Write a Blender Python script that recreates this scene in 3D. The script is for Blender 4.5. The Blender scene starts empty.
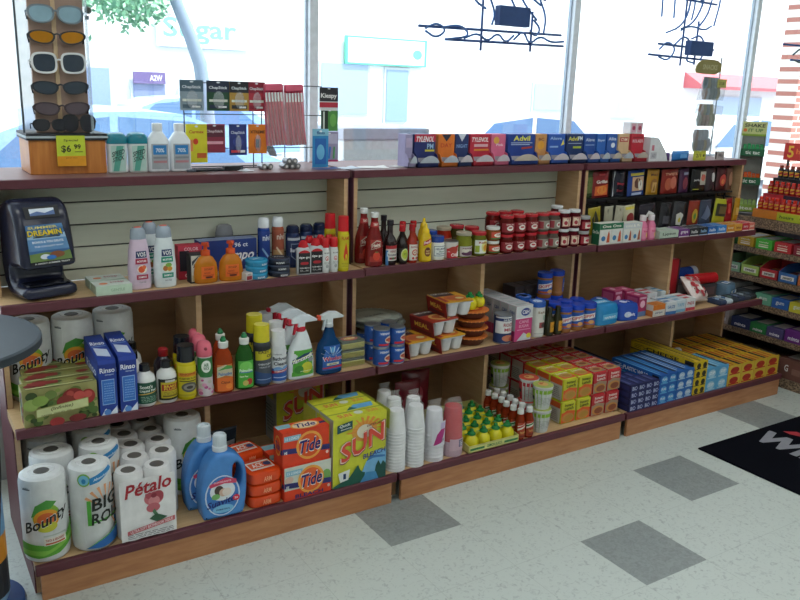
import bpy, math, random
from mathutils import Vector, Matrix
random.seed(7)
SC = bpy.context.scene; COL = SC.collection
pi = math.pi; sin = math.sin; cos = math.cos

# ------------------------------------------------------------------ camera
cam_d = bpy.data.cameras.new('camera'); cam = bpy.data.objects.new('camera', cam_d); COL.objects.link(cam)
cam_d.sensor_width = 36.0; cam_d.lens = 810.8 / 800 * 36; cam_d.clip_start = 0.02
_y, _p, _r = 0.5735, -0.2547, 0.0335
_f = Vector((sin(_y)*cos(_p), cos(_y)*cos(_p), sin(_p))); _rt = Vector((cos(_y), -sin(_y), 0)); _u = _rt.cross(_f)
_R = cos(_r)*_rt + sin(_r)*_u; _U = -sin(_r)*_rt + cos(_r)*_u
_m = Matrix((( _R.x, _U.x, -_f.x, -1.9808), (_R.y, _U.y, -_f.y, -1.8205), (_R.z, _U.z, -_f.z, 1.551), (0, 0, 0, 1)))
cam.matrix_world = _m; SC.camera = cam

# ------------------------------------------------------------------ sky, sun, exposure
W = bpy.data.worlds.new('sky'); SC.world = W; W.use_nodes = True
nt = W.node_tree; nt.nodes.clear()
wo = nt.nodes.new('ShaderNodeOutputWorld'); bg = nt.nodes.new('ShaderNodeBackground')
sky = nt.nodes.new('ShaderNodeTexSky'); sky.sky_type = 'HOSEK_WILKIE'; sky.turbidity = 6; sky.sun_direction = Vector((0.35, -0.3, 0.8)).normalized()
mx = nt.nodes.new('ShaderNodeMixRGB'); mx.inputs[0].default_value = 0.75; mx.inputs[2].default_value = (0.86, 0.94, 1.0, 1)
nt.links.new(sky.outputs[0], mx.inputs[1]); nt.links.new(mx.outputs[0], bg.inputs[0]); bg.inputs[1].default_value = 3.6
nt.links.new(bg.outputs[0], wo.inputs[0])
sun_d = bpy.data.lights.new('sun', 'SUN'); sun_d.energy = 9.0; sun_d.angle = 0.01; sun_d.color = (1, .97, .92)
sun = bpy.data.objects.new('sun', sun_d); COL.objects.link(sun); sun.location = (0, 6, 8)
sun.rotation_euler = Vector((0.35, -0.3, 0.8)).to_track_quat('Z', 'Y').to_euler()
LAMP = 5.7
SC.view_settings.view_transform = 'Standard'; SC.view_settings.look = 'None'
SC.view_settings.exposure = 0.0; SC.view_settings.gamma = 1.0; SC.view_settings.use_curve_mapping = False
SC.cycles.use_denoising = True; SC.cycles.max_bounces = 8; SC.cycles.transparent_max_bounces = 16
SC.cycles.sample_clamp_indirect = 6.0

# ------------------------------------------------------------------ materials
_mats = {}
def lin(h):
    h = h.lstrip('#'); c = [int(h[i:i+2], 16)/255 for i in (0, 2, 4)]
    return tuple(((x/12.92) if x <= .04045 else ((x+.055)/1.055)**2.4) for x in c) + (1,)
def mat(h, kind='paper'):
    """one procedural material per colour and finish: paper, gloss, metal, clear, film, wood"""
    k = (h, kind)
    if k in _mats: return _mats[k]
    m = bpy.data.materials.new('%s_%s' % (kind, h.lstrip('#'))); m.use_nodes = True; t = m.node_tree
    b = t.nodes['Principled BSDF']; c = lin(h)
    tc = t.nodes.new('ShaderNodeTexCoord'); n = t.nodes.new('ShaderNodeTexNoise'); n.inputs['Scale'].default_value = 35
    t.links.new(tc.outputs['Object'], n.inputs['Vector'])
    r = t.nodes.new('ShaderNodeValToRGB'); r.color_ramp.elements[0].position = .3; r.color_ramp.elements[1].position = .7
    r.color_ramp.elements[0].color = tuple(x*.93 for x in c[:3])+(1,); r.color_ramp.elements[1].color = tuple(min(1, x*1.05) for x in c[:3])+(1,)
    t.links.new(n.outputs[0], r.inputs[0]); t.links.new(r.outputs[0], b.inputs['Base Color'])
    b.inputs['Roughness'].default_value = {'paper': .55, 'gloss': .22, 'metal': .32, 'clear': .08, 'film': .2, 'wood': .5, 'rubber': .8}.get(kind, .5)
    if kind == 'metal': b.inputs['Metallic'].default_value = .9
    if kind == 'clear':   # coloured liquid or glass seen through a thin wall
        b.inputs['Transmission Weight'].default_value = .35; b.inputs['IOR'].default_value = 1.3
    if kind == 'film':    # cling film: mostly see-through with shiny creases
        o = t.nodes['Material Output']; tr = t.nodes.new('ShaderNodeBsdfTransparent'); ms = t.nodes.new('ShaderNodeMixShader')
        b.inputs['Base Color'].default_value = c; ms.inputs[0].default_value = .11 if h.lower() == '#ffffff' else .28
        t.links.new(tr.outputs[0], ms.inputs[1]); t.links.new(b.outputs[0], ms.inputs[2]); t.links.new(ms.outputs[0], o.inputs[0])
    _mats[k] = m; return m
def glass_mat():
    m = bpy.data.materials.new('window_glass'); m.use_nodes = True; t = m.node_tree; t.nodes.clear()
    o = t.nodes.new('ShaderNodeOutputMaterial'); tr = t.nodes.new('ShaderNodeBsdfTransparent'); g = t.nodes.new('ShaderNodeBsdfGlossy')
    g.inputs['Roughness'].default_value = .02; tr.inputs[0].default_value = (.96, .99, 1, 1); ms = t.nodes.new('ShaderNodeMixShader'); ms.inputs[0].default_value = .06
    t.links.new(tr.outputs[0], ms.inputs[1]); t.links.new(g.outputs[0], ms.inputs[2]); t.links.new(ms.outputs[0], o.inputs[0]); return m
def emit(h, s):
    m = bpy.data.materials.new('lamp_light'); m.use_nodes = True; t = m.node_tree; t.nodes.clear()
    o = t.nodes.new('ShaderNodeOutputMaterial'); e = t.nodes.new('ShaderNodeEmission'); e.inputs[0].default_value = lin(h); e.inputs[1].default_value = s
    t.links.new(e.outputs[0], o.inputs[0]); return m
def grain(name, h1, h2, scale=(2, 2, 30), rough=.42):
    m = bpy.data.materials.new(name); m.use_nodes = True; t = m.node_tree; b = t.nodes['Principled BSDF']
    tc = t.nodes.new('ShaderNodeTexCoord'); mp = t.nodes.new('ShaderNodeMapping'); mp.inputs['Scale'].default_value = scale
    n = t.nodes.new('ShaderNodeTexNoise'); n.inputs['Scale'].default_value = 3; n.inputs['Detail'].default_value = 5
    r = t.nodes.new('ShaderNodeValToRGB'); r.color_ramp.elements[0].position = .3; r.color_ramp.elements[1].position = .72
    r.color_ramp.elements[0].color = lin(h1); r.color_ramp.elements[1].color = lin(h2)
    t.links.new(tc.outputs['Object'], mp.inputs[0]); t.links.new(mp.outputs[0], n.inputs[0]); t.links.new(n.outputs[0], r.inputs[0]); t.links.new(r.outputs[0], b.inputs['Base Color'])
    b.inputs['Roughness'].default_value = rough; return m

# ------------------------------------------------------------------ text outlines
_txt = {}
def text2d(s):
    """triangulated letter shapes, scaled to 0..1 x 0..1"""
    if s in _txt: return _txt[s]
    cu = bpy.data.curves.new('t', 'FONT'); cu.body = s; cu.offset = .022; cu.resolution_u = 2
    ob = bpy.data.objects.new('t', cu); COL.objects.link(ob)
    dg = bpy.context.evaluated_depsgraph_get(); me = bpy.data.meshes.new_from_object(ob.evaluated_get(dg))
    vs = [(v.co.x, v.co.y) for v in me.vertices]; fs = [tuple(p.vertices) for p in me.polygons]
    bpy.data.objects.remove(ob); bpy.data.curves.remove(cu); bpy.data.meshes.remove(me)
    x0 = min(v[0] for v in vs); x1 = max(v[0] for v in vs); y0 = min(v[1] for v in vs); y1 = max(v[1] for v in vs)
    out = []
    for v in vs: out.append(((v[0]-x0)/(x1-x0), (v[1]-y0)/(y1-y0)))
    ff = []
    for f in fs:
        a = 0
        for i in range(len(f)):
            p, q = out[f[i]], out[f[(i+1) % len(f)]]; a += p[0]*q[1]-p[1]*q[0]
        ff.append(f if a > 0 else tuple(reversed(f)))
    _txt[s] = (out, ff); return _txt[s]
def solid2d(name, loops, depth, bevel=0.0):
    """a filled outline (with holes) of real thickness in the XZ plane, centred on y=0: returns verts, faces"""
    cu = bpy.data.curves.new(name, 'CURVE'); cu.dimensions = '2D'; cu.fill_mode = 'BOTH'; cu.extrude = max(depth/2-bevel, .0002); cu.bevel_depth = bevel; cu.bevel_resolution = 2; cu.offset = -bevel
    for lp in loops:
        sp = cu.splines.new('POLY'); sp.points.add(len(lp)-1); sp.use_cyclic_u = True
        for i, (a, b) in enumerate(lp): sp.points[i].co = (a, b, 0, 1)
    ob = bpy.data.objects.new(name, cu); COL.objects.link(ob)
    dg = bpy.context.evaluated_depsgraph_get(); me = bpy.data.meshes.new_from_object(ob.evaluated_get(dg))
    vs = [(v.co.x, -v.co.z, v.co.y) for v in me.vertices]; fs = [tuple(p.vertices) for p in me.polygons]
    bpy.data.objects.remove(ob); bpy.data.curves.remove(cu); bpy.data.meshes.remove(me)
    return vs, fs
def clip_u(poly, a, b):
    for side, lim in ((0, a), (1, b)):
        out = []
        for i in range(len(poly)):
            p, q = poly[i], poly[(i+1) % len(poly)]
            ip = p[0] >= lim-1e-9 if side == 0 else p[0] <= lim+1e-9; iq = q[0] >= lim-1e-9 if side == 0 else q[0] <= lim+1e-9
            if ip: out.append(p)
            if ip != iq:
                t = (lim-p[0])/(q[0]-p[0]); out.append((lim, p[1]+t*(q[1]-p[1])))
        poly = out
        if len(poly) < 3: return []
    return poly

# ------------------------------------------------------------------ mesh builder
class MB:
    def __init__(s): s.v = []; s.f = []; s.mi = []; s.sm = []; s.mats = []
    def m(s, mt):
        if isinstance(mt, str): mt = mat(mt)
        if isinstance(mt, tuple): mt = mat(*mt)
        if mt not in s.mats: s.mats.append(mt)
        return s.mats.index(mt)
    def add(s, vs, fs, mt, smooth=False, xf=None):
        b = len(s.v); k = s.m(mt)
        s.v += [tuple(xf @ Vector(v)) for v in vs] if xf is not None else [tuple(v) for v in vs]
        for f in fs: s.f.append(tuple(b+i for i in f)); s.mi.append(k); s.sm.append(smooth)
        return s
    def box(s, x0, y0, z0, x1, y1, z1, mt, c=0.0, xf=None):
        if c <= 0:
            vs = [(x0,y0,z0),(x1,y0,z0),(x1,y1,z0),(x0,y1,z0),(x0,y0,z1),(x1,y0,z1),(x1,y1,z1),(x0,y1,z1)]
            return s.add(vs, [(3,2,1,0),(4,5,6,7),(0,1,5,4),(1,2,6,5),(2,3,7,6),(3,0,4,7)], mt, False, xf)
        vs = []; fs = []   # chamfered box
        for z, i in ((z0, c), (z0+c, 0), (z1-c, 0), (z1, c)):
            a0, b0, a1, b1 = x0+i, y0+i, x1-i, y1-i; k = c if i == 0 else 0
            k = c*.5
            vs += [(a0+k,b0,z),(a1-k,b0,z),(a1,b0+k,z),(a1,b1-k,z),(a1-k,b1,z),(a0+k,b1,z),(a0,b1-k,z),(a0,b0+k,z)]
        for j in range(3):
            for i in range(8): fs.append((j*8+i, j*8+(i+1) % 8, j*8+8+(i+1) % 8, j*8+8+i))
        fs.append(tuple(range(7, -1, -1))); fs.append(tuple(range(24, 32)))
        return s.add(vs, fs, mt, False, xf)
    def loft(s, rings, mt, seg=20, xf=None, smooth=True):
        """rings: (z, r) or (z, rx, ry[, cx, cy, n]); a repeated z or sharp profile stays crisp"""
        R = []
        for r in rings:
            r = tuple(r)
            if len(r) == 2: r = (r[0], r[1], r[1], 0, 0, 2)
            if len(r) == 3: r = r+(0, 0, 2)
            if len(r) == 5: r = r+(2,)
            R.append(r)
        # split rings at sharp profile corners so smooth shading stays local
        groups = [[R[0]]]
        for i in range(1, len(R)):
            groups[-1].append(R[i])
            if i < len(R)-1:
                a, b, c = R[i-1], R[i], R[i+1]; d1 = Vector((b[1]-a[1], b[0]-a[0])); d2 = Vector((c[1]-b[1], c[0]-b[0]))
                if d1.length > 1e-7 and d2.length > 1e-7 and d1.angle(d2) > .6: groups.append([R[i]])
        def ringv(r):
            z, rx, ry, cx, cy, n = r; o = []
            for i in range(seg):
                a = 2*pi*(i+.5)/seg; sa, ca = sin(a), -cos(a); e = 2/n
                o.append((cx+rx*math.copysign(abs(sa)**e, sa), cy+ry*math.copysign(abs(ca)**e, ca), z))
            return o
        for g in groups:
            vs = []; fs = []
            for r in g: vs += ringv(r)
            for j in range(len(g)-1):
                for i in range(seg): fs.append((j*seg+i, j*seg+(i+1) % seg, (j+1)*seg+(i+1) % seg, (j+1)*seg+i))
            s.add(vs, fs, mt, smooth, xf)
        if max(R[0][1], R[0][2]) > 1e-4: s.add(ringv(R[0]), [tuple(range(seg-1, -1, -1))], mt, False, xf)
        if max(R[-1][1], R[-1][2]) > 1e-4: s.add(ringv(R[-1]), [tuple(range(seg))], mt, False, xf)
        return s
    def tube(s, pts, r, mt, seg=7, xf=None, closed=False):
        P = [Vector(p) for p in pts]; vs = []; fs = []; n = len(P); up = None
        for i, p in enumerate(P):
            if closed: d = (P[(i+1) % n]-P[i-1]).normalized()
            else: d = (P[min(i+1, n-1)]-P[max(i-1, 0)]).normalized()
            if up is None: up = d.orthogonal().normalized()
            up = (up-d*up.dot(d)); up = up.normalized() if up.length > 1e-6 else d.orthogonal().normalized()
            w = d.cross(up); rr = r[i] if isinstance(r, (list, tuple)) else r
            for k in range(seg): a = 2*pi*k/seg; vs.append(p+rr*(cos(a)*up+sin(a)*w))
        for i in range(n if closed else n-1):
            for k in range(seg): j = (i+1) % n; fs.append((i*seg+k, i*seg+(k+1) % seg, j*seg+(k+1) % seg, j*seg+k))
        if not closed: fs.append(tuple(range(seg-1, -1, -1))); fs.append(tuple((n-1)*seg+k for k in range(seg)))
        return s.add(vs, fs, mt, True, xf)
    def prism(s, poly, a, b, mt, axis='y', xf=None):
        """poly in the two other axes; extruded from a to b along axis"""
        def P(u, v, w): return {'y': (u, w, v), 'x': (w, u, v), 'z': (u, v, w)}[axis]
        n = len(poly); vs = [P(u, v, a) for u, v in poly]+[P(u, v, b) for u, v in poly]
        ar = sum(poly[i][0]*poly[(i+1) % n][1]-poly[(i+1) % n][0]*poly[i][1] for i in range(n)); flip = (ar > 0) != (axis == 'y')
        fs = [tuple(range(n)), tuple(range(2*n-1, n-1, -1))]+[(i+n, (i+1) % n+n, (i+1) % n, i) for i in range(n)]
        if flip: fs = [tuple(reversed(f)) for f in fs]
        return s.add(vs, fs, mt, False, xf)
    def solid(s, loops, depth, bevel, mt, xf=None, smooth=False):
        vs, fs = solid2d('o', loops, depth, bevel); return s.add(vs, fs, mt, smooth, xf)
    def art(s, fn, items, strips=0, xf=None, step=.0003, base=.0004):
        """print layers. fn(u, v, off) maps 0..1 face coordinates to 3D."""
        for k, it in enumerate(items):
            off = base+step*k; t = it[0]; polys = []
            if t == 'r': polys = [[(it[1], it[2]), (it[3], it[2]), (it[3], it[4]), (it[1], it[4])]]; c = it[5]
            elif t == 'e': polys = [[(it[1]+it[3]*cos(a*pi/12), it[2]+it[4]*sin(a*pi/12)) for a in range(24)]]; c = it[5]
            elif t == 'p': polys = [it[1]]; c = it[2]
            elif t == 't':
                vs, fs = text2d(it[1]); cu, cv, w, h = it[2:6]; c = it[6]; sh = it[7] if len(it) > 7 else 0; rot = it[8] if len(it) > 8 else 0
                V = []
                for u, v in vs:
                    a = (u-.5)*w+(v-.5)*h*sh; b = (v-.5)*h
                    V.append((cu+a, cv+b+rot*a))
                s.add([fn(u, v, off) for u, v in V], fs, c); continue
            if strips:
                u0 = min(p[0] for p in polys[0]); u1 = max(p[0] for p in polys[0]); n = max(1, int(math.ceil((u1-u0)*strips))); new = []
                for i in range(n):
                    q = clip_u(polys[0], u0+(u1-u0)*i/n, u0+(u1-u0)*(i+1)/n)
                    if q: new.append(q)
                polys = new
            for q in polys:
                ar = sum(q[i][0]*q[(i+1) % len(q)][1]-q[(i+1) % len(q)][0]*q[i][1] for i in range(len(q)))
                if ar < 0: q = q[::-1]
                s.add([fn(u, v, off) for u, v in q], [tuple(range(len(q)))], c, bool(strips))
        return s
    def mesh(s, name):
        me = bpy.data.meshes.new(name); me.from_pydata(s.v, [], s.f)
        for m_ in s.mats: me.materials.append(m_)
        me.polygons.foreach_set('material_index', s.mi); me.polygons.foreach_set('use_smooth', s.sm); me.update(); return me
def F_front(x0, z0, w, h, y): return lambda u, v, o: (x0+u*w, y-o, z0+v*h)
def F_back(x1, z0, w, h, y): return lambda u, v, o: (x1-u*w, y+o, z0+v*h)
def F_left(y0, z0, d, h, x): return lambda u, v, o: (x-o, y0+(1-u)*d, z0+v*h)
def F_right(y0, z0, d, h, x): return lambda u, v, o: (x+o, y0+u*d, z0+v*h)
def F_top(x0, y0, w, d, z): return lambda u, v, o: (x0+u*w, y0+v*d, z+o)
def F_loft(rings, z0, h, span):
    R = [(tuple(r)+(r[1],) if len(r) == 2 else tuple(r)) for r in rings]; R = [r+(0, 0, 2) if len(r) == 3 else (r+(2,) if len(r) == 5 else r) for r in R]
    def fn(u, v, o):
        z = z0+v*h; a = (u-.5)*span; i = 0
        for i in range(len(R)-1):
            if R[i+1][0] >= z and R[i+1][0] > R[i][0]: break
        A, B = R[i], R[i+1]; t = min(1, max(0, (z-A[0])/max(1e-6, B[0]-A[0]))); q = [A[j]*(1-t)+B[j]*t for j in range(6)]
        e = 2/q[5]; sa, ca = sin(a), cos(a); oo = o+.0006*(1+q[1]*6)
        if q[5] > 2.1 and span < 2.2:   # flat-fronted body: print runs evenly across the face
            k = (2*u-1)*sin(span/2)**e; k = max(-.999, min(.999, k))
            return (q[3]+k*(q[1]+oo), q[4]-(q[2]+oo)*(1-abs(k)**q[5])**(1/q[5]), z)
        return (q[3]+(q[1]+oo)*math.copysign(abs(sa)**e, sa), q[4]-(q[2]+oo)*math.copysign(abs(ca)**e, ca), z)
    return fn

# ------------------------------------------------------------------ objects
def tag(o, label=None, cat=None, group=None, kind=None):
    if label: o['label'] = label
    if cat: o['category'] = cat
    if group: o['group'] = group
    if kind: o['kind'] = kind
    return o
def link(name, me, parent=None, loc=(0, 0, 0), rz=0):
    if isinstance(me, MB): me = me.mesh(name)
    o = bpy.data.objects.new(name, me); COL.objects.link(o); o.parent = parent; o.location = loc; o.rotation_euler = (0, 0, rz); return o
def struct(name, mb, **k): return tag(link(name, mb), kind='structure', **k)
class Kind:
    """a kind of thing: its name, category and the meshes of its parts (each with sub-parts)"""
    def __init__(s, name, cat, parts):
        s.name = name; s.cat = cat
        def prep(ps): return [(n, b.mesh(n) if isinstance(b, MB) else b, prep(sub)) for n, b, *r in ps for sub in [r[0] if r else []]]
        s.parts = prep(parts)
def put(k, loc, label, rz=0, group=None, tilt=None, scale=None, dz=0, single=None):
    """one individual of a kind; each part is an object of its own under the thing's base"""
    loc = (loc[0], loc[1], loc[2]+dz)
    if len(k.parts) == 1 and not k.parts[0][2]:
        o = link(k.name, k.parts[0][1], None, loc, rz)
    else:
        o = link(k.name, None, None, loc, rz)
        def kids(ps, par):
            for n, me, sub in ps: kids(sub, link(n, me, par))
        kids(k.parts, o)
    if tilt: o.rotation_euler = (tilt[0], tilt[1], rz)
    if scale: o.scale = scale if isinstance(scale, tuple) else (scale,)*3
    return tag(o, label, k.cat, group)
ORD = ['first', 'second', 'third', 'fourth', 'fifth', 'sixth', 'seventh', 'eighth', 'ninth', 'tenth', 'eleventh', 'twelfth']

# ------------------------------------------------------------------ the room
WALLC = '#c9c6bc'
def floor_mat():
    m = bpy.data.materials.new('vinyl_tile'); m.use_nodes = True; t = m.node_tree; b = t.nodes['Principled BSDF']; N = t.nodes.new; L = t.links.new
    tc = N('ShaderNodeTexCoord'); sp = N('ShaderNodeSeparateXYZ'); L(tc.outputs['Object'], sp.inputs[0])
    def math_(op, a, b_=None):
        n = N('ShaderNodeMath'); n.operation = op
        for i, q in enumerate((a, b_)):
            if q is None: continue
            if isinstance(q, (int, float)): n.inputs[i].default_value = q
            else: L(q, n.inputs[i])
        return n.outputs[0]
    tx = math_('DIVIDE', sp.outputs[0], .3048); ty = math_('DIVIDE', sp.outputs[1], .3048)
    ix = math_('FLOOR', tx); iy = math_('FLOOR', ty)
    # accent tiles every second column; each column shifted so they step two along and one or two across
    def cell(cx, cy):   # 1 inside tile (cx,cy)
        a = math_('COMPARE', ix, cx); b2 = math_('COMPARE', iy, cy); a.node.inputs[2].default_value = .1; b2.node.inputs[2].default_value = .1
        return math_('MULTIPLY', a, b2)
    tot = None
    for c in [(-2, 1), (0, -1), (2, 0), (5, 1), (-4, -2), (-3, -4), (4, -3), (-1, -5), (7, -2), (2, -5), (-6, 0), (-7, -5), (6, -6)]:
        q = cell(*c); tot = q if tot is None else math_('ADD', tot, q)
    # speckle and streaks
    mp = N('ShaderNodeMapping'); mp.inputs['Scale'].default_value = (30, 30, 30); L(tc.outputs['Object'], mp.inputs[0])
    no = N('ShaderNodeTexNoise'); no.inputs['Scale'].default_value = 1.6; no.inputs['Detail'].default_value = 6; no.inputs['Distortion'].default_value = 1.5; L(mp.outputs[0], no.inputs[0])
    r1 = N('ShaderNodeValToRGB'); r1.color_ramp.elements[0].position = .30; r1.color_ramp.elements[1].position = .46
    r1.color_ramp.elements[0].color = lin('#a9afac'); r1.color_ramp.elements[1].color = lin('#c3cac4'); L(no.outputs[0], r1.inputs[0])
    r2 = N('ShaderNodeValToRGB'); r2.color_ramp.elements[0].position = .3; r2.color_ramp.elements[1].position = .6
    r2.color_ramp.elements[0].color = lin('#7c8180'); r2.color_ramp.elements[1].color = lin('#8e9492'); L(no.outputs[0], r2.inputs[0])
    mx = N('ShaderNodeMixRGB'); L(tot, mx.inputs[0]); L(r1.outputs[0], mx.inputs[1]); L(r2.outputs[0], mx.inputs[2])
    vo = N('ShaderNodeTexVoronoi'); vo.inputs['Scale'].default_value = 14; L(tc.outputs['Object'], vo.inputs[0])
    r3 = N('ShaderNodeValToRGB'); r3.color_ramp.elements[0].position = .055; r3.color_ramp.elements[1].position = .085; r3.color_ramp.elements[0].color = (.35, .35, .36, 1); r3.color_ramp.elements[1].color = (1, 1, 1, 1); L(vo.outputs[0], r3.inputs[0])
    m2 = N('ShaderNodeMixRGB'); m2.blend_type = 'MULTIPLY'; m2.inputs[0].default_value = .4; L(mx.outputs[0], m2.inputs[1]); L(r3.outputs[0], m2.inputs[2])
    # joints
    fx = math_('FRACT', tx); fy = math_('FRACT', ty)
    jx = math_('LESS_THAN', math_('ABSOLUTE', math_('SUBTRACT', fx, .5)), .4955); jy = math_('LESS_THAN', math_('ABSOLUTE', math_('SUBTRACT', fy, .5)), .4955)
    j = math_('MULTIPLY', jx, jy); m3 = N('ShaderNodeMixRGB'); m3.blend_type = 'MULTIPLY'; L(math_('MULTIPLY', math_('SUBTRACT', 1.0, j), .22), m3.inputs[0]); L(m2.outputs[0], m3.inputs[1]); m3.inputs[2].default_value = (.3, .3, .3, 1)
    L(m3.outputs[0], b.inputs['Base Color']); b.inputs['Roughness'].default_value = .38; return m
struct('floor', MB().box(-5, -5, -.05, 5, 1.55, 0, floor_mat()))
# suspended ceiling with lit troffers let into it
struct('ceiling', MB().box(-5, -5, 2.85, 5, 1.55, 2.9, '#d8d8d2'))
struct('wall_back', MB().box(-5, -5.1, 0, 5, -5, 2.9, WALLC)); struct('wall_left', MB().box(-5.1, -5, 0, -5, 1.55, 2.9, WALLC)); struct('wall_right', MB().box(5, -5, 0, 5.1, 1.55, 2.9, WALLC))
for i, (x, y) in enumerate([(-2.2, -2.4), (-2.0, -.3), (.2, -2.4), (.3, -.3), (2.6, -2.4), (2.6, -.5), (-4, -3.8), (1.4, -4)]):
    lr = link('ceiling_light', None, None, (x, y, 2.85))
    tag(lr, 'fluorescent ceiling troffer, %s from the window in its line' % ['front left', 'rear left', 'front middle', 'rear middle', 'front right', 'rear right', 'far back left', 'far back right'][i], 'ceiling light', 'ceiling troffers')
    fb = MB()
    for a in ((-.62, -.32, .62, -.3), (-.62, .3, .62, .32), (-.62, -.3, -.6, .3), (.6, -.3, .62, .3)): fb.box(a[0], a[1], -.02, a[2], a[3], 0, '#e8e8e8')
    link('frame', fb, lr); link('diffuser', MB().box(-.6, -.3, -.012, .6, .3, -.002, emit('#f9fdfb', LAMP)), lr)
# street side: low wall, sill, mullions, panes
WY = 1.47
struct('wall_front', MB().box(-5, WY, 0, 5, WY+.12, .32, '#8d8f92').box(-5, WY, 2.72, 5, WY+.12, 2.9, WALLC))
struct('trim_1', MB().box(-5, WY-.06, .32, 5, WY+.14, .36, '#e8ecee', .005))
MX = [-4.9, -3.38, -1.86, -.345, 1.18, 2.70, 4.22]
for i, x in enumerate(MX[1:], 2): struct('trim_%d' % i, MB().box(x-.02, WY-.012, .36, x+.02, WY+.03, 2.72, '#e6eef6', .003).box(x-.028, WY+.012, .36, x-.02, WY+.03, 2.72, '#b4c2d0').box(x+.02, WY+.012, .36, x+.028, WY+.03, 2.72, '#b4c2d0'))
GL = glass_mat()
for i in range(len(MX)-1):
    struct('window_%d' % (i+1), MB().box(MX[i]+.029, WY+.02, .36, MX[i+1]-.029, WY+.026, 2.72, GL))

# ------------------------------------------------------------------ shelving
BIRCH = grain('birch_ply', '#bd9870', '#ccaa82', (3, 3, 22)); BIRCHX = grain('birch_board', '#c4a276', '#d6b68a', (2, 25, 2)); KICK = grain('kick_board', '#a8704a', '#c08a60', (3, 20, 20))
BURG = mat('#5e2c36', 'wood'); BACKP = grain('back_board', '#86684a', '#947654', (3, 3, 18)); SLAT = grain('slat_panel', '#c9cdbd', '#d3d7c8', (1, 1, 12), .6); GROOVE = mat('#23221f')
ZS = [.117, .493, .865, 1.237]; YF = [.564, .743, .843, .961]; YB = 1.155
units = [(-1.7126, -.4354, 'left'), (-.4154, .822, 'middle'), (.842, 2.0542, 'right')]
for ui, (x0, x1, nm) in enumerate(units):
    u = link('shelving_unit', None, None, (x0, YF[0], 0))
    tag(u, 'birch and burgundy store shelving unit, %s of the three below the window' % nm, 'shelving unit', 'shelving units below the window')
    X0, X1 = 0, x1-x0; oy = YF[0]
    def part(n, mb): return link(n, mb, u)
    for sx, side in ((X0, 'l'), (X1-.02, 'r')):
        mb = MB(); ys = lambda y: y-oy
        pr = [(ys(.62), 0), (ys(.62), .085), (ys(.84), .095), (ys(.84), ZS[1]-.03), (ys(.95), ZS[1]-.03), (ys(.95), ZS[2]-.03), (ys(.97), ZS[2]-.03), (ys(.97), ZS[3]-.03), (ys(YB), ZS[3]-.03), (ys(YB), 0)]
        if side == 'r' or ui: pr = [(ys(.62), 0), (ys(.62), .085), (ys(.96), .095), (ys(.97), ZS[3]-.03), (ys(YB), ZS[3]-.03), (ys(YB), 0)]
        inner = sx+.016 if side == 'l' else sx; outer = sx if side == 'l' else sx+.016
        mb.prism(pr, min(inner, sx+.004 if side == 'l' else inner), (inner+.004) if side == 'l' else inner+.016, BIRCH, 'x')
        mb.prism(pr, outer, outer+.004, BURG, 'x')
        part('side_panel', mb)
    xm = (X1)/2
    part('divider', MB().prism([(.02, 0), (.02, .09), (.84-oy, .1), (.84-oy, ZS[1]-.031), (YB-oy-.01, ZS[1]-.031), (YB-oy-.01, 0)], xm-.01, xm+.01, BIRCH, 'x'))
    part('divider', MB().box(xm-.01, .9-oy, ZS[1], xm+.01, YB-oy-.01, ZS[2]-.031, BIRCH))
    part('back_panel', MB().box(X0+.02, YB-oy-.01, .09, X1-.02, YB-oy, ZS[2]-.03, BACKP))
    sp = MB(); n = 5; z0 = ZS[2]; dz = (ZS[3]-.03-z0)/4.6
    yy = 1.115-oy
    if ui < 2:
        sp.box(X0+.02, yy+.008, z0, X1-.02, yy+.02, ZS[3]-.03, GROOVE)
        z = z0
        for k in range(6):
            za = z if k == 0 else z+.006; zb = min(z+.078, ZS[3]-.03) if k else z+.036
            if za < ZS[3]-.035: sp.box(X0+.02, yy, za, X1-.02, yy+.01, zb, SLAT)
            z = zb
    else:
        sp.box(X0+.02, yy, z0, X1-.02, yy+.02, ZS[3]-.03, '#3c3a3c')
        for k in range(1, 8): sp.box(X0+.02, yy-.002, z0+k*.045, X1-.02, yy, z0+k*.045+.003, '#2a2a2c')
    part('slatwall_panel', sp)
    ext = 0.0
    for k in range(4):
        xa, xb = X0-(.008 if ui == 1 and k in (2,) else 0), X1+(.008 if k < 3 and ui < 2 else .0); top = ZS[k]
        yb = (YB-.011 if k else YB-.011) if k < 3 else 1.36
        if k == 2: yb = 1.113
        xi0, xi1 = (X0+.021, X1-.021)
        mb = MB(); y0 = YF[k]-oy
        zd = top+(.004 if ui == 1 and k == 2 else 0)
        mb.box(xa, y0, zd-.03, xb, y0+.022, zd, BURG, .002)
        if k == 3: mb.box(xa, y0+.022, top-.03, xb, yb-oy, top, mat('#7d5a58', 'wood'))
        else:
            wide = {0: .84 if ui == 0 else .955, 1: .95, 2: .965}[k]-oy-.001
            mb.box(xa+.001, y0+.022, zd-.029, xb-.001, min(wide, .62-oy-.002) if k == 0 else wide, zd-.0005, BIRCHX)
            mb.box(xi0, (min(wide, .62-oy-.002) if k == 0 else wide), zd-.029, xi1, yb-oy, zd-.0005, BIRCHX)
        part('countertop' if k == 3 else 'shelf', mb)
    part('kick_board', MB().box(X0+.012, 0.004, 0, X1-.012, .018, .086, KICK))

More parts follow.
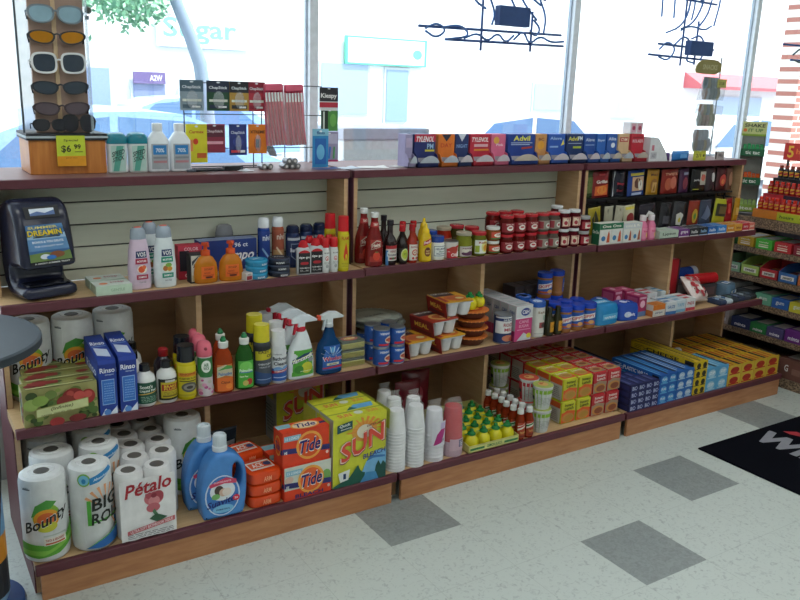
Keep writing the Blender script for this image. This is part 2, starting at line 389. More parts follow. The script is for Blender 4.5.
# ------------------------------------------------------------------ builders of packaging
def smooth_loop(p, n=3):
    for _ in range(n):
        q = []
        for i in range(len(p)):
            a, b = p[i], p[(i+1) % len(p)]; q += [(a[0]*.75+b[0]*.25, a[1]*.75+b[1]*.25), (a[0]*.25+b[0]*.75, a[1]*.25+b[1]*.75)]
        p = q
    return p
def rr(z, a): return (z, a)
def wrap(rings, z0, h, span, bg, art, strips=10):
    """a printed label wrapped on a round body"""
    return MB().art(F_loft(rings, z0, h, span), [('r', 0, 0, 1, 1, bg)]+art, strips)
def jar_lid(z, r, h, col, n=18, knurl=True):
    mb = MB().loft([(z, r*.97), (z+h*.1, r), (z+h*.9, r), (z+h, r*.93)], col, 24)
    return mb
def carton(w, d, h, col, front=(), left=(), top=(), right=(), back=(), flaps=True):
    """a glued carton standing with its base at z=0, front face at y=0"""
    mb = MB().box(0, 0, 0, w, d, h, col, min(w, d, h)*.015+.0004)
    if front: mb.art(F_front(0, 0, w, h, 0), list(front))
    if back or front: mb.art(F_back(w, 0, w, h, d), list(back or front))
    if left: mb.art(F_left(0, 0, d, h, 0), list(left))
    if right or left: mb.art(F_right(0, 0, d, h, w), list(right or left))
    if top: mb.art(F_top(0, 0, w, d, h), list(top))
    if flaps: mb.box(.02*w, d*.485, h, .98*w, d*.497, h+.0006, col)
    return mb
def splash(n, cols, u0=0, v0=0, u1=1, v1=1, rmin=.05, rmax=.14, seed=1, asp=1):
    R = random.Random(seed); o = []
    for i in range(n):
        a = R.uniform(rmin, rmax); o.append(('e', R.uniform(u0+a, u1-a), R.uniform(v0+a*asp, v1-a*asp), a, a*asp, cols[i % len(cols)]))
    return o
def lines(u, v0, v1, n, w, col, h=.4):
    """rows of small print as bars broken into words"""
    o = []; R = random.Random(int(u*1000)+n)
    for i in range(n):
        v = v0+(v1-v0)*i/max(1, n-1); a = u-w/2
        while a < u+w/2-.03:
            b = min(u+w/2, a+R.uniform(.05, .16)); o.append(('r', a, v, b, v+h*(v1-v0)/max(1, n), col)); a = b+.025
    return o
def bottle(name, cat, rings, col, cap=None, capcol=None, labels=(), extra=(), seg=20, kind='gloss', capn='cap', capkind='gloss'):
    parts = [('body', MB().loft(rings, (col, kind), seg))]
    if cap: parts.append((capn, MB().loft(cap, (capcol, capkind), seg)))
    for (z0, h, span, bg, art) in labels: parts.append(('label', wrap(rings, z0, h, span, bg, art)))
    return Kind(name, cat, parts+list(extra))
def can_rings(r, h): return [(0, r*.92), (.004, r), (h-.005, r), (h, r*.93)]
# --- shampoo
def shampoo(body, band, blob):
    R = [(0, .028, .018, 0, 0, 2.6), (.004, .031, .021, 0, 0, 2.6), (.07, .0325, .022, 0, 0, 2.6), (.13, .028, .02, 0, 0, 2.5), (.165, .022, .018, 0, 0, 2.2)]
    cap = [(.165, .022, .018, 0, 0, 2.2), (.17, .0225, .0185, 0, 0, 2.2), (.194, .02, .017, 0, 0, 2.2), (.202, .014, .012, 0, 0, 2.2)]
    return bottle('shampoo_bottle', 'bottle', R, body, cap, '#9aa6b4', [(.02, .11, 1.25, body, [('r', .12, .78, .88, .98, '#2b3d6b'), ('t', 'VO5', .5, .88, .6, .13, '#f4f4f4'), ('r', .1, .6, .9, .76, band), ('t', 'MOISTURE', .5, .68, .6, .06, '#ffffff')]+blob+[('r', .15, .14, .85, .28, band), ('t', 'SHAMPOO', .5, .21, .5, .06, '#ffffff'), ('t', '12.5 OZ', .5, .06, .4, .05, '#7a7a88')])],
                  [('cap_disc', MB().loft([(.202, .011, .009), (.204, .010, .008)], '#e0705c', 14))])
K_shampoo_pink = shampoo('#d9c3d8', '#b02a4c', [('e', .5, .44, .3, .13, '#f7eee0'), ('e', .46, .44, .2, .1, '#e2582e'), ('e', .62, .5, .12, .06, '#e8703c')])
K_shampoo_white = shampoo('#dfe8ec', '#1f8f78', [('e', .5, .44, .34, .14, '#eef2d8'), ('e', .36, .42, .16, .08, '#b86a34'), ('e', .62, .4, .16, .07, '#d8932e'), ('e', .56, .52, .2, .06, '#7fae48')])
# --- liquid soap pump
_R = [(0, .034, .022), (.004, .038, .025), (.035, .040, .026), (.07, .036, .024), (.092, .024, .018), (.1, .013, .012)]
K_pump = bottle('soap_pump', 'bottle', _R, '#e8902a', [(.1, .015), (.118, .015), (.12, .007), (.135, .0045)], '#d9531e', [(.018, .045, 1.2, '#e36a1c', [('t', 'SOAP', .5, .78, .6, .16, '#8a2c10'), ('t', 'anti', .4, .5, .4, .16, '#b5401a'), ('t', 'bacterial', .5, .3, .7, .14, '#b5401a'), ('r', .3, .06, .75, .2, '#5c2412')])],
    [('pump_head', MB().loft([(.135, .010, .008), (.139, .013, .009), (.146, .012, .008)], '#cf4a1c', 14).tube([(0, 0, .142), (0, -.018, .143), (0, -.028, .136)], .004, '#cf4a1c'))], kind='clear', capn='collar')
# --- aerosol
def aerosol(name, col, capcol, h, r, art, caph=.03, domed=True, z0=.012, hh=None, bg=None, capz=None, span=2.6):
    R = [(0, r*.93), (.003, r), (h-caph-.012, r), (h-caph-.004, r*.88), (h-caph, r*.8)]
    cr = r*.93
    cap = [(h-caph-.004, cr), (h-caph, cr*1.02), (h-.008, cr*.98), (h, cr*.7 if domed else cr*.95)]
    return bottle(name, 'can', R, col, cap, capcol, [(z0, hh or (h-caph-.012-z0-.004), span, bg or col, art)])
K_deo_blue = aerosol('deodorant_can', '#1e3f8e', '#dfe4ea', .195, .021, [('t', 'nivi', .5, .82, .5, .16, '#dfe8f4'), ('p', [(.2, .5), (.8, .1), (.85, .16), (.25, .55)], '#8fb4e0'), ('r', .1, .02, .9, .07, '#c8d8ee')], .032)
K_deo_copper = aerosol('deodorant_can', '#a2543c', '#dfe4ea', .195, .021, [('t', 'nivi', .5, .82, .5, .16, '#e8d8cc'), ('r', 0, 0, 1, .45, '#c49a6a'), ('p', [(.2, .5), (.8, .1), (.85, .16), (.25, .55)], '#ead6b8')], .032)
K_shave = aerosol('shaving_cream_can', '#22335f', '#1b2748', .155, .026, [('r', 0, .86, 1, .95, '#c9d0dc'), ('p', [(.2, .75), (.8, .75), (.8, .3), (.5, .12), (.2, .3)], '#8796b4'), ('p', [(.23, .72), (.77, .72), (.77, .33), (.5, .16), (.23, .33)], '#1b2a55'), ('t', 'Barbasol', .5, .52, .66, .14, '#e8ecf4')], .022)
# --- flat tins
def tin(c1, c2, name='shoe_polish_tin', word='KIWI'):
    R = [(0, .037), (.002, .039), (.014, .039), (.0145, .041), (.021, .041), (.0225, .038)]
    return Kind(name, 'tin', [('body', MB().loft(R[:3], (c2, 'gloss'), 26)), ('lid', MB().loft([(.0135, .0405), (.014, .041), (.021, .041), (.0228, .037)], (c1, 'gloss'), 26).art(F_top(-.03, -.03, .06, .06, .0228), [('e', .5, .5, .45, .45, c2), ('t', word, .5, .5, .6, .2, '#e8e8e8')])),
        ('label', MB().art(F_loft(R[:3], .001, .012, 2.4), [('r', 0, 0, 1, 1, c2), ('t', word, .5, .5, .3, .55, '#f4f4f4'), ('r', .74, .25, .9, .7, c1)], 10))])
K_tin_cyan = tin('#3a9cc8', '#2c8cb8'); K_tin_navy = tin('#3a4054', '#1e2232')
# --- lighter fluid (flat can), butane
def fluid_can(body, panel, word):
    R = [(0, .027, .013, 0, 0, 4), (.003, .028, .014, 0, 0, 4), (.105, .028, .014, 0, 0, 4), (.112, .02, .011, 0, 0, 3)]
    return bottle('lighter_fluid_can', 'can', R, body, [(.110, .019, .012), (.114, .021, .013), (.128, .016, .012), (.138, .010, .010)], '#c8202a', [(.006, .096, 2.2, body, [('r', .18, 0, .82, .88, panel), ('p', [(.18, .88), (.82, .88), (.5, 1.0)], '#c8202a'), ('t', word, .5, .68, .5, .12, '#f0f0f0' if panel != '#e6e6e4' else '#222222'), ('e', .5, .44, .14, .06, '#b02430'), ('t', 'PREMIUM', .5, .24, .4, .06, '#c9c9c9'), ('t', 'FLUID', .5, .13, .3, .06, '#c9c9c9')])])
K_fluid_black = fluid_can('#c4c8cc', '#1c1c20', 'zippo'); 
K_fluid_white = aerosol('butane_refill_can', '#dcdedd', '#cc2028', .138, .017, [('t', 'BUTANE', .5, .88, .6, .07, '#303030'), ('e', .5, .6, .2, .12, '#c8242a'), ('e', .5, .6, .14, .085, '#f0f0f0'), ('p', [(.42, .54), (.58, .54), (.5, .68)], '#c8242a'), ('e', .5, .2, .16, .1, '#a4a8a8')]+lines(.5, .32, .42, 3, .6, '#707070'), .034, span=2.0)
K_butane = aerosol('butane_gas_can', '#c9bb1e', '#d0202a', .2, .023, [('t', 'FLAME', .5, .9, .66, .1, '#b83018'), ('p', [(.5, .78), (.66, .5), (.68, .36), (.58, .22), (.5, .34), (.42, .22), (.32, .36), (.38, .55)], '#d02c1c'), ('e', .53, .36, .07, .07, '#d9c81e')]+lines(.5, .05, .15, 3, .6, '#8a7a14'), .05, domed=False, span=2.2)
# --- glass jars
def jar(col, lidcol, h, r, art, bg, z0=.2, zh=.55, word=None, kind='clear', span=2.3, lidh=.014):
    R = [(0, r*.85), (.004, r*.97), (.01, r), (h*.68, r), (h*.82, r*.86), (h-lidh, r*.84)]
    return Kind('glass_jar', 'jar', [('body', MB().loft(R, (col, kind), 22)), ('lid', MB().loft([(h-lidh, r*.9), (h-lidh+.002, r*.93), (h-.002, r*.93), (h, r*.86)], (lidcol, 'gloss'), 24)), ('label', wrap(R, h*z0, h*zh, span, bg, art))])
K_salsa = jar('#6e1a16', '#c22a34', .098, .036, [('r', 0, .0, 1, 1, '#8c1c28'), ('e', .5, .45, .2, .28, '#e4e0d8'), ('e', .5, .5, .13, .1, '#b03440'), ('t', 'SALSA', .5, .86, .5, .14, '#e8c8c0')], '#8c1c28', .14, .48)
K_salsa_grey = jar('#6a5a50', '#c22a34', .098, .036, [('r', 0, .0, 1, 1, '#8f877c'), ('r', .05, .1, .35, .9, '#8c2430'), ('e', .66, .45, .18, .3, '#d8d4cc'), ('e', .66, .45, .1, .14, '#a03040')], '#8f877c', .14, .48)
K_jam = jar('#5e0f1c', '#dfe2e6', .095, .032, [('r', .05, .1, .42, .9, '#e6d6c0'), ('r', .52, .1, .95, .9, '#e6d6c0'), ('e', .24, .4, .12, .22, '#a82838'), ('e', .74, .4, .12, .22, '#a82838'), ('t', 'JELLY', .5, .82, .5, .12, '#7a1020')], '#b87a70', .14, .5)
K_jam_dark = jar('#6e0c1e', '#a8a8a8', .07, .034, [('r', .2, .1, .8, .9, '#e0d4c8'), ('e', .5, .45, .2, .2, '#c03048'), ('t', 'CHERRY', .5, .8, .5, .16, '#8a1020')], '#9c2030', .15, .5)
K_pimento = jar('#9a5a2c', '#e2e4e2', .068, .032, [('e', .5, .55, .34, .3, '#e8e4d8'), ('t', 'DIP', .5, .6, .4, .25, '#b02c28'), ('r', 0, 0, 1, .18, '#3a7a3c')], '#c9482e', .16, .5)
K_pickle = jar('#7a7f28', '#bf2c36', .105, .036, [('e', .6, .5, .25, .42, '#e4e08c'), ('e', .6, .42, .14, .25, '#d89a28'), ('t', 'Relish', .5, .82, .6, .15, '#a03024'), ('r', .02, .1, .25, .6, '#9cae3c')], '#e4e6e0', .12, .56)
K_pepper = jar('#8e9430', '#b0a894', .112, .037, [('e', .5, .3, .4, .22, '#5c2c50'), ('e', .3, .6, .2, .2, '#d8d4c4'), ('t', 'PEPPERS', .5, .8, .7, .15, '#6a2c4c')], '#c8c0b8', .06, .4)
K_olive = jar('#4e4a26', '#b8303c', .12, .036, [('r', .1, .2, .9, .8, '#6e6430'), ('t', 'OLIVES', .5, .5, .6, .3, '#d8d0a8')], '#57502a', .2, .4)
K_redjar = jar('#b5321e', '#b8a890', .12, .036, [('e', .5, .5, .3, .35, '#d84a28'), ('t', 'PEPPER', .5, .85, .6, .15, '#f0d8b0')], '#a82c1c', .2, .45)
K_mayo = jar('#e6e6dc', '#20429a', .092, .034, [('r', .06, .1, .94, .9, '#38506a'), ('r', .09, .14, .91, .86, '#dfe4e2'), ('t', 'HELLMANNS', .5, .68, .7, .16, '#2c3c60'), ('t', 'Real', .5, .46, .3, .12, '#3c6a50'), ('t', 'Mayonnaise', .5, .28, .6, .14, '#2c3c60')], '#e0e4e0', .14, .52, kind='gloss', lidh=.026)
# --- condiment bottles
_R = [(0, .033, .022), (.005, .037, .026), (.05, .038, .027), (.1, .034, .024), (.15, .018, .016), (.175, .0135, .0135), (.19, .0135, .0135)]
K_ketchup = bottle('ketchup_bottle', 'bottle', _R, '#7a1416', [(.188, .016), (.19, .0168), (.205, .0168), (.208, .014)], '#e4e6e6', [(.02, .085, 1.5, '#a8261c', [('p', [(.1, .55), (.9, .68), (.9, .92), (.5, .98), (.1, .8)], '#c8bfae'), ('p', [(.13, .58), (.87, .70), (.87, .88), (.5, .93), (.13, .77)], '#8e1c1c'), ('t', 'Heinz', .5, .76, .62, .16, '#f2ece0', .1, .1), ('e', .5, .26, .26, .2, '#d0402a'), ('r', .4, .42, .6, .47, '#3e7a34')]), (.152, .02, 3, '#b0282c', [('t', 'TOMATO', .5, .5, .4, .5, '#f0e0d0')])])
_R = [(0, .027), (.004, .029), (.095, .029), (.115, .022), (.13, .0125), (.17, .0115)]
K_steak = bottle('sauce_bottle', 'bottle', _R, '#241214', [(.168, .0135), (.17, .0142), (.19, .0142), (.192, .012)], '#1e1a24', [(.02, .065, 2.2, '#d8d4cc', [('r', 0, .78, 1, 1, '#b02c30'), ('t', 'HEINZ', .5, .62, .4, .14, '#8a1c20'), ('t', 'Worcestershire', .5, .4, .8, .16, '#30284c'), ('r', .25, .08, .75, .22, '#8c2434'), ('e', .5, .15, .1, .08, '#3c5c34')])])
_R = [(0, .022), (.004, .024), (.08, .024), (.098, .016), (.11, .0105), (.135, .010)]
K_soy = bottle('sauce_bottle', 'bottle', _R, '#1c1210', [(.133, .0125), (.135, .0135), (.158, .013), (.16, .011)], '#c02228', [(.012, .055, 2.0, '#23201c', [('e', .5, .5, .36, .46, '#d4d8a0'), ('e', .5, .52, .28, .34, '#b8c83c'), ('t', 'SOY', .5, .55, .3, .18, '#3c5c1c')])])
K_hot = bottle('sauce_bottle', 'bottle', _R, '#a02a18', [(.133, .0125), (.135, .0135), (.158, .013), (.16, .011)], '#b02428', [(.012, .066, 2.0, '#e2ded4', [('t', 'BUFFALO', .5, .84, .7, .12, '#a02820'), ('e', .5, .5, .26, .2, '#c84030'), ('e', .5, .5, .18, .13, '#e8d8c0'), ('t', 'HOT', .5, .5, .2, .12, '#902018'), ('e', .34, .14, .1, .08, '#c83828'), ('e', .64, .14, .1, .08, '#c83828')])])
_R = [(0, .027, .02), (.005, .03, .023), (.06, .029, .022), (.075, .03, .023), (.115, .024, .019), (.13, .0145, .0145)]
K_mustard = bottle('mustard_bottle', 'bottle', _R, '#dcb81a', [(.128, .0165), (.132, .0175), (.142, .015), (.15, .008), (.168, .0045)], '#e8c41e', [(.008, .104, 1.6, '#dcb81a', [('p', [(.08, .62), (.92, .76), (.92, .94), (.08, .8)], '#b8242c'), ('t', "French's", .5, .785, .7, .12, '#f4f0e8', .1, .13), ('e', .5, .36, .3, .2, '#5c2c18'), ('e', .5, .36, .24, .15, '#8a4a1c'), ('t', 'YELLOW', .5, .4, .36, .06, '#f0e0a0'), ('t', 'MUSTARD', .5, .3, .36, .06, '#f0e0a0')])])
def food_can(col, art, h=.1, r=.034, bg=None, name='food_can'):
    R = [(0, r*.97), (.001, r), (.003, r), (.004, r*.97), (h-.004, r*.97), (h-.003, r), (h-.001, r), (h, r*.95), (h-.003, r*.92)]
    Rl = [(0, r*.975), (h, r*.975)]
    return Kind(name, 'can', [('body', MB().loft(R[:8], ('#a8acb0', 'metal'), 24).loft([(h-.003, r*.9), (h-.0025, r*.5)], ('#b8bcc0', 'metal'), 24)), ('label', MB().art(F_loft(Rl, .005, h-.010, 2*pi-.02), [('r', 0, 0, 1, 1, bg or col)]+[tuple([a[0]]+[(.5+(q-.5)*.36 if i in (0,) or (i == 2 and a[0] in 'r') else q) for i, q in enumerate(a[1:])]) if False else a for a in art], 28))])
def cw(art):
    """squeeze front art into the front third of a full wrap"""
    o = []
    for a in art:
        S = lambda u: .5+(u-.5)*.36
        if a[0] == 'r': o.append(('r', S(a[1]), a[2], S(a[3]), a[4], a[5]))
        elif a[0] == 'e': o.append(('e', S(a[1]), a[2], a[3]*.36, a[4], a[5]))
        elif a[0] == 'p': o.append(('p', [(S(u), v) for u, v in a[1]], a[2]))
        else: o.append(('t', a[1], S(a[2]), a[3], a[4]*.36)+tuple(a[5:]))
    return o
K_redcan = food_can('#d8d4cc', cw([('r', 0, 0, 1, .4, '#c2202a'), ('p', [(0, .4), (1, .75), (1, .9), (0, .6)], '#c2202a'), ('e', .4, .55, .3, .2, '#b03a2c'), ('t', 'CHILI', .5, .22, .5, .2, '#f4f0e8'), ('r', .6, .1, .9, .4, '#eceae4')]), .098, .034)
K_sausage = food_can('#1f4f9e', cw([('r', .02, .7, .98, .95, '#2a62b4'), ('t', 'VIENNA', .4, .82, .6, .13, '#f2f2f2'), ('e', .66, .42, .3, .22, '#e0d0c0'), ('e', .6, .44, .2, .1, '#b5503a'), ('e', .72, .36, .2, .09, '#c2614a'), ('r', .05, .08, .6, .2, '#cc2630')]), .075, .031, name='sausage_can')
# --- boxes for the upper shelf
K_soapbox = Kind('soap_box', 'box', [('carton', carton(.115, .075, .032, '#cfdccf', front=[('r', 0, 0, 1, 1, '#c3d9c4'), ('t', 'GENTLE', .6, .5, .4, .3, '#8fb090')], top=[('r', .0, .0, 1, 1, '#d6dfd8'), ('e', .26, .4, .12, .16, '#e08048'), ('t', 'soap', .66, .5, .4, .3, '#b06a78')], left=[('r', .05, .1, .95, .9, '#b7cdb9')]))])
K_hairdye = Kind('hair_colour_box', 'box', [('carton', carton(.085, .045, .125, '#c22a44', front=[('r', 0, .7, 1, 1, '#c93850'), ('r', .05, .25, .45, .85, '#201c28'), ('t', 'COLOR', .55, .9, .6, .1, '#f0c8d0'), ('t', 'GEL', .5, .12, .5, .12, '#f0c8d0')]))])
K_hairdye2 = Kind('hair_colour_box', 'box', [('carton', carton(.065, .04, .105, '#26262c', front=[('r', .06, .06, .94, .94, '#c8c4b8'), ('p', [(.1, .6), (.5, .92), (.9, .6), (.9, .75), (.5, .94), (.1, .75)], '#2c2c34'), ('t', 'JUST', .45, .6, .6, .13, '#202028'), ('t', 'MEN', .55, .42, .6, .13, '#202028'), ('r', .1, .08, .9, .28, '#b8a068')]))])
K_bluebox = Kind('tissue_box', 'box', [('carton', carton(.22, .06, .115, '#20387e', front=[('t', '96 ct', .72, .84, .24, .14, '#e8ecf4'), ('t', 'campo', .66, .45, .56, .3, '#f0f0f4', .2), ('r', 0, .0, 1, .1, '#c8d0e0')], top=[('r', 0, 0, 1, 1, '#8896b8')]))])
K_greycap = bottle('deodorant_stick', 'bottle', [(0, .03, .018), (.12, .032, .02)], '#6e7074', [(.119, .031, .019), (.124, .032, .02), (.15, .026, .015), (.156, .014, .008)], '#7c7e82')
K_smallbox = Kind('ointment_box', 'box', [('carton', carton(.028, .1, .028, '#d8d4d0', front=[('r', .1, .1, .9, .6, '#a03038'), ('t', 'AID', .5, .78, .6, .2, '#504850')], top=[('r', .1, .1, .9, .9, '#c0b4b0'), ('r', .1, .4, .9, .6, '#a84850')]))])
# --- dispenser on the left
_hp = [(.085, .0), (.085, .30), (.06, .335), (.02, .35), (-.02, .345), (-.05, .325), (-.07, .28), (-.088, .2), (-.096, .125), (-.088, .112), (-.005, .112), (.0, .10), (.0, .055), (-.085, .052), (-.096, .03), (-.092, .0)]
_pa = [('r', 0, 0, 1, 1, '#3b6ea8'), ('r', 0, .3, 1, .62, '#5f8fc0'), ('p', [(0, .62), (0, .7), (.1, .76), (.25, .66), (.5, .7), (.8, .64), (1, .76), (1, .62)], '#9dbfdc'), ('p', [(0, 0), (1, 0), (1, .26), (.7, .2), (.4, .25), (0, .22)], '#6f8a4a'), ('p', [(.55, .96), (.78, 1.0), (1, 1.0), (1, .9)], '#4a7fb4'), ('t', 'SUMMER', .45, .93, .8, .07, '#e8dc7a'), ('t', 'DREAMIN', .47, .78, .94, .17, '#1c1c14'), ('t', 'DREAMIN', .47, .785, .9, .15, '#e9cf2a'), ('r', .15, .655, .85, .68, '#20262c'), ('t', 'BONUS & YOU DELITE', .5, .54, .8, .06, '#eef4fa'), ('t', 'THE COOLEST WAY', .5, .42, .74, .045, '#dfe8f2'), ('e', .36, .13, .12, .07, '#dce4ec'), ('e', .66, .17, .18, .09, '#8a5230'), ('e', .5, .1, .12, .06, '#2c70c0'), ('r', 0, -.09, 1, 0, '#12131c'), ('t', 'A GREAT SUMMER TREAT', .5, -.045, .84, .04, '#e8e8e8')]
_xd = Matrix.Rotation(pi/2, 4, 'Z')
def _yf(z):
    P = [(.125, -.096), (.2, -.088), (.28, -.07), (.325, -.05), (.345, -.02)]
    for (a, b), (c_, d_) in zip(P, P[1:]):
        if z <= c_: return b+(z-a)/(c_-a)*(d_-b)
    return -.02
_dh = MB().solid([smooth_loop(_hp, 2)], .168, .022, ('#23273c', 'gloss'), _xd, smooth=True)
_dp = MB().art(lambda u, v, o: (-.062+u*.128*(1-.14*v), _yf(.142+v*.125)-.004-o, .142+v*.125), _pa)
_dd = MB().art(lambda u, v, o: (-.04+u*.075, _yf(.298+v*.022)-.004-o, .298+v*.022), [('r', -.2, -.4, 1.2, 1.3, '#15171f'), ('r', 0, 0, 1, 1, '#dfe8f4'), ('p', [(0, 0), (1, 0), (1, .7), (.6, .3), (.3, .6), (0, .3)], '#5a74a8')])
_dt = MB().loft([(.052, .07, .04, 0, -.048, 4), (.056, .066, .036, 0, -.048, 4)], ('#12131c', 'gloss'), 24)
K_dispenser = Kind('countertop_dispenser', 'dispenser', [('housing', _dh), ('poster', _dp), ('display', _dd), ('drip_tray', _dt)])

# ---------------- second shelf
def roses():
    o = [('r', 0, 0, 1, 1, '#a5a266')]
    o += splash(34, ['#4e6a2e', '#6f8440', '#8fa050', '#3e5226'], 0, 0, 1, 1, .035, .085, 5, 1.5)
    o += [('e', .1, .62, .1, .16, '#9fb860'), ('e', .22, .7, .11, .14, '#8aa64c'), ('e', .66, .7, .15, .22, '#8a2222'), ('e', .86, .64, .1, .2, '#a02c28'), ('e', .62, .78, .05, .08, '#b84a40'), ('e', .86, .7, .06, .1, '#c25048'), ('e', .74, .7, .08, .12, '#c85048'), ('e', .55, .6, .12, .16, '#8e3028'), ('e', .42, .08, .1, .12, '#a02c2c'), ('e', .7, .1, .12, .1, '#7c2222')]
    o += [('p', [(.15, .26), (.86, .36), (.86, .62), (.15, .5)], '#a8a860'), ('p', [(.16, .28), (.85, .38), (.85, .6), (.16, .48)], '#cfd49a'), ('t', '(Infinite)', .5, .46, .3, .11, '#6a6a3c', .1, .12), ('t', 'FACIAL TISSUES  100', .42, .33, .4, .035, '#7c7c50', 0, .12)]
    return o
_w, _d_, _h = .262, .07, .145
K_tissue = Kind('tissue_box', 'box', [('carton', carton(_w, _d_, _h, '#b4b274', front=roses(), top=[('r', 0, 0, 1, 1, '#8a8a4c')]+splash(12, ['#4e6230', '#6c8040', '#8c2e2a', '#7a2624'], 0, 0, 1, 1, .06, .12, 9, 2)+[('r', .1, .35, .5, .75, '#842a28'), ('r', .05, .0, .95, .1, '#c8c890')], left=[('r', 0, 0, 1, 1, '#a4a060'), ('r', .2, .1, .8, .9, '#8890a0')]+splash(6, ['#4e6230', '#8c2e2a'], 0, 0, 1, 1, .15, .25, 3, .5)))])
def towel(h, r, art, name='paper_towel_roll', cat='paper towels', span=2.15, core=True):
    R = [(0, r*.86), (.006, r*.96), (.02, r), (h-.02, r), (h-.005, r*.95), (h, r*.8)]
    b = MB().loft(R, ('#dfe2e2', 'paper'), 30)
    top = MB().loft([(h, r*.34), (h+.0015, r*.3)], '#5c5a58', 20).tube([(r*.55*cos(a)*(1+.06*sin(5*a)), r*.5*sin(a), h+.0003) for a in [i*pi/10 for i in range(20)]], .0014, ('#f4f6f8', 'gloss'), 5, closed=True)
    wr = MB().art(F_loft(R, 0, h, span), art, 16)
    # crinkled seam of the wrapper
    for k in range(7):
        a = k*.9+.3; wr.tube([(r*1.004*sin(a+.02*sin(z*90)), -r*1.004*cos(a+.02*sin(z*90)), z) for z in [.02+(h-.04)*j/8 for j in range(9)]], .0005, ('#e8ecee', 'gloss'), 4)
    return Kind(name, cat, [('roll', b), ('core', top), ('wrapper_print', wr)])
def bounty(dy=0, f=1):
    L = [('r', .04, .88, .22, .895, '#6c7478'), ('t', '1 ROLL', .12, .9, .16, .018, '#505860'), ('e', .5, .56, .27, .15, '#8cb83c'), ('p', [(.2, .56), (.3, .7), (.52, .76), (.72, .72), (.6, .66), (.4, .62)], '#4e9a40'), ('e', .5, .53, .25, .12, '#e8a42c'), ('e', .5, .53, .18, .08, '#dd6a30'), ('e', .5, .44, .2, .06, '#c8c83c'),
         ('t', 'Bounty', .5, .5, .92, .19, '#f2f4f4', .15, .22), ('t', 'Bounty', .5, .5, .88, .17, '#1c2220', .15, .22),
         ('p', [(-.1, .1), (.3, .07), (.7, .1), (1.1, .2), (1.1, .42), (.9, .3), (.5, .22), (-.1, .26)], '#5da634'), ('p', [(-.1, .12), (.4, .1), (1.1, .24), (1.1, .3), (.5, .16), (-.1, .17)], '#86c24c'),
         ('r', .42, .22, .86, .31, '#e8e4da'), ('t', 'THICK & ABSORBENT', .64, .28, .38, .03, '#b04830'), ('r', .45, .23, .83, .25, '#c8623c'), ('r', .42, .33, .86, .345, '#c0c8c0')]
    return L
K_bounty = towel(.262, .066, bounty())
_ray = []
for a in range(-3, 9):
    t = a*pi/10; _ray.append(('p', [(.72+.16*cos(t), .5+.12*sin(t)), (.72+.52*cos(t-.06), .5+.3*sin(t-.06)), (.72+.52*cos(t+.06), .5+.3*sin(t+.06))], '#e8a878'))
K_bigroll = towel(.24, .062, [('e', .28, .88, .14, .075, '#7fb84c'), ('e', .28, .88, .11, .058, '#7cc4dc'), ('e', .28, .87, .045, .03, '#2c86c0'), ('p', [(.4, .82), (.6, .84), (.98, .94), (.98, .99), (.7, .95), (.4, .9)], '#2f86c4'), ('t', 'Absorbent', .68, .895, .4, .03, '#dcecf6', 0, .12)]+_ray+[('r', .32, .34, .4, .64, '#58b040'), ('p', [(.38, .36), (1.1, .4), (1.1, .42), (.38, .38)], '#58b040'), ('t', 'BIG', .72, .6, .6, .15, '#1a201c', .12, .06), ('t', 'ROLL', .76, .43, .72, .14, '#1a201c', .12, .06), ('p', [(.25, .06), (.5, .13), (1.05, .24), (1.05, .08), (.6, .05)], '#2466b0'), ('p', [(.22, .05), (.5, .145), (1.05, .26), (1.05, .245), (.5, .13)], '#68b45a'), ('t', '1 ROLL  80 SHEETS', .7, .03, .5, .018, '#505860')])
def petal_pack():
    h = .205; r = .0475; parts = []
    b = MB()
    R = [(0, r*.9), (.008, r), (h-.012, r), (h, r*.86)]
    for k in (0, 1):
        xf = Matrix.Translation((r+k*2*r-.0005*k, r, 0)); b.loft(R, '#e4e4e4', 26, xf)
        b.loft([(h, r*.5), (h+.001, r*.46)], '#66625e', 18, xf); b.loft([(.1, r*1.004), (.1, r*1.005)], '#d0d0d0', 26, xf)
    F = lambda u, v, o: (u*4*r, -.0015-o, v*h)
    art = [('r', .02, .03, .98, .93, '#e9e9ea')]
    art += [('e', .6, .6, .17, .11, '#c87078'), ('e', .55, .66, .1, .07, '#b4505c'), ('e', .68, .62, .09, .08, '#a84450'), ('e', .6, .56, .1, .07, '#d88c90'), ('e', .6, .64, .05, .035, '#8c2c3c'), ('e', .58, .46, .12, .07, '#c06670'), ('p', [(.56, .4), (.6, .44), (.74, .22), (.7, .2)], '#4c7858'), ('p', [(.5, .3), (.62, .36), (.82, .28), (.66, .22)], '#2e5a40'),
            ('t', 'Pétalo', .52, .8, .84, .22, '#e9e9ea', .2, .08), ('t', 'Pétalo', .52, .8, .8, .2, '#a81c2c', .2, .08), ('p', [(.12, .12), (.95, .2), (.95, .27), (.12, .18)], '#c06068'), ('t', 'ULTRA SOFT BATHROOM TISSUE', .54, .195, .74, .045, '#f0d8dc', 0, .1)]+lines(.52, .06, .12, 3, .8, '#606068')
    w = MB().art(F, art)
    return [('roll', b), ('wrapper_print', w)]
K_petal = Kind('toilet_paper_pack', 'toilet paper', petal_pack())
def petal_plain():
    b = petal_pack()[0]; return [b]
K_petal_plain = Kind('toilet_paper_pack', 'toilet paper', petal_plain())
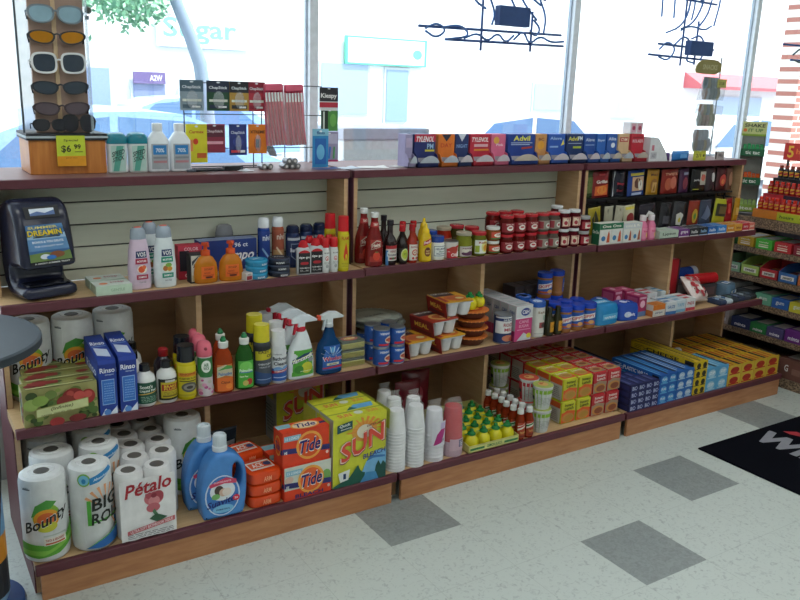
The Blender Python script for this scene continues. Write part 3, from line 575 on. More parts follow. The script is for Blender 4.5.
def rinso():
    w, d, h = .062, .15, .215
    mb = MB()
    prof = [(0, 0), (0, h*.80), (d*.02, h*.86), (d*.98, h*1.0), (d, h*1.0), (d, 0)]
    mb.prism([(a, b) for a, b in prof], 0, w, '#1f3f9c', 'x')
    mb.art(F_front(0, 0, w, h*.8, 0), [('r', 0, .86, 1, 1, '#1c348a'), ('t', 'Rinso', .5, .88, .84, .1, '#eef2fa'), ('t', 'detergent', .6, .79, .5, .035, '#b8cce8'), ('r', .14, .2, .86, .7, '#9cc0ec'), ('r', .17, .215, .83, .685, '#3a78cc'), ('p', [(.05, 0), (.3, .13), (.6, .04), (.95, .16), (.95, 0)], '#dfe8f4'), ('e', .4, .05, .2, .06, '#5a90d8')]+lines(.5, .28, .64, 8, .54, '#8ab4ea', .3))
    a = (h*.14)/(d*.96)
    T = lambda u, v, o: (u*w, d*.02+v*d*.96, h*.86+v*h*.14+o)
    mb.art(T, [('p', [(.15, .2), (.85, .1), (.85, .4), (.15, .5)], '#c8d4ea'), ('t', 'Rinso', .5, .66, .8, .14, '#e8eef8'), ('r', .1, .52, .9, .55, '#6c8cd0')])
    mb.art(F_left(0, 0, d, h*.86, 0), [('r', .05, .1, .95, .9, '#274aa8'), ('t', 'Rinso', .5, .75, .7, .16, '#dfe6f4'), ('e', .5, .35, .3, .16, '#3c74c8')])
    return mb
K_rinso = Kind('detergent_box', 'box', [('carton', rinso())])
def round_bottle(body, capc, lab, bg, h=.15, r=.034):
    R = [(0, r*.92), (.004, r), (h*.62, r), (h*.72, r*.9), (h*.8, r*.55), (h*.84, r*.42)]
    return bottle('car_fluid_bottle', 'bottle', R, body, [(h*.83, r*.5), (h*.84, r*.53), (h*.98, r*.5), (h, r*.4)], capc, [(.012, h*.52, 2.5, bg, lab)])
K_greenlabel = round_bottle('#e4e6e4', '#1a1a1c', [('t', "Scott's", .4, .8, .5, .16, '#e8f0e8'), ('t', 'Liquid Field', .5, .6, .7, .14, '#e8f0e8'), ('p', [(.1, .42), (.9, .5), (.9, .55), (.1, .47)], '#d0a850')]+lines(.5, .1, .34, 4, .6, '#9cc0ac'), '#1c5440')
K_tirelabel = round_bottle('#dfe1df', '#1c1c20', [('r', .12, .1, .88, .85, '#c8b42c'), ('r', .16, .45, .84, .75, '#a03020'), ('t', 'BRAKE', .5, .66, .5, .12, '#e8c83c'), ('t', 'FLUID', .5, .53, .5, .1, '#e8c83c'), ('r', .3, .86, .7, .96, '#c8c8c8'), ('r', .2, .16, .8, .24, '#7a6c1c')]+lines(.5, .27, .4, 3, .5, '#5c4c14'), '#1c201c')
K_redcapbottle = round_bottle('#2a2024', '#a82028', [('r', .2, .2, .8, .8, '#5c2c2c')], '#241c20', .165, .034)
K_blackcapwhite = round_bottle('#e0e2e0', '#1a1a1c', [('r', .1, .1, .9, .9, '#c8ccc8'), ('t', 'OIL', .5, .5, .4, .3, '#34503c')], '#d8dcd8', .165, .032)
K_yellowcan = aerosol('starter_fluid_can', '#d2c21e', '#1a1c22', .2, .0285, [('r', 0, .82, 1, 1, '#d8c824'), ('r', .02, .66, .98, .78, '#d88a24'), ('t', 'ENGINE', .5, .74, .7, .07, '#a04018'), ('t', 'STARTER FLUID', .5, .6, .84, .06, '#3c3a1c'), ('r', .1, .5, .9, .53, '#4c4820'), ('e', .55, .32, .36, .16, '#5c5a50'), ('e', .55, .32, .26, .1, '#8c8a80'), ('e', .55, .32, .14, .05, '#3c3a38'), ('r', .05, .03, .95, .1, '#b8a818')], .055, domed=False, span=2.3)
_R = can_rings(.0255, .14)
K_freshener = Kind('air_freshener_can', 'can', [('body', MB().loft(_R, ('#dcdcdc', 'gloss'), 22)), ('label', wrap(_R, .003, .134, 2.6, '#d8d0d4', [('p', [(0, .6), (.2, .5), (.8, .48), (1, .6), (1, 1), (0, 1)], '#2f7a40'), ('e', .5, .78, .24, .16, '#e8efe8'), ('t', 'AIR', .5, .82, .24, .09, '#2c6c3c'), ('t', 'WICK', .5, .73, .28, .08, '#2c6c3c')]+splash(12, ['#d07aa8', '#e0a0c0', '#c8c8b8', '#c05a90'], .02, .02, .98, .46, .06, .13, 8, .45))),
    ('cap', MB().loft([(.14, .0255), (.143, .027), (.16, .0262), (.178, .023, .023, 0, .003), (.186, .018, .016, 0, .006), (.19, .009, .008, 0, .007)], ('#e06a7e', 'gloss'), 22)), ('nozzle', MB().loft([(0, .006), (.004, .0045)], '#8c2c3c', 12, Matrix.Translation((0, -.022, .168)) @ Matrix.Rotation(pi/2, 4, 'X')))])
def dish(col, art, bg, cap='#1f7a48'):
    R = [(0, .027, .018), (.004, .031, .021), (.06, .031, .021), (.11, .029, .02), (.135, .022, .017), (.152, .0125, .0125)]
    return bottle('dish_soap_bottle', 'bottle', R, col, [(.151, .0145), (.153, .0155), (.17, .0155), (.172, .013)], '#e4e8e4', [(.008, .09, 1.7, bg, art)], [('spout', MB().loft([(.172, .009), (.178, .010), (.184, .0065), (.188, .005)], (cap, 'gloss'), 14))], kind='clear')
K_dish_orange = dish('#b5471f', [('r', 0, 0, 1, .5, '#e2702a'), ('p', [(0, .5), (.5, .6), (1, .5), (1, .9), (.5, 1), (0, .9)], '#c8c0a0'), ('p', [(.05, .78), (.6, .98), (.98, .92), (.98, .82), (.5, .84)], '#4c9a48'), ('t', 'Palmolive', .5, .66, .8, .12, '#2c6cb0'), ('t', 'Citrus', .5, .34, .5, .1, '#7a3010'), ('e', .7, .18, .2, .1, '#f08a34')], '#c8702c')
K_dish_green = dish('#2f6a2c', [('r', 0, 0, 1, 1, '#4cae3c'), ('e', .5, .78, .4, .2, '#7cd060'), ('t', 'Palmolive', .5, .64, .8, .12, '#e6f4ee'), ('r', .1, .56, .9, .59, '#2c6cb0'), ('t', 'Apple Pear', .35, .42, .5, .08, '#e8f4e0'), ('e', .68, .22, .18, .12, '#b8342c'), ('e', .45, .18, .16, .1, '#c8b860')], '#48a83c')
K_ovencan = aerosol('oven_cleaner_can', '#3e4248', '#d8cc28', .215, .028, [('r', 0, 0, 1, 1, '#4a5058'), ('r', 0, .78, 1, 1, '#24262a'), ('p', [(0, .62), (1, .66), (1, .9), (0, .86)], '#c8bc24'), ('t', 'EASY', .4, .84, .5, .07, '#34321c'), ('t', 'OFF', .7, .74, .4, .08, '#34321c'), ('t', 'OVEN CLEANER', .5, .52, .7, .05, '#d8dce0'), ('t', 'HEAVY DUTY', .5, .44, .6, .045, '#b8bcc4'), ('p', [(0, 0), (1, 0), (1, .2), (0, .34)], '#2c4c7c'), ('r', .1, .1, .8, .12, '#8ca4c8')], .055, domed=False)
K_bathcan = aerosol('bathroom_cleaner_can', '#d8dce0', '#e2e4e8', .205, .0265, [('t', 'LYSOL', .3, .86, .4, .04, '#404858'), ('t', 'Bathroom', .5, .72, .9, .11, '#202838'), ('t', 'Cleaner', .5, .56, .8, .11, '#202838'), ('r', 0, 0, 1, .4, '#2c5cae'), ('e', .3, .38, .2, .08, '#78a8dc'), ('e', .7, .4, .2, .07, '#78a8dc'), ('p', [(0, .24), (1, .32), (1, .4), (0, .32)], '#c03040'), ('t', 'DISINFECTS', .5, .32, .7, .04, '#f0f0f0', 0, .06), ('r', .1, .1, .8, .13, '#b8cce8')], .055, domed=False)
K_clearcapcan = aerosol('bathroom_cleaner_can', '#b8bcc0', '#c4c8cc', .212, .0265, [('r', 0, 0, 1, .4, '#2c5cae')], .05, domed=False)
def trigger_spray(name, rings, col, lab, headcol, trigcol, nozcol, kind='gloss', neckcol=None):
    z = rings[-1][0]
    head = MB().solid([[(-.040, z+.034), (-.036, z+.05), (.0, z+.062), (.03, z+.058), (.062, z+.036), (.058, z+.030), (.014, z+.030), (.012, z+.012), (-.012, z+.012), (-.014, z+.03), (-.034, z+.03)]], .02, .004, (headcol, 'gloss'))
    trig = MB().solid([[(-.022, z+.032), (-.013, z+.032), (-.016, z+.01), (-.024, z-.012), (-.030, z-.014), (-.026, z+.008)]], .012, .002, (trigcol, 'gloss'))
    noz = MB().box(-.050, -.009, z+.030, -.039, .009, z+.050, (nozcol, 'gloss'), .002)
    coll = MB().loft([(z-.002, .0155), (z, .0165), (z+.014, .0155), (z+.016, .012)], (neckcol or trigcol, 'gloss'), 20)
    parts = [('body', MB().loft(rings, (col, kind), 26)), ('collar', coll), ('spray_head', head, [('nozzle', noz)]), ('trigger', trig)]
    for (z0, h, span, bg, art) in lab: parts.append(('label', wrap(rings, z0, h, span, bg, art)))
    return Kind(name, 'bottle', parts)
_R = [(0, .044, .026, 0, 0, 3), (.005, .049, .030, 0, 0, 3), (.07, .049, .030, 0, 0, 3), (.12, .040, .027, .004, 0, 2.6), (.16, .025, .021, .008, 0, 2.3), (.185, .0145, .0145, .01, 0, 2)]
_fa = [('p', [(.04, .1), (.3, .02), (.95, .06), (.97, .8), (.7, 1.0), (.3, .9), (.04, .6)], '#52a83a'), ('e', .66, .3, .26, .22, '#c8cc3c'), ('e', .3, .26, .2, .16, '#3e8c34'), ('p', [(.02, .5), (.98, .72), (.98, .9), (.5, .86), (.02, .66)], '#24406c'), ('p', [(.02, .58), (.98, .82), (.98, .86), (.02, .62)], '#c8d820'), ('t', 'fantastik', .5, .70, .9, .17, '#f4f6f4', .15, .24), ('e', .82, .6, .12, .08, '#8c94a0'), ('t', 'all purpose', .6, .18, .5, .05, '#e8f0e0')]
K_fantastik = trigger_spray('spray_cleaner_bottle', [tuple(list(r[:3])+[r[3]-.005, r[4], r[5]]) for r in _R], '#dfe6ea', [(.015, .1, 1.7, '#5cae40', _fa)], '#dde6ee', '#c8283c', '#c8283c')
_R2 = [(0, .047, .026, 0, 0, 3), (.005, .052, .029, 0, 0, 3), (.09, .052, .029, 0, 0, 3), (.125, .044, .026, 0, 0, 2.6), (.15, .026, .02, 0, 0, 2.3), (.165, .024, .018, 0, 0, 2), (.195, .014, .014, 0, 0, 2)]
_wa = [('p', [(.02, .05), (.98, .05), (1, .5), (.85, .85), (.5, 1), (.15, .85), (0, .5)], '#1f62b8'), ('e', .5, .82, .14, .12, '#5aa8dc')]+[('p', [(.5, .56), (.5+.62*cos(t)-.03*sin(t), .56+.42*sin(t)), (.5+.62*cos(t)+.03, .56+.42*sin(t)-.02)], '#c8e4f4') for t in (.5, .9, 1.35, 1.8, 2.3, 2.7)]+[('t', 'Windex', .5, .48, .98, .2, '#e8f0f8'), ('t', 'Windex', .5, .48, .92, .17, '#c8242c'), ('r', .2, .2, .8, .3, '#d8dcc0'), ('t', 'ORIGINAL', .5, .25, .4, .06, '#3c4c3c'), ('p', [(.02, .08), (.98, .08), (.98, .16), (.02, .13)], '#c02c3c')]
K_windex = trigger_spray('spray_cleaner_bottle', _R2, '#154a80', [(.02, .1, 1.5, '#1f62b8', _wa)], '#d4dce0', '#c8d4da', '#e05030', 'clear', '#d0d8dc')
_s = MB()
for k in range(1): 
    _s.box(0, 0, 0, .105, .07, .024, ('#b4b058', 'paper'), .004).box(.001, .001, .024, .104, .069, .033, ('#3a4a34', 'rubber'), .002).art(F_top(0, 0, .105, .07, .033), [('e', .5, .5, .36, .34, '#b84030'), ('e', .5, .5, .22, .2, '#d8a040'), ('t', 'SCRUB', .5, .5, .5, .2, '#f0e8c0')])
    _s.box(.0, .0, .0, .105, .07, .0335, ('#ffffff', 'film'))
K_sponge = Kind('scrub_sponge', 'sponge', [('sponge', _s)])
# ---------------- pantry shelf
def tray(col=('#8c2018', '#d8a028', '#c86a28')):
    """microwave meal: printed sleeve over a white two-bowl tray seen from its end"""
    w, d, h = .135, .15, .06
    b = MB()
    # sleeve: top, left face, slanted inwards
    b.prism([(0, h), (w, h), (w-.004, h+.003), (.004, h+.003)], 0, d, col[1], 'y')
    b.prism([(0, h), (.012, 0), (.009, 0), (-.003, h)], 0, d, col[0], 'y')
    b.art(lambda u, v, o: (u*w, v*d, h+.003+o), [('r', 0, 0, 1, 1, col[1]), ('r', .02, .62, .75, .98, '#3c1c20'), ('t', 'HORMEL COMPLEATS', .38, .88, .66, .1, '#e8dccc'), ('e', .55, .34, .36, .28, col[2]), ('e', .5, .34, .22, .16, '#b85a30'), ('e', .68, .3, .14, .1, '#d8c890'), ('r', .02, .04, .16, .56, '#a8301c')])
    b.art(lambda u, v, o: (-.003+(1-v)*.012-o, (1-u)*d, v*h), [('r', .04, .06, .96, .94, col[0]), ('t', 'MEAL', .5, .6, .6, .3, '#e0b848'), ('r', .1, .12, .9, .3, '#54141c')])
    t = MB()
    for cx in (.045, .105):
        t.loft([(.003, .020, .06, cx, d/2+.002, 4), (.006, .024, .064, cx, d/2+.002, 4), (h-.006, .030, .072, cx, d/2, 4), (h-.001, .0305, .073, cx, d/2, 4)], '#d2d4d6', 22)
    t.box(.012, .002, h-.006, w-.002, d-.002, h-.001, '#c8cacc', .001)
    return [('sleeve', b), ('tray', t)]
K_meal = Kind('microwave_meal', 'meal tray', tray())
K_meal_red = Kind('microwave_meal', 'meal tray', tray(('#7a1a20', '#b0402c', '#d8a860')))
_mb = MB().loft([(0, .05, .05), (.004, .055, .055), (.04, .072, .072)], '#5a2a1c', 26).loft([(.038, .073, .073), (.041, .078, .078), (.044, .076, .076), (.0455, .05, .05)], '#c86a28', 26)
for k in range(26):
    a = 2*pi*k/26; _mb.box(-.0025, -.079, .038, .0025, -.074, .044, '#d88838', 0, Matrix.Rotation(a, 4, 'Z'))
_mb.art(F_top(-.055, -.055, .11, .11, .0455), [('e', .5, .5, .45, .45, '#b8401c'), ('e', .5, .5, .3, .3, '#e0a030'), ('t', 'PIE', .5, .5, .4, .2, '#7a1c14')])
K_pie = Kind('snack_bowl', 'bowl', [('bowl', _mb)])
_p = MB().loft([(0, .085), (.003, .09), (.016, .112), (.018, .118), (.0195, .118), (.018, .112), (.0185, .09)], ('#b8bcb8', 'metal'), 36)
for k in range(40): _p.box(-.002, -.1195, .0165, .002, -.1165, .0205, ('#c8ccc8', 'metal'), 0, Matrix.Rotation(2*pi*k/40, 4, 'Z'))
_p.loft([(.0195, .11), (.0205, .105)], '#8e9488', 36).art(F_top(-.08, -.08, .16, .16, .0205), [('e', .5, .5, .46, .46, '#a8aca0'), ('t', 'FOIL PANS', .5, .5, .6, .12, '#5c6058')])
K_pan = Kind('foil_pan', 'pan', [('pan', _p)])
def cup_lemon(s=1):
    return [('body', MB().loft([(0, .014*s), (.004, .022*s), (.02*s, .0275*s), (.04*s, .026*s), (.055*s, .017*s), (.06*s, .010*s)], ('#d6cc22', 'gloss'), 20)), ('cap', MB().loft([(.058*s, .013*s), (.061*s, .0165*s), (.068*s, .015*s), (.072*s, .009*s), (.082*s, .007*s), (.084*s, .004*s)], ('#1e7a3c', 'gloss'), 12).add([(.012*s, -.004, .064*s), (.03*s, -.01, .068*s), (.034*s, .006, .06*s), (.014*s, .008, .062*s)], [(0, 1, 2, 3), (3, 2, 1, 0)], '#1e7a3c').add([(-.012*s, -.004, .064*s), (-.028*s, -.014, .066*s), (-.032*s, .002, .06*s), (-.014*s, .008, .062*s)], [(0, 1, 2, 3), (3, 2, 1, 0)], '#2a8a48'))]
K_lemon = Kind('lemon_juice_squeezer', 'lemon juice', cup_lemon())
K_coffee = food_can('#22386e', cw([('r', -.3, .36, 1.3, .98, '#dedede'), ('r', -.3, .82, 1.3, .93, '#24366a'), ('t', 'LA BLANCA', .5, .875, .7, .07, '#f0f0f0'), ('t', 'ROOST', .5, .68, .7, .13, '#b04858'), ('t', 'MILK', .5, .5, .6, .12, '#b04858'), ('e', .4, .18, .3, .12, '#c87a5c'), ('e', .7, .14, .25, .09, '#a83c34')]), .118, .036, name='powdered_milk_can')
K_sugar = Kind('sugar_box', 'box', [('carton', carton(.078, .052, .158, '#c8407c', front=[('r', 0, .66, 1, 1, '#d0d2d4'), ('e', .58, .82, .28, .11, '#2c3c88'), ('t', 'C&H', .58, .82, .4, .11, '#f0f0f4'), ('r', 0, .64, 1, .67, '#e8e8ea'), ('t', 'CANE', .5, .55, .6, .09, '#e8a8c4'), ('t', 'SUGAR', .5, .43, .6, .08, '#e8a8c4'), ('p', [(.1, .02), (.5, .24), (.95, .1), (.95, .02)], '#c8ccd0'), ('e', .82, .14, .14, .07, '#d8c83c'), ('r', .1, .32, .9, .345, '#e090b4')], top=[('r', 0, 0, 1, 1, '#b8babc'), ('r', .2, .3, .8, .7, '#a2a4a8')], left=[('r', 0, .0, 1, 1, '#aaacb0'), ('t', 'C&H', .5, .8, .6, .1, '#40487c'), ('r', 0, 0, 1, .3, '#b0386c')]))])
_R = [(0, .031), (.003, .033), (.12, .033), (.122, .031)]
K_canister = Kind('creamer_canister', 'canister', [('body', MB().loft(_R, ('#d8d8d4', 'gloss'), 22)), ('label', wrap(_R, .004, .114, 2.6, '#d4d2cc', [('t', 'Salt', .4, .85, .4, .08, '#80603c'), ('r', .5, .58, .95, .74, '#9cb4a4'), ('r', .3, .3, .6, .5, '#8c3c40'), ('e', .6, .4, .2, .08, '#402c2c'), ('r', .1, .1, .8, .12, '#9c9c9c')])), ('lid', MB().loft([(.12, .0335), (.122, .035), (.138, .035), (.14, .033), (.1402, .029), (.139, .028)], ('#2a5cb4', 'gloss'), 22).loft([(.1385, .0275), (.139, .02)], '#c8dcec', 22))])
_R = [(0, .021), (.003, .0225), (.075, .0225), (.1, .012), (.12, .0105)]
K_oil = bottle('oil_bottle', 'bottle', _R, '#2a2a16', [(.118, .0125), (.12, .013), (.136, .0125), (.137, .01)], '#28281c', [(.02, .05, 1.5, '#c88a1c', [('r', .2, .1, .8, .9, '#d89a24'), ('t', 'OIL', .5, .6, .5, .3, '#5c3010')])])
_R = [(0, .030), (.004, .033), (.018, .034), (.02, .0325), (.085, .0325), (.089, .034), (.094, .033)]
K_pb = Kind('peanut_butter_jar', 'jar', [('body', MB().loft(_R, ('#a8703c', 'gloss'), 22)), ('label', wrap([(0, .034), (.1, .034)], .02, .064, 2.8, '#2458b0', [('p', [(.1, .3), (.9, .5), (.9, .85), (.1, .65)], '#e8e8e4'), ('t', 'SKIPPY', .5, .575, .72, .22, '#c02430', 0, .25), ('r', .1, .06, .9, .2, '#b8582c'), ('e', .7, .2, .14, .14, '#d8a060')])), ('lid', MB().loft([(.093, .0345), (.095, .036), (.113, .0355), (.116, .032)], ('#1c44b8', 'gloss'), 26))])
def pouch(w, h, t, col, art=(), header=None, name='snack_bag', cat='bag', film=False, seal=.06):
    n, m = 8, 10
    def S(u, v, o, sgn=-1):
        a = max(0, 1-abs(2*u-1)**2.4)**.6; b = max(0, 1-abs(2*v-1)**3)**.6
        cr = .0012*sin(u*23+v*9)*a*b
        return ((u-.5)*w, sgn*(t/2*a*b+.0006+cr+o), v*h)
    mb = MB()
    for sgn in (-1, 1):
        vs = [S(i/n, j/m, 0, sgn) for j in range(m+1) for i in range(n+1)]; fs = []
        for j in range(m):
            for i in range(n):
                q = (j*(n+1)+i, j*(n+1)+i+1, (j+1)*(n+1)+i+1, (j+1)*(n+1)+i); fs.append(q if sgn < 0 else q[::-1])
        mb.add(vs, fs, (col, 'gloss'), True)
    mb.art(lambda u, v, o: S(u, v, o+.0012), [('r', 0, 0, 1, seal*.6, col), ('r', 0, 1-seal*.6, 1, 1, col)]+list(art), 8)
    parts = [('bag', mb)]
    if header: parts.append(('header_card', MB().box(-w/2, -.0015, h-.002, w/2, .0015, h+header[0], header[1]).art(F_front(-w/2, h, w, header[0], -.0015), [('t', header[2], .5, .5, .7, .5, header[3]), ('e', .5, .85, .05, .1, '#202020')])))
    return Kind(name, cat, parts)
# ---------------- bottom shelf
def solidloops_handle():
    out = []
    pts = [(-.068, .004), (-.060, 0), (.052, 0), (.064, .006), (.072, .05), (.076, .10), (.074, .15), (.066, .182), (.040, .205), (.018, .214), (-.018, .214), (-.03, .205), (-.052, .18), (-.068, .13), (-.074, .07)]
    hole = [(.040, .088), (.054, .098), (.061, .13), (.055, .166), (.042, .178), (.030, .168), (.029, .12)]
    return [pts, hole[::-1]]
_lo = [smooth_loop(l, 2) for l in solidloops_handle()]
_jug = MB().solid(_lo, .078, .012, ('#4c8ad0', 'gloss'), smooth=True)
_jc = MB().loft([(.212, .021), (.214, .0235), (.228, .0235), (.23, .0205), (.262, .0205), (.266, .0185), (.2662, .0165), (.258, .016)], ('#dde6ec', 'gloss'), 28)
for k in range(28): _jc.box(-.0006, -.0215, .232, .0006, -.0203, .262, '#c8d4dc', 0, Matrix.Rotation(2*pi*k/28, 4, 'Z'))
_jl = MB().art(lambda u, v, o: (-.062+u*.112, -.0392-o, .01+v*.135), [('e', .5, .5, .5, .5, '#c8dcf0'), ('e', .5, .5, .46, .47, '#3f7fcc'), ('e', .5, .62, .36, .24, '#e4ecf2'), ('e', .4, .64, .13, .12, '#4c3c38'), ('e', .52, .58, .12, .1, '#d8b8a4'), ('e', .62, .58, .13, .1, '#e8dcd4'), ('e', .3, .5, .12, .07, '#7cb86c'), ('p', [(.12, .82), (.6, .94), (.9, .86), (.9, .76), (.55, .8), (.14, .74)], '#d8486c'), ('t', 'SUAVIZANTE', .5, .85, .5, .04, '#f8e0e8'), ('t', 'Suavitel', .48, .36, .86, .16, '#1c2c7c', .2, .12), ('e', .5, .18, .3, .1, '#7cc0e8'), ('t', 'PRIMAVERAL', .5, .17, .4, .04, '#20408c'), ('e', .88, .4, .1, .075, '#d82c4c'), ('t', '26', .88, .4, .1, .05, '#f4f4f4')])
K_jug = Kind('fabric_softener_jug', 'jug', [('body', _jug), ('cap', _jc), ('label', _jl)])
_sd = []
def tide(w, d, h, white=False):
    O = '#e0431f'; ring = '#f0a848'
    fr = [('r', 0, 0, 1, 1, O)]
    if white: fr += [('r', 0, .3, 1, 1, '#d4d8cc'), ('e', .9, .5, .1, .2, '#7cae5c'), ('r', 0, 0, 1, .26, O), ('e', .1, .62, .09, .1, '#d8b8a8')]
    fr += [('p', [(0, .38), (1, .26), (1, .42), (0, .54)], '#2c2c70'), ('r', .03, .74, .38, .9, '#8cbcd0'), ('t', '15 LOADS', .2, .82, .28, .08, '#e8f4f8'), ('e', .56, .52, .28, .42, ring), ('e', .56, .52, .23, .345, '#e4581f' if not white else '#e8642c'), ('t', 'Tide', .57, .52, .5, .44, '#f4ece4', .12, .14), ('t', 'Tide', .57, .52, .47, .38, '#22226c', .12, .14), ('t', 'HE', .06, .42, .06, .08, '#f0f0f0'), ('e', .94, .2, .03, .05, '#f0d0c0')]
    if white: fr.append(('t', 'BLEACH', .52, .09, .6, .12, '#302c6c'))
    tp = [('r', 0, 0, 1, 1, O), ('r', 0, .5, .3, .95, '#88b8c4'), ('p', [(.5, .25), (1, .35), (1, .55), (.5, .5)], '#2c2c70'), ('e', .56, .5, .3, .42, ring), ('e', .56, .5, .26, .34, '#f0d8b8'), ('t', 'Tide', .56, .5, .44, .44, '#22226c', .1)]
    lf = [('r', 0, 0, 1, 1, O), ('r', 0, .35, 1, .5, '#2c2c70'), ('e', .5, .55, .32, .3, ring), ('e', .5, .55, .26, .24, '#e4581f'), ('t', 'Tide', .5, .55, .46, .24, '#22226c')]
    return Kind('detergent_box', 'box', [('carton', carton(w, d, h, O, front=fr, top=tp, left=lf))])
K_tide = tide(.178, .075, .128); K_tide_w = tide(.178, .09, .128, True)
def sunbox(w=.225, d=.105, h=.262):
    Y = '#d6d83c'
    rays = [('p', [(.58, .78), (.58+.34*cos(t)-.02, .78+.2*sin(t)), (.58+.34*cos(t)+.035, .78+.2*sin(t)-.02)], '#e8943c') for t in [i*pi/9 for i in range(10)]]
    fr = [('r', 0, 0, 1, 1, Y), ('e', .58, .76, .24, .15, '#e8a84c')]+rays+[('e', .58, .76, .15, .1, '#e8e0c8'), ('p', [(.45, .0), (.62, .3), (.8, .44), (1, .42), (1, 0)], '#7cb8e0'), ('p', [(.62, .3), (.7, .38), (.98, .34), (.98, .31), (.75, .33)], '#3c78b8'), ('p', [(0, 0), (0, .03), (.3, .12), (.4, .22), (.46, .28), (.5, .2), (.54, .16), (.6, .14), (.56, 0)], '#1e5c4c'), ('p', [(.56, 0), (.62, .1), (.78, .1), (.8, .2), (.85, .28), (.9, .2), (.94, .26), (1, .2), (1, 0)], '#1c5048'), ('p', [(.5, 0), (.62, .14), (.8, .12), (.86, 0)], '#4a94c8'),
          ('p', [(.06, .8), (.34, .84), (.34, .96), (.06, .92)], '#1f4f54'), ('t', 'Quick', .2, .905, .2, .05, '#e8f0e8', .1, .08), ('t', 'dissolving', .22, .855, .2, .025, '#e8f0e8', 0, .08), ('t', 'DETERGENT', .78, .85, .34, .03, '#7c3c28', 0, .1),
          ('t', 'SUN', .54, .6, .86, .32, '#7a2440', 0, .3), ('t', 'SUN', .535, .605, .84, .30, '#f4d8c8', 0, .3), ('t', 'SUN', .535, .605, .80, .27, '#e0503c', 0, .3), ('t', 'BLEACH', .76, .41, .42, .07, '#2c3888', .1, .12), ('r', .1, .16, .28, .2, '#e8e8e4'), ('p', [(.08, .22), (.3, .25), (.27, .1), (.12, .08)], '#e4e8e4'), ('t', '1', .2, .16, .05, .08, '#1c3c6c')]
    tp = [('r', 0, 0, 1, 1, Y), ('r', 0, .42, 1, .5, '#9ea83a'), ('t', 'SUN', .25, .2, .24, .26, '#e0604c'), ('t', 'SUN', .78, .25, .2, .24, '#e0944c'), ('p', [(.4, .55), (.6, .95), (.95, .95), (.9, .6)], '#6cb0dc'), ('p', [(.38, .55), (.5, .8), (.6, .6)], '#1e5c4c'), ('e', .52, .25, .08, .14, '#d8e0d0')]
    lf = [('r', 0, 0, 1, 1, '#b8c0bc'), ('r', .1, .1, .9, .6, '#a8b4b0')]+lines(.5, .15, .56, 8, .7, '#6c787c')+[('r', 0, .7, 1, 1, '#c8cc4c')]
    return carton(w, d, h, Y, front=fr, top=tp, left=lf)
K_sun = Kind('detergent_box', 'box', [('carton', sunbox())])
_b = MB().loft([(0, .058, .055, 0, 0, 5), (.004, .062, .06, 0, 0, 5), (.024, .063, .061, 0, 0, 5), (.032, .06, .058, 0, 0, 5), (.036, .05, .05, 0, 0, 4)], ('#dc4a1c', 'gloss'), 28)
_b.art(F_top(-.05, -.05, .1, .1, .036), [('r', .05, .2, .95, .8, '#e8dcd0'), ('r', .1, .3, .9, .7, '#e25a24'), ('t', 'ACE', .4, .5, .4, .3, '#f4f0ec'), ('e', .78, .5, .14, .14, '#2c3c6c'), ('r', .05, .84, .95, .94, '#c83a1c')])
_b.art(F_front(-.05, .004, .1, .024, -.061), [('t', 'ARM', .5, .5, .3, .6, '#f0a070')])
K_orangebag = Kind('laundry_powder_bag', 'bag', [('bag', _b)])
_b = pouch(.13, .16, .035, '#2c3440', [('r', .1, .3, .9, .7, '#b8bcc4'), ('t', 'SOAP', .5, .5, .6, .2, '#2c3440')], name='laundry_powder_bag')
K_darkbag = _b
def foam_cups(n=14, col='#e4e6e8', r=.037, pitch=.0125, hcup=.085):
    mb = MB()
    for k in range(n):
        z = k*pitch
        if k == 0: mb.loft([(0, r*.66), (.002, r*.68), (pitch, r*.74)], col, 24)
        mb.loft([(z+pitch*.3, r*.93), (z+pitch*.45, r), (z+pitch*.8, r), (z+pitch, r*.9)], col, 24)
        mb.loft([(z, r*.86), (z+pitch*.3, r*.93)], col, 24)
    return mb
def cup_sleeve(n, col='#e4e6e8', band=None, r=.037, inv=True):
    """inverted foam cups nested, bottoms up, in a plastic sleeve"""
    L = n*.0115+.085; mb = MB(); 
    z = 0
    for k in range(n):
        mb.loft([(z, r*.99), (z+.003, r*1.0), (z+.0042, r*.93), (z+.0115, r*.90)], (col, 'paper'), 26); z += .0115
    mb.loft([(z, r*.93), (z+.005, r*.91), (z+.068, r*.70), (z+.07, r*.64)], (col, 'paper'), 26)
    sl = MB().loft([(.001, r*1.03), (z, r*1.02), (z+.07, r*.8), (z+.085, r*.5, r*.3), (z+.098, r*.75, r*.06)], ('#ffffff', 'film'), 18)
    parts = [('cup_stack', mb), ('plastic_sleeve', sl)]
    if band: parts.append(('label', wrap([(0, r*1.03), (z, r*1.03)], .03, .06, .8, '#c02c3c', [])))
    return parts
K_cups = Kind('foam_cup_sleeve', 'cups', cup_sleeve(13)); K_cups_tall = Kind('foam_cup_sleeve', 'cups', cup_sleeve(15))
_pp = cup_sleeve(8, '#e0e0e6', r=.041)
K_cups_mag = Kind('foam_cup_sleeve', 'cups', _pp+[('label', wrap([(0, .0425), (.2, .0425)], .05, .08, 1.5, '#d8d8e0', [('p', [(.1, .05), (.6, .15), (.95, .7), (.8, .9), (.3, .5)], '#b02c7c'), ('t', '24', .7, .25, .2, .14, '#5c3468'), ('r', .5, .7, .9, .95, '#c8b8d8')]))])
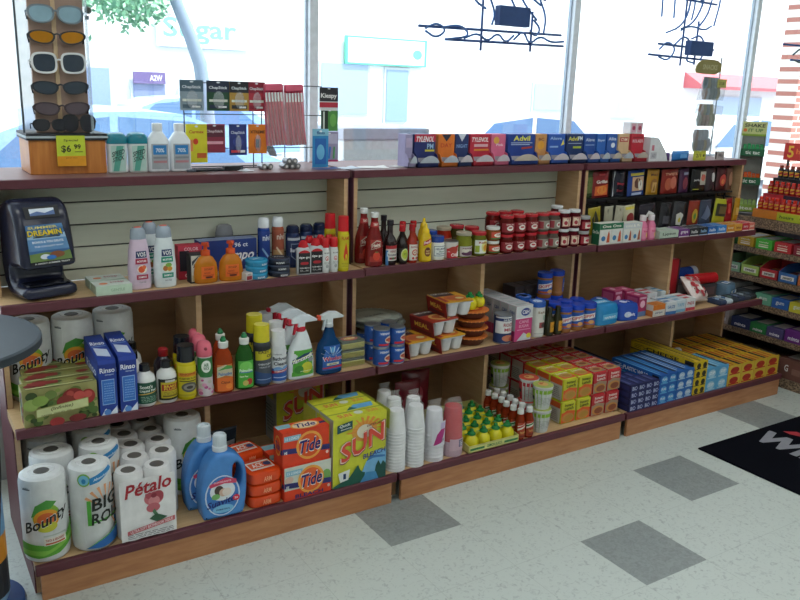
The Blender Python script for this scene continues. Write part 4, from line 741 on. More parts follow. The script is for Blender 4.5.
K_cups_red = Kind('red_cup_sleeve', 'cups', [('cup_stack', MB().loft([(0, .040), (.004, .0415), (.04, .041), (.045, .0405)], ('#c8a4b4', 'paper'), 24).loft([(.045, .0405), (.10, .038), (.145, .033), (.147, .031)], ('#c02030', 'gloss'), 24)), ('label', wrap([(0, .042), (.2, .042)], .02, .035, 1.6, '#cbaab8', [('r', .55, .3, .9, .9, '#4c4470'), ('t', '16', .72, .6, .2, .5, '#f0f0f0')])), ('plastic_sleeve', MB().loft([(.001, .0435), (.13, .041), (.155, .035), (.17, .03, .004)], ('#ffffff', 'film'), 18))])
_R = [(0, .0165), (.003, .0185), (.075, .0185), (.09, .015), (.1, .0105), (.108, .010)]
def hotsauce(c2): return bottle('hot_sauce_bottle', 'bottle', _R, '#9c3414', [(.106, .0125), (.108, .013), (.124, .0125), (.126, .011)], '#e2e4e2', [(.008, .064, 2.4, '#a83c1c', [('p', [(0, .5), (1, .8), (1, 1), (0, .8)], '#e0dcd0'), ('p', [(0, .62), (1, .92), (1, 1), (0, .74)], c2), ('t', 'TAPATIO', .5, .36, .6, .14, '#e8c070'), ('r', .2, .06, .8, .2, '#7c2410')])], kind='clear')
K_hotsauce = hotsauce('#2c7840'); K_hotsauce_red = hotsauce('#b02c24')
def cup_noodle(c1, c2):
    R = [(0, .030), (.002, .032), (.09, .0425), (.092, .044), (.097, .044), (.098, .042)]
    return Kind('instant_noodle_cup', 'noodle cup', [('cup', MB().loft(R, ('#d6d8d4', 'paper'), 26)), ('label', wrap(R[1:3], .008, .078, 4.4, c1, [('p', [(.22, 0), (.8, 0), (.8, 1), (.22, 1)], '#ccd0cc'), ('r', 0, .78, 1, .98, c1), ('r', .08, .4, .2, .6, '#2c2c20'), ('t', 'Noodles', .12, .5, .14, .2, '#202820')]+lines(.5, .2, .6, 6, .44, '#8c9090', .3))), ('lid', MB().loft([(.098, .043), (.0995, .043)], c2, 26).art(F_top(-.035, -.035, .07, .07, .0995), [('e', .5, .5, .46, .46, c2), ('e', .5, .5, .32, .3, '#d8a868'), ('e', .4, .55, .12, .1, '#b85c30'), ('t', 'CUP', .5, .78, .4, .14, '#a03020')]))])
K_noodle_green = cup_noodle('#8cb838', '#a8b45c'); K_noodle_red = cup_noodle('#c02834', '#c04838'); 
def ramen(c1, c2, blob, name='instant_noodle_pack'):
    """a shrink-wrapped noodle bowl: square outline, slightly tapered"""
    w, d, h = .064, .085, .083
    mb = MB().loft([(0, w/2-.004, d/2-.004, w/2, d/2, 7), (.004, w/2-.001, d/2-.001, w/2, d/2, 7), (h-.004, w/2-.0005, d/2-.0005, w/2, d/2, 7), (h, w/2-.004, d/2-.004, w/2, d/2, 7)], (c1, 'gloss'), 28)
    mb.art(F_front(0, 0, w, h, .0), [('r', .05, .05, .95, .95, c2), ('r', .05, .5, .95, .95, c1), ('e', .5, .26, .4, .2, '#c88a48'), ('e', .55, .24, .3, .14, blob), ('p', [(.05, .34), (.4, .5), (.95, .42), (.95, .52), (.4, .6), (.05, .46)], c2), ('t', 'Instant', .52, .83, .6, .12, '#222018' if c1 == '#c9c832' else '#f4e8e0'), ('t', 'Lunch', .52, .68, .6, .13, '#222018' if c1 == '#c9c832' else '#f4e8e0')])
    mb.art(F_left(0, 0, d, h, 0), [('r', .06, .05, .94, .95, '#c8c4bc'), ('r', .06, .7, .94, .95, c2)]+lines(.5, .15, .62, 6, .7, '#6c6864'))
    mb.art(F_top(0, 0, w, d, h), [('r', .06, .06, .94, .94, c2), ('r', .06, .5, .94, .94, c1), ('e', .5, .4, .36, .28, '#c89858'), ('e', .5, .38, .24, .16, blob), ('t', 'Lunch', .5, .74, .7, .16, '#f4e8e0')])
    return Kind(name, 'noodle pack', [('pack', mb)])
K_ramen_y = ramen('#c9c832', '#e0622c', '#b88c3c'); K_ramen_r = ramen('#c02c34', '#a88c74', '#8c4c34'); K_ramen_p = ramen('#c23a44', '#c8b4a8', '#a85c48')
def wrapbox(L, w, h, c1, c2, word, wc='#e8ecf0', name='foil_wrap_box', endc=None):
    """a long roll box with its end towards the aisle"""
    fr = [('r', 0, 0, 1, 1, endc or c1), ('e', .5, .5, .34, .34, c2), ('r', .1, .08, .9, .2, c2), ('t', word[:4], .5, .55, .5, .24, wc)]
    lf = [('r', 0, 0, 1, 1, c1), ('r', 0, .0, 1, .12, c2), ('t', word, .5, .55, .5, .4, wc), ('r', .84, .2, .97, .85, '#1c1c24')]+lines(.16, .3, .7, 3, .2, wc)
    tp = [('r', 0, 0, 1, 1, c1), ('r', .06, .05, .2, .95, c2), ('r', .4, .1, .5, .9, c2), ('r', .75, .02, .95, .98, '#26262e')]
    return Kind(name, 'box', [('carton', carton(w, L, h, c1, front=fr, left=lf, top=tp, flaps=False))])

# ================================================================== things on the shelves
Z3, Z2, Z1, Z0 = ZS[3], ZS[2], ZS[1]+.0, ZS[0]
# ------------- first shelf below the counter, left unit
put(K_dispenser, (-1.578, .96, Z2), 'dark blue countertop dispenser with a sunny beach poster, left end of the slatwall shelf', .26, scale=(1.04, .95, .9))
put(K_soapbox, (-1.4272, .858, Z2), 'pale green soap box in front, beside the pink shampoo bottle', .0)
put(K_soapbox, (-1.4272+.0, .945, Z2), 'pale green soap box lying behind another soap box', .0)
_g = 'shampoo bottles on the slatwall shelf'
put(K_shampoo_pink, (-1.273,0.9067,0.865), 'pink shampoo bottle with an orange fruit on the label', .1, _g, scale=(1.2, 1.1, 1.04))
put(K_shampoo_white, (-1.189,0.8993,0.865), 'white shampoo bottle with a teal and almond label, front one', .1, _g, scale=(1.2, 1.1, 1.05))
put(K_shampoo_white, (-1.215, .975, Z2), 'white shampoo bottle half hidden between two shampoo bottles', .1, _g, scale=(1.1, 1.1, 1.06))
put(K_hairdye, (-1.1190, .97, Z2), 'red hair colour box behind the orange soap pumps, left of the blue box', -.05, scale=(1, 1, .98))
put(K_hairdye2, (-1.10, .90, Z2), 'small dark and cream hair colour box behind the left soap pump')
put(K_bluebox, (-1.03, 1.0, Z2), 'long blue box with white lettering lying behind the soap pumps', scale=(1, 1, 1.1))
put(K_greycap, (-.905, 1.085, Z2), 'grey domed deodorant stick behind the long blue box', scale=(1.1, 1.0, 1.1))
put(K_pump, (-1.044,0.9014,0.865), 'orange hand soap pump bottle, left of the pair', .05, 'orange soap pumps', scale=(1.12, 1, .98))
put(K_pump, (-0.9515,0.9007,0.865), 'orange hand soap pump bottle, right of the pair', -.1, 'orange soap pumps', scale=(1.12, 1, .98))
put(K_deo_blue, (-.775, 1.015, Z2), 'tall blue deodorant spray can with a white cap', .1, 'tall deodorant spray cans', scale=(1.1, 1.1, 1.02))
put(K_deo_copper, (-.715, 1.02, Z2), 'tall copper brown deodorant spray can with a white cap', .1, 'tall deodorant spray cans', scale=(1.1, 1.1, 1.02))
put(K_smallbox, (-0.9103, .858, Z2), 'small pale ointment box lying between soap pump and cyan tins', .25)
for k in range(3):
    h = ['bottom', 'middle', 'top'][k]
    put(K_tin_cyan, (-.855, .897, Z2+k*.0236), 'round cyan tin, %s one of its stack of three' % h, .1+.2*k, 'stacked cyan tins')
    put(K_tin_navy, (-.765, .897, Z2+k*.0236), 'round dark navy tin, %s one of its stack of three' % h, .1-.2*k, 'stacked navy tins')
put(K_tin_navy, (-.80, .985, Z2), 'flat dark tin on the shelf behind the tin stacks', .4, tilt=(0, 0))
for k, x in enumerate((-.655, -.592, -.529)):
    put(K_shave, (x, 1.015+.01*k, Z2), 'navy shaving cream can with a dark cap, %s of the three' % ['left', 'middle', 'right'][k], .15, 'navy shaving cream cans', scale=(1.06, 1.06, 1.05))
put(K_fluid_black, (-0.6807+.004, .875, Z2), 'flat black lighter fluid can with a red cap, left one in front', -.15, 'flat lighter fluid cans', scale=(.95, 1.1, .93))
put(K_fluid_black, (-0.6287+.004, .875, Z2), 'flat black lighter fluid can with a red cap, right one in front', -.15, 'flat lighter fluid cans', scale=(.95, 1.1, .96))
put(K_fluid_black, (-0.6308+.004, .925, Z2), 'flat black lighter fluid can tucked behind the right front fluid can', -.15, 'flat lighter fluid cans', scale=(.95, 1.1, .97))
put(K_fluid_white, (-0.5864, .872, Z2), 'white butane refill can with red cap beside the black fluid cans', 0, 'white butane refill cans', scale=(.95, .95, .97))
put(K_fluid_white, (-0.5500, .872, Z2), 'white butane refill can with red cap touching the yellow can', 0, 'white butane refill cans', scale=(.95, .95, .97))
put(K_fluid_white, (-0.5843, .915, Z2), 'white butane refill can with red cap in the second row, left', 0, 'white butane refill cans', scale=(.95, .95, .99))
put(K_fluid_white, (-0.5479, .915, Z2), 'white butane refill can with red cap in the second row, right', 0, 'white butane refill cans', scale=(.95, .95, .99))
put(K_butane, (-0.5066-.003, .872, Z2), 'tall yellow gas can with a red cap and flame, front one', 0, 'tall yellow gas cans', scale=(.96, .96, 1.06))
put(K_butane, (-0.5284-.0, .945, Z2), 'tall yellow gas can with a red cap, standing behind its twin', 0, 'tall yellow gas cans', scale=(.96, .96, 1.06))
# ------------- slatwall shelf, middle unit
Zm = Z2+.004
put(K_ketchup, (-0.3678+.002, .882, Zm), 'red ketchup bottle with a white cap, front one', -.12, 'ketchup bottles', scale=(1, 1, 1.03))
put(K_ketchup, (-.372, .955, Zm), 'red ketchup bottle with a white cap, behind and left of its twin', -.1, 'ketchup bottles', scale=(1, 1, 1.06))
put(Kind('sauce_packet', 'packet', [('packet', MB().box(-.016, -.004, 0, .016, .004, .06, '#4a86c0', .001).art(F_front(-.016, 0, .032, .06, -.004), [('r', .1, .6, .9, .9, '#c8dcec')]))]), (-.302, .868, Zm), 'small light blue packet wedged between ketchup and brown sauce')
put(K_steak, (-0.2959+.005, .885, Zm), 'dark brown sauce bottle with black cap, front one beside ketchup', 0, 'dark brown sauce bottles', scale=(.95, .95, .93))
put(K_steak, (-.282, .95, Zm), 'dark brown sauce bottle with black cap, in the second row', 0, 'dark brown sauce bottles', scale=(.9, .9, .98))
put(K_soy, (-0.2391+.003, .88, Zm), 'small dark sauce bottle with red cap and lime round label', .05, 'small sauce bottles', scale=(.98, .98, .98))
put(K_soy, (-.20, .935, Zm), 'small dark sauce bottle with red cap in the second row', .05, 'small sauce bottles')
put(K_hot, (-0.1910+.002, .88, Zm), 'red hot sauce bottle with a white label, front one', .05, 'hot sauce bottles with white labels', scale=(.98, .98, .98))
put(K_hot, (-.148, .935, Zm), 'red hot sauce bottle in the second row, beside the mustard', .05, 'hot sauce bottles with white labels')
put(K_mustard, (-0.1297+.003, .875, Zm), 'yellow mustard squeeze bottle, front one', -.05, 'mustard bottles', scale=(.98, 1, .93))
put(K_mustard, (-.095, .935, Zm), 'yellow mustard squeeze bottle, behind its twin', -.05, 'mustard bottles', scale=(.95, 1, 1))
put(K_mayo, (-0.0597, .887, Zm), 'white mayonnaise jar with a blue lid, front one', .1, 'mayonnaise jars', scale=(.95, .95, 1.08))
put(K_mayo, (-.045, .96, Zm), 'white mayonnaise jar with a blue lid, behind its twin', .1, 'mayonnaise jars', scale=(.95, .95, 1.2))
put(K_redcan, (0.0094, .887, Zm), 'red and white food can beside the mayonnaise jar', .1, scale=(.98, .98, .76))
put(K_redjar, (.03, .965, Zm), 'tall jar of red peppers behind the red and white can', .1, scale=(.95, .95, 1.0))
put(K_olive, (.105, .975, Zm), 'tall jar of dark olives with a red lid behind pepper jar', .1, scale=(.95, .95, 1.02))
put(K_pepper, (0.0799, .888, Zm), 'jar of yellow pickled peppers with a violet label', .1, scale=(.97, .97, .95))
put(K_pickle, (.185, .972, Zm), 'relish jar with a red lid standing in the second row', .1, 'relish jars', scale=(.97, .97, 1.05))
put(K_pickle, (0.1601, .889, Zm), 'relish jar with a red lid and white label in front', .1, 'relish jars', scale=(.97, .97, .98))
put(K_pimento, (0.2368, .889, Zm), 'small dip jar with a white lid, lower of the two', .1, 'small dip jars in a stack', scale=(1, 1, .86))
put(K_pimento, (0.2368, .889, Zm), 'small dip jar with a white lid, upper of the two', .3, 'small dip jars in a stack', scale=(1, 1, .9), dz=.0588)
sal = [(.308, K_salsa), (.376, K_salsa), (.447, K_salsa), (.514, K_salsa_grey), (.578, K_salsa_grey)]
for lv in range(2):
    for i, (x, k) in enumerate(sal):
        put(k, (x, .885, Zm), '%s salsa jar, red lid, %s from left in the %s front row' % (['red', 'grey labelled'][k is K_salsa_grey], ORD[i], ['lower', 'upper'][lv]), -.15, 'red lidded salsa jars', scale=(.92, .92, .84), dz=lv*.0826)
for lv in range(2):
    for i, x in enumerate((.29, .36, .43)):
        put(K_salsa, (x, .962, Zm), 'red lidded salsa jar, %s from the left in the %s back row' % (ORD[i], ['lower', 'upper'][lv]), .15, 'salsa jars in the back row', scale=(.92, .92, .86), dz=lv*.0846)
for lv in range(2):
    for i, x in enumerate((.645, .708)):
        put(K_jam, (x, .884, Zm), 'dark red jam jar with a white lid, %s in front on the %s level' % (['left', 'right'][i], ['lower', 'upper'][lv]), .2, 'white lidded jam jars', scale=(.93, .93, .9), dz=lv*.086)
for lv in range(2): put(K_jam, (.66, .95, Zm), 'dark red jam jar with a white lid in the second row, %s level' % ['lower', 'upper'][lv], .2, 'white lidded jam jars', scale=(.93, .93, .96), dz=lv*.0918)
for lv in range(2): put(K_jam_dark, (.772, .884, Zm), 'squat cherry jar with a grey lid, %s one of two' % ['lower', 'upper'][lv], .2, 'squat cherry jars', scale=(.93, .93, .98), dz=lv*.069)
put(K_jam_dark, (.762, .965, Zm), 'squat cherry jar standing behind the stacked cherry jars', .2, 'squat cherry jars', scale=(.93, .93, 1.5))
# ------------- slatwall shelf, right unit
_c = lambda c1, w, word, fig: carton(w, .05, .1, '#d4d4cc', front=[('r', 0, .72, 1, 1, c1), ('t', word, .5, .86, .8, .13, '#f0ece0'), ('r', .04, .04, .48, .68, '#e0e0da'), ('r', .52, .04, .96, .68, '#d8dcd8'), ('p', [(.3, .1), (.44, .1), (.42, .5), (.38, .66), (.34, .5)], fig), ('p', [(.78, .1), (.92, .1), (.9, .5), (.86, .66), (.82, .5)], fig), ('e', .16, .3, .09, .12, '#3c78a8'), ('e', .63, .3, .08, .12, '#3c78a8')], left=[('r', 0, 0, 1, 1, c1), ('t', word, .5, .6, .8, .16, '#e8ece4')])
put(Kind('cough_syrup_box', 'box', [('carton', _c('#1e6a4a', .165, 'One One', '#c8582c'))]), (.822+.03, .852, Z2), 'green and white box with orange bottles printed on it', scale=(.95, 1, 1.02))
put(Kind('cold_remedy_box', 'box', [('carton', _c('#c8ccd0', .135, 'cold & flu', '#a8502c'))]), (1.012, .852, Z2), 'white medicine box with red lettering beside the green one', scale=(.95, 1, .95))
_R = [(0, .023), (.003, .025), (.07, .025), (.09, .014), (.095, .013)]
K_pepto = bottle('stomach_remedy_bottle', 'bottle', _R, '#e07aa0', [(.093, .0155), (.095, .0165), (.118, .016), (.12, .014)], '#e8dfe4', [(.01, .05, 2.2, '#e48cac', [('t', 'Bismuth', .5, .7, .7, .18, '#d03c6c'), ('e', .6, .35, .24, .26, '#f0c080')])])
for i, x in enumerate((1.172, 1.232)): put(K_pepto, (x, .878, Z2), 'pink medicine bottle with a pale cap, %s of the pair' % ['left', 'right'][i], .3, 'pink medicine bottles', scale=(1, 1, 1.03))
cr = [('#b8c8b8', 'Lyptus', '#26262c', 1.275, 1.415), ('#6c2c7c', 'grape', '#e8e0e8', 1.42, 1.50), ('#26262e', 'halls', '#d8d8d8', 1.505, 1.575), ('#22262e', 'halls', '#9cc4e8', 1.58, 1.645), ('#2468b8', 'halls', '#e8f0f8', 1.65, 1.72), ('#3a86d0', 'halls', '#e8f0f8', 1.725, 1.80), ('#d08a28', 'honey', '#f8ecd0', 1.805, 1.87), ('#d8a040', 'lemon', '#7c3010', 1.875, 1.935), ('#c0283c', 'cherry', '#f0e0e0', 1.94, 1.995), ('#d87868', 'peach', '#f8ecd8', 2.0, 2.045)]
cn = ['pale green', 'purple', 'black', 'black and pale blue', 'deep blue', 'sky blue', 'orange', 'amber', 'crimson', 'pink']
for (c1, wd, wc, xa, xb), nm in zip(cr, cn):
    put(Kind('cough_drop_box', 'box', [('carton', carton(xb-xa, .085, .04, c1, front=[('r', 0, 0, 1, .1, wc), ('t', wd, .5, .55, .7, .4, wc)], top=[('r', .06, .1, .94, .9, '#d8d8d8'), ('r', .1, .15, .9, .85, c1)], left=[('r', 0, .1, 1, .9, c1)]))]), (xa, .85, Z2), '%s box of cough drops in the row along the shelf front' % nm, group='cough drop boxes')
# hanging snack bags in two rows, hooks behind them
hk = link('display_rail', None, None, (.862, 1.04, 0)); tag(hk, 'dark wire display rack holding the hanging snack bags', 'display rack')
rb = MB()
for z in (1.055, 1.205): rb.box(0, 0, z, 1.165, .006, z+.012, '#1e1e24').box(0, -.035, z-.004, 1.165, -.029, z+.006, '#1e1e24')
for x in (.0, .58, 1.155): rb.box(x, .004, .866, x+.008, .012, 1.207, '#1e1e24').box(x, .01, 1.19, x+.008, .072, 1.2, '#1e1e24').box(x, -.03, 1.052, x+.008, .004, 1.058, '#1e1e24')
for x in (.905, .995, 1.115, 1.245, 1.365, 1.495, 1.61, 1.725, 1.83, 1.92, 1.975): rb.box(x-.876, -.048, 1.197, x-.872, .0, 1.201, '#1e1e24').box(x-.876, -.004, 1.197, x-.872, .0, 1.21, '#1e1e24')
for x in (.93, 1.02, 1.085, 1.17, 1.30, 1.43, 1.53, 1.655, 1.755, 1.87, 1.955, 1.99): rb.box(x-.874, -.095, 1.032, x-.87, .0, 1.036, '#1e1e24').box(x-.874, -.004, 1.032, x-.87, .0, 1.06, '#1e1e24')
link('rail', rb, hk)
def snack(px, wpx, row, col, art, nm, h=None, tl=0):
    Y = 1.0 if row else .955
    zt = [1.03, 1.195][row]; h = h or [.135, .128][row]
    x = px; k = pouch(wpx, h, .022, col, art)
    put(k, (x, Y, zt-h), nm, 0, 'hanging snack bags', tilt=(0, tl))
up = [(.905, .07, '#3a4a2c', [('r', .1, .2, .9, .8, '#5c6a34')], 'dark green snack bag at the left end of the upper row'),
 (.995, .11, '#7e1c22', [('p', [(.1, .1), (.9, .1), (.9, .5), (.1, .45)], '#d8622c'), ('e', .5, .3, .3, .16, '#e08a3c'), ('t', 'Grillas', .5, .62, .7, .12, '#f0e8dc'), ('r', .3, .85, .7, .92, '#b02c34')], 'red snack bag with orange chips pictured, upper row'),
 (1.115, .09, '#1e2230', [('t', 'Mega', .6, .5, .6, .12, '#b02838'), ('t', 'Beef', .55, .25, .5, .1, '#8c2430'), ('r', .05, .02, .12, .98, '#b8bcc4')], 'black snack bag with a silver edge, upper row'),
 (1.245, .12, '#22408c', [('r', .2, .2, .9, .75, '#c8a888'), ('e', .5, .5, .2, .2, '#5c3428'), ('e', .68, .42, .14, .2, '#e0dcd4'), ('r', .1, .8, .9, .9, '#c0b040'), ('r', .2, .04, .8, .14, '#b8c8e8')], 'blue snack bag with a pale picture panel, upper row'),
 (1.365, .09, '#b8862c', [('e', .5, .4, .3, .25, '#8a5a24'), ('t', 'Maiz', .5, .8, .6, .1, '#4c2c14'), ('r', .35, .1, .7, .5, '#c8a060')], 'golden brown snack bag in the upper row'),
 (1.495, .13, '#8a2a24', [('e', .35, .4, .2, .25, '#b85a3c'), ('e', .65, .45, .2, .25, '#c8705c'), ('t', 'TWISTS', .5, .8, .7, .1, '#e0a080')], 'brick red snack bag, the widest in the upper row'),
 (1.61, .075, '#4c2a4c', [('e', .5, .4, .25, .25, '#8c3c4c'), ('r', .3, .75, .8, .85, '#8c8cac')], 'dull purple snack bag in the upper row'),
 (1.725, .12, '#1c1c20', [('r', .5, .3, .95, .85, '#b8b4a8'), ('e', .72, .6, .16, .14, '#c86450'), ('r', .1, .1, .5, .14, '#c8c83c'), ('t', 'jerky', .3, .5, .4, .1, '#d8d8d8')], 'black snack bag with a cream panel, upper row'),
 (1.83, .075, '#3a2c34', [('e', .6, .6, .2, .2, '#c8c8c8')], 'dark snack bag with a pale spot, upper row'),
 (1.92, .09, '#4a1c24', [('e', .5, .45, .3, .25, '#b84038'), ('e', .5, .4, .15, .12, '#d88a50')], 'maroon snack bag with a red sausage picture, upper row'),
 (1.99, .05, '#6a4438', [('e', .5, .5, .3, .3, '#a8785c')], 'narrow brown snack bag at the right end, upper row')]
for x, w, c, a, nm in up: snack(x-.012, w*.97, 1, c, a, nm, None, random.uniform(-.06, .06))
lo = [(.93, .085, '#9c8c24', [('p', [(.3, .2), (.7, .5), (.5, .9), (.2, .6)], '#34341c'), ('e', .6, .3, .2, .12, '#40401c')], 'mustard yellow snack bag in the lower row'),
 (1.02, .06, '#a8a490', [('r', .2, .1, .4, .9, '#7c7868')], 'pale striped packet in the lower row, left'),
 (1.085, .06, '#b4b09c', [('r', .3, .1, .5, .9, '#8c8470')], 'pale striped packet in the lower row, beside its twin'),
 (1.17, .08, '#c8c4a8', [('e', .5, .5, .34, .22, '#8c2c2c'), ('r', .1, .85, .9, .95, '#d8c850')], 'cream packet with a dark red oval, lower row'),
 (1.30, .12, '#2a2430', [('e', .5, .3, .36, .2, '#7c2430'), ('p', [(.2, .5), (.5, .75), (.9, .6), (.6, .55)], '#e0e0e0')], 'black packet with a white swoosh, lower row'),
 (1.43, .08, '#26262c', [('r', .2, .2, .8, .5, '#4c4c54')], 'plain black packet in the lower row'),
 (1.53, .10, '#34343a', [('p', [(.3, .1), (.7, .1), (.8, .5), (.5, .6), (.2, .5)], '#d0d0c8'), ('e', .5, .3, .1, .1, '#c8b83c')], 'dark packet with a white bird shape, lower row'),
 (1.655, .09, '#8c3024', [('e', .5, .4, .24, .28, '#c8a030'), ('e', .5, .4, .12, .12, '#5c8c34')], 'rust red packet with a yellow fruit, lower row'),
 (1.755, .10, '#3c4456', [('p', [(.1, .3), (.5, .8), (.9, .4), (.5, .2)], '#5c6880')], 'slate blue shiny packet, lower row'),
 (1.87, .11, '#b0b030', [('r', .1, .3, .9, .8, '#2c2c20'), ('r', .3, .4, .9, .7, '#6c5c34')], 'lime yellow packet with a dark band, lower row'),
 (1.955, .07, '#8a1820', [('r', .3, .4, .6, .8, '#c84038')], 'deep red packet in the lower row'),
 (2.012, .045, '#b88820', [('r', .2, .3, .8, .6, '#d0a850')], 'narrow golden packet at the right end, lower row')]
for i, (x, w, c, a, nm) in enumerate(lo): snack(x-.01, w*.97, 0, c, a, nm, None, random.uniform(-.12, .12))

# ------------- second shelf, left unit
for i in range(4): put(K_tissue, (-1.685+.012*i, .757+.0725*i*1.0, Z1), 'flowered tissue box with red roses, %s' % ['front one of the row', 'second from the front', 'third from the front', 'rearmost of the row'][i], -.02*i*0, 'flowered tissue boxes', scale=(.84, 1, .84+.0*i))
for i, (x, y) in enumerate(((-1.617, 1.03), (-1.478, 1.03), (-1.338, 1.05))): put(K_bounty, (x, y, Z1), 'paper towel roll on the middle shelf, %s' % ['leftmost, behind the tissue boxes', 'centre of the back row', 'behind the blue detergent boxes'][i], -.1, 'paper towel rolls on the middle shelf', scale=(1.03, 1.03, 1.05))
put(K_rinso, (-1.4590-.0, .753, Z1), 'tall blue laundry detergent box with sloping top, left one', 0, 'tall blue detergent boxes', scale=(.9, 1.3, 1.0))
put(K_rinso, (-1.3957+.002, .753, Z1), 'tall blue laundry detergent box with sloping top, right one', 0, 'tall blue detergent boxes', scale=(.9, 1.3, 1.02))
put(K_greenlabel, (-1.3043+.001, .79, Z1), 'white bottle with a dark green label and black cap', .1, scale=(1, 1, .95))
put(K_blackcapwhite, (-1.318, .875, Z1), 'white bottle with a black cap behind the green labelled bottle', .1, 'white bottles behind', scale=(.95, .95, 1))
put(K_blackcapwhite, (-1.30, .955, Z1), 'white bottle with a black cap, rearmost of the white bottles', .1, 'white bottles behind', scale=(.95, .95, 1.04))
put(K_tirelabel, (-1.2319+.001, .79, Z1), 'black bodied bottle with white shoulders and a yellow label', .1, scale=(1, 1, .96))
put(K_redcapbottle, (-1.215, .875, Z1), 'black bottle with a red cap in the second row', .1, scale=(1, 1, .97))
put(K_yellowcan, (-1.1644+.001, .786, Z1), 'yellow spray can with a black cap, front one', -.1, 'yellow spray cans with black caps', scale=(1.12, 1.12, .95))
put(K_yellowcan, (-1.15, .87, Z1), 'yellow spray can with a black cap, behind its twin', -.1, 'yellow spray cans with black caps', scale=(1.1, 1.1, .98))
put(K_freshener, (-1.1005+.001, .781, Z1), 'air freshener can with a pink cap, front one', -.1, 'pink capped air fresheners', scale=(1.03, 1.03, 1.03))
put(K_freshener, (-1.095, .848, Z1), 'air freshener can with a pink cap, middle of its file', -.3, 'pink capped air fresheners', scale=(1.03, 1.03, 1.04))
put(K_freshener, (-1.085, .915, Z1), 'air freshener can with a pink cap, rearmost of its file', .4, 'pink capped air fresheners', scale=(.95, .95, 1.06))
put(K_dish_orange, (-1.0333+.002, .779, Z1), 'orange dish soap bottle with a green spout, front one', -.1, 'orange dish soap bottles', scale=(1.14, 1.1, 1.08))
put(K_dish_orange, (-1.012, .86, Z1), 'orange dish soap bottle with a green spout, behind its twin', -.1, 'orange dish soap bottles', scale=(1.1, 1.1, 1.1))
put(K_dish_green, (-0.9549+.001, .779, Z1), 'green dish soap bottle with a pear and apple label', -.1, scale=(1.14, 1.1, 1.1))
put(K_ovencan, (-0.8878+.003, .785, Z1), 'black oven cleaner can with a yellow cap, front one', .15, 'oven cleaner cans', scale=(1.1, 1.1, 1.06))
put(K_ovencan, (-.875, .875, Z1), 'black oven cleaner can with a yellow cap, behind its twin', .15, 'oven cleaner cans', scale=(1.15, 1.15, 1.12))
put(K_bathcan, (-0.8250+.004, .785, Z1), 'white capped bathroom cleaner can with a blue base, front one', .1, 'bathroom cleaner cans', scale=(1.1, 1.1, .96))
put(K_bathcan, (-.80, .855, Z1), 'white capped bathroom cleaner can, second from the front', .1, 'bathroom cleaner cans', scale=(1.1, 1.1, 1.02))
put(K_clearcapcan, (-.805, .935, Z1), 'bathroom cleaner can with a clear grey cap at the back', .1, scale=(1.1, 1.1, 1.06))
put(K_fantastik, (-0.7281+.002, .792, Z1), 'white spray cleaner bottle with a red trigger, front one', .06, 'white spray cleaner bottles', scale=(1.1, 1.0, .98))
put(K_fantastik, (-.735, .866, Z1), 'white spray cleaner bottle with a red trigger, middle one', .06, 'white spray cleaner bottles', scale=(1.05, 1.0, 1.0))
put(K_fantastik, (-.745, .94, Z1), 'white spray cleaner bottle with a red trigger, rearmost one', .06, 'white spray cleaner bottles', scale=(1.05, 1.0, 1.02))
put(K_windex, (-0.6108+.001, .79, Z1), 'blue glass cleaner spray bottle with an orange nozzle', .05, scale=(1.0, 1.0, .94))
for k in range(3): put(K_sponge, (-.552+.006, .80, Z1), 'yellow and dark green scrub sponge, %s of the stack' % ['bottom', 'middle', 'top'][k], .02*k, 'stacked scrub sponges', scale=(.98, 1, .98), dz=.0005+k*.0355)
# ------------- second shelf, middle unit
sp_ = [(-.385, .775, 0), (-.385, .775, 1), (-.314, .775, 0), (-.314, .775, 1), (-.385, .845, 0), (-.385, .845, 1), (-.31, .845, 0), (-.31, .845, 1)]
for x, y, l in sp_: put(K_sausage, (x, y, Z1), 'small blue sausage can, %s %s, %s level' % ('front' if y < .8 else 'back', 'left' if x < -.35 else 'right', ['lower', 'upper'][l]), .2, 'stacked blue sausage cans', dz=l*.0755, scale=(1.05, 1.05, 1))
put(K_pan, (-.27, 1.01, Z1+.085), 'round foil pan, lower one of the pair', 0, 'round foil pans', scale=(1.05, 1.05, 1))
put(K_pan, (-.28, 1.01, Z1+.108), 'round foil pan, upper one of the pair', .2, 'round foil pans', scale=(1.0, 1.0, 1))
put(K_sausage, (-.36, .95, Z1), 'small blue sausage can, left support under the foil pans', .2, 'sausage cans under the pans', scale=(1, 1, .56)); put(K_sausage, (-.36, .95, Z1+.0425), 'small blue sausage can, upper left under the foil pans', .2, 'sausage cans under the pans', scale=(1, 1, .56))
put(K_sausage, (-.22, 1.0, Z1), 'small blue sausage can, right support under the foil pans', .2, 'sausage cans under the pans', scale=(1, 1, .56)); put(K_sausage, (-.22, 1.0, Z1+.0425), 'small blue sausage can, upper right under the foil pans', .2, 'sausage cans under the pans', scale=(1, 1, .56))
put(K_meal, (-.262, .765, Z1), 'microwave meal tray in a yellow sleeve, front left', .06, 'microwave meal trays', scale=(1.0, 1, 1.1))
put(K_meal, (-.105, .765, Z1), 'microwave meal tray, bottom of the right hand stack', .06, 'microwave meal trays', scale=(1.0, 1, 1.1))
put(K_meal_red, (-.14, .775, Z1+.0698), 'microwave meal tray in a red sleeve, middle of the stack', .1, 'microwave meal trays', scale=(1.05, 1, 1.12))
put(K_meal, (-.07, .79, Z1+.1408), 'microwave meal tray in a yellow sleeve, top of the stack', -.05, 'microwave meal trays', scale=(1.05, 1, 1.12))
for k in range(4): put(K_pie, (.108, .845+.0, Z1), 'orange rimmed snack bowl, %s of the stack' % ['lowest', 'second', 'third', 'topmost'][k], .3*k, 'stacked orange snack bowls', scale=(.97, .97, .85), dz=k*.0389)
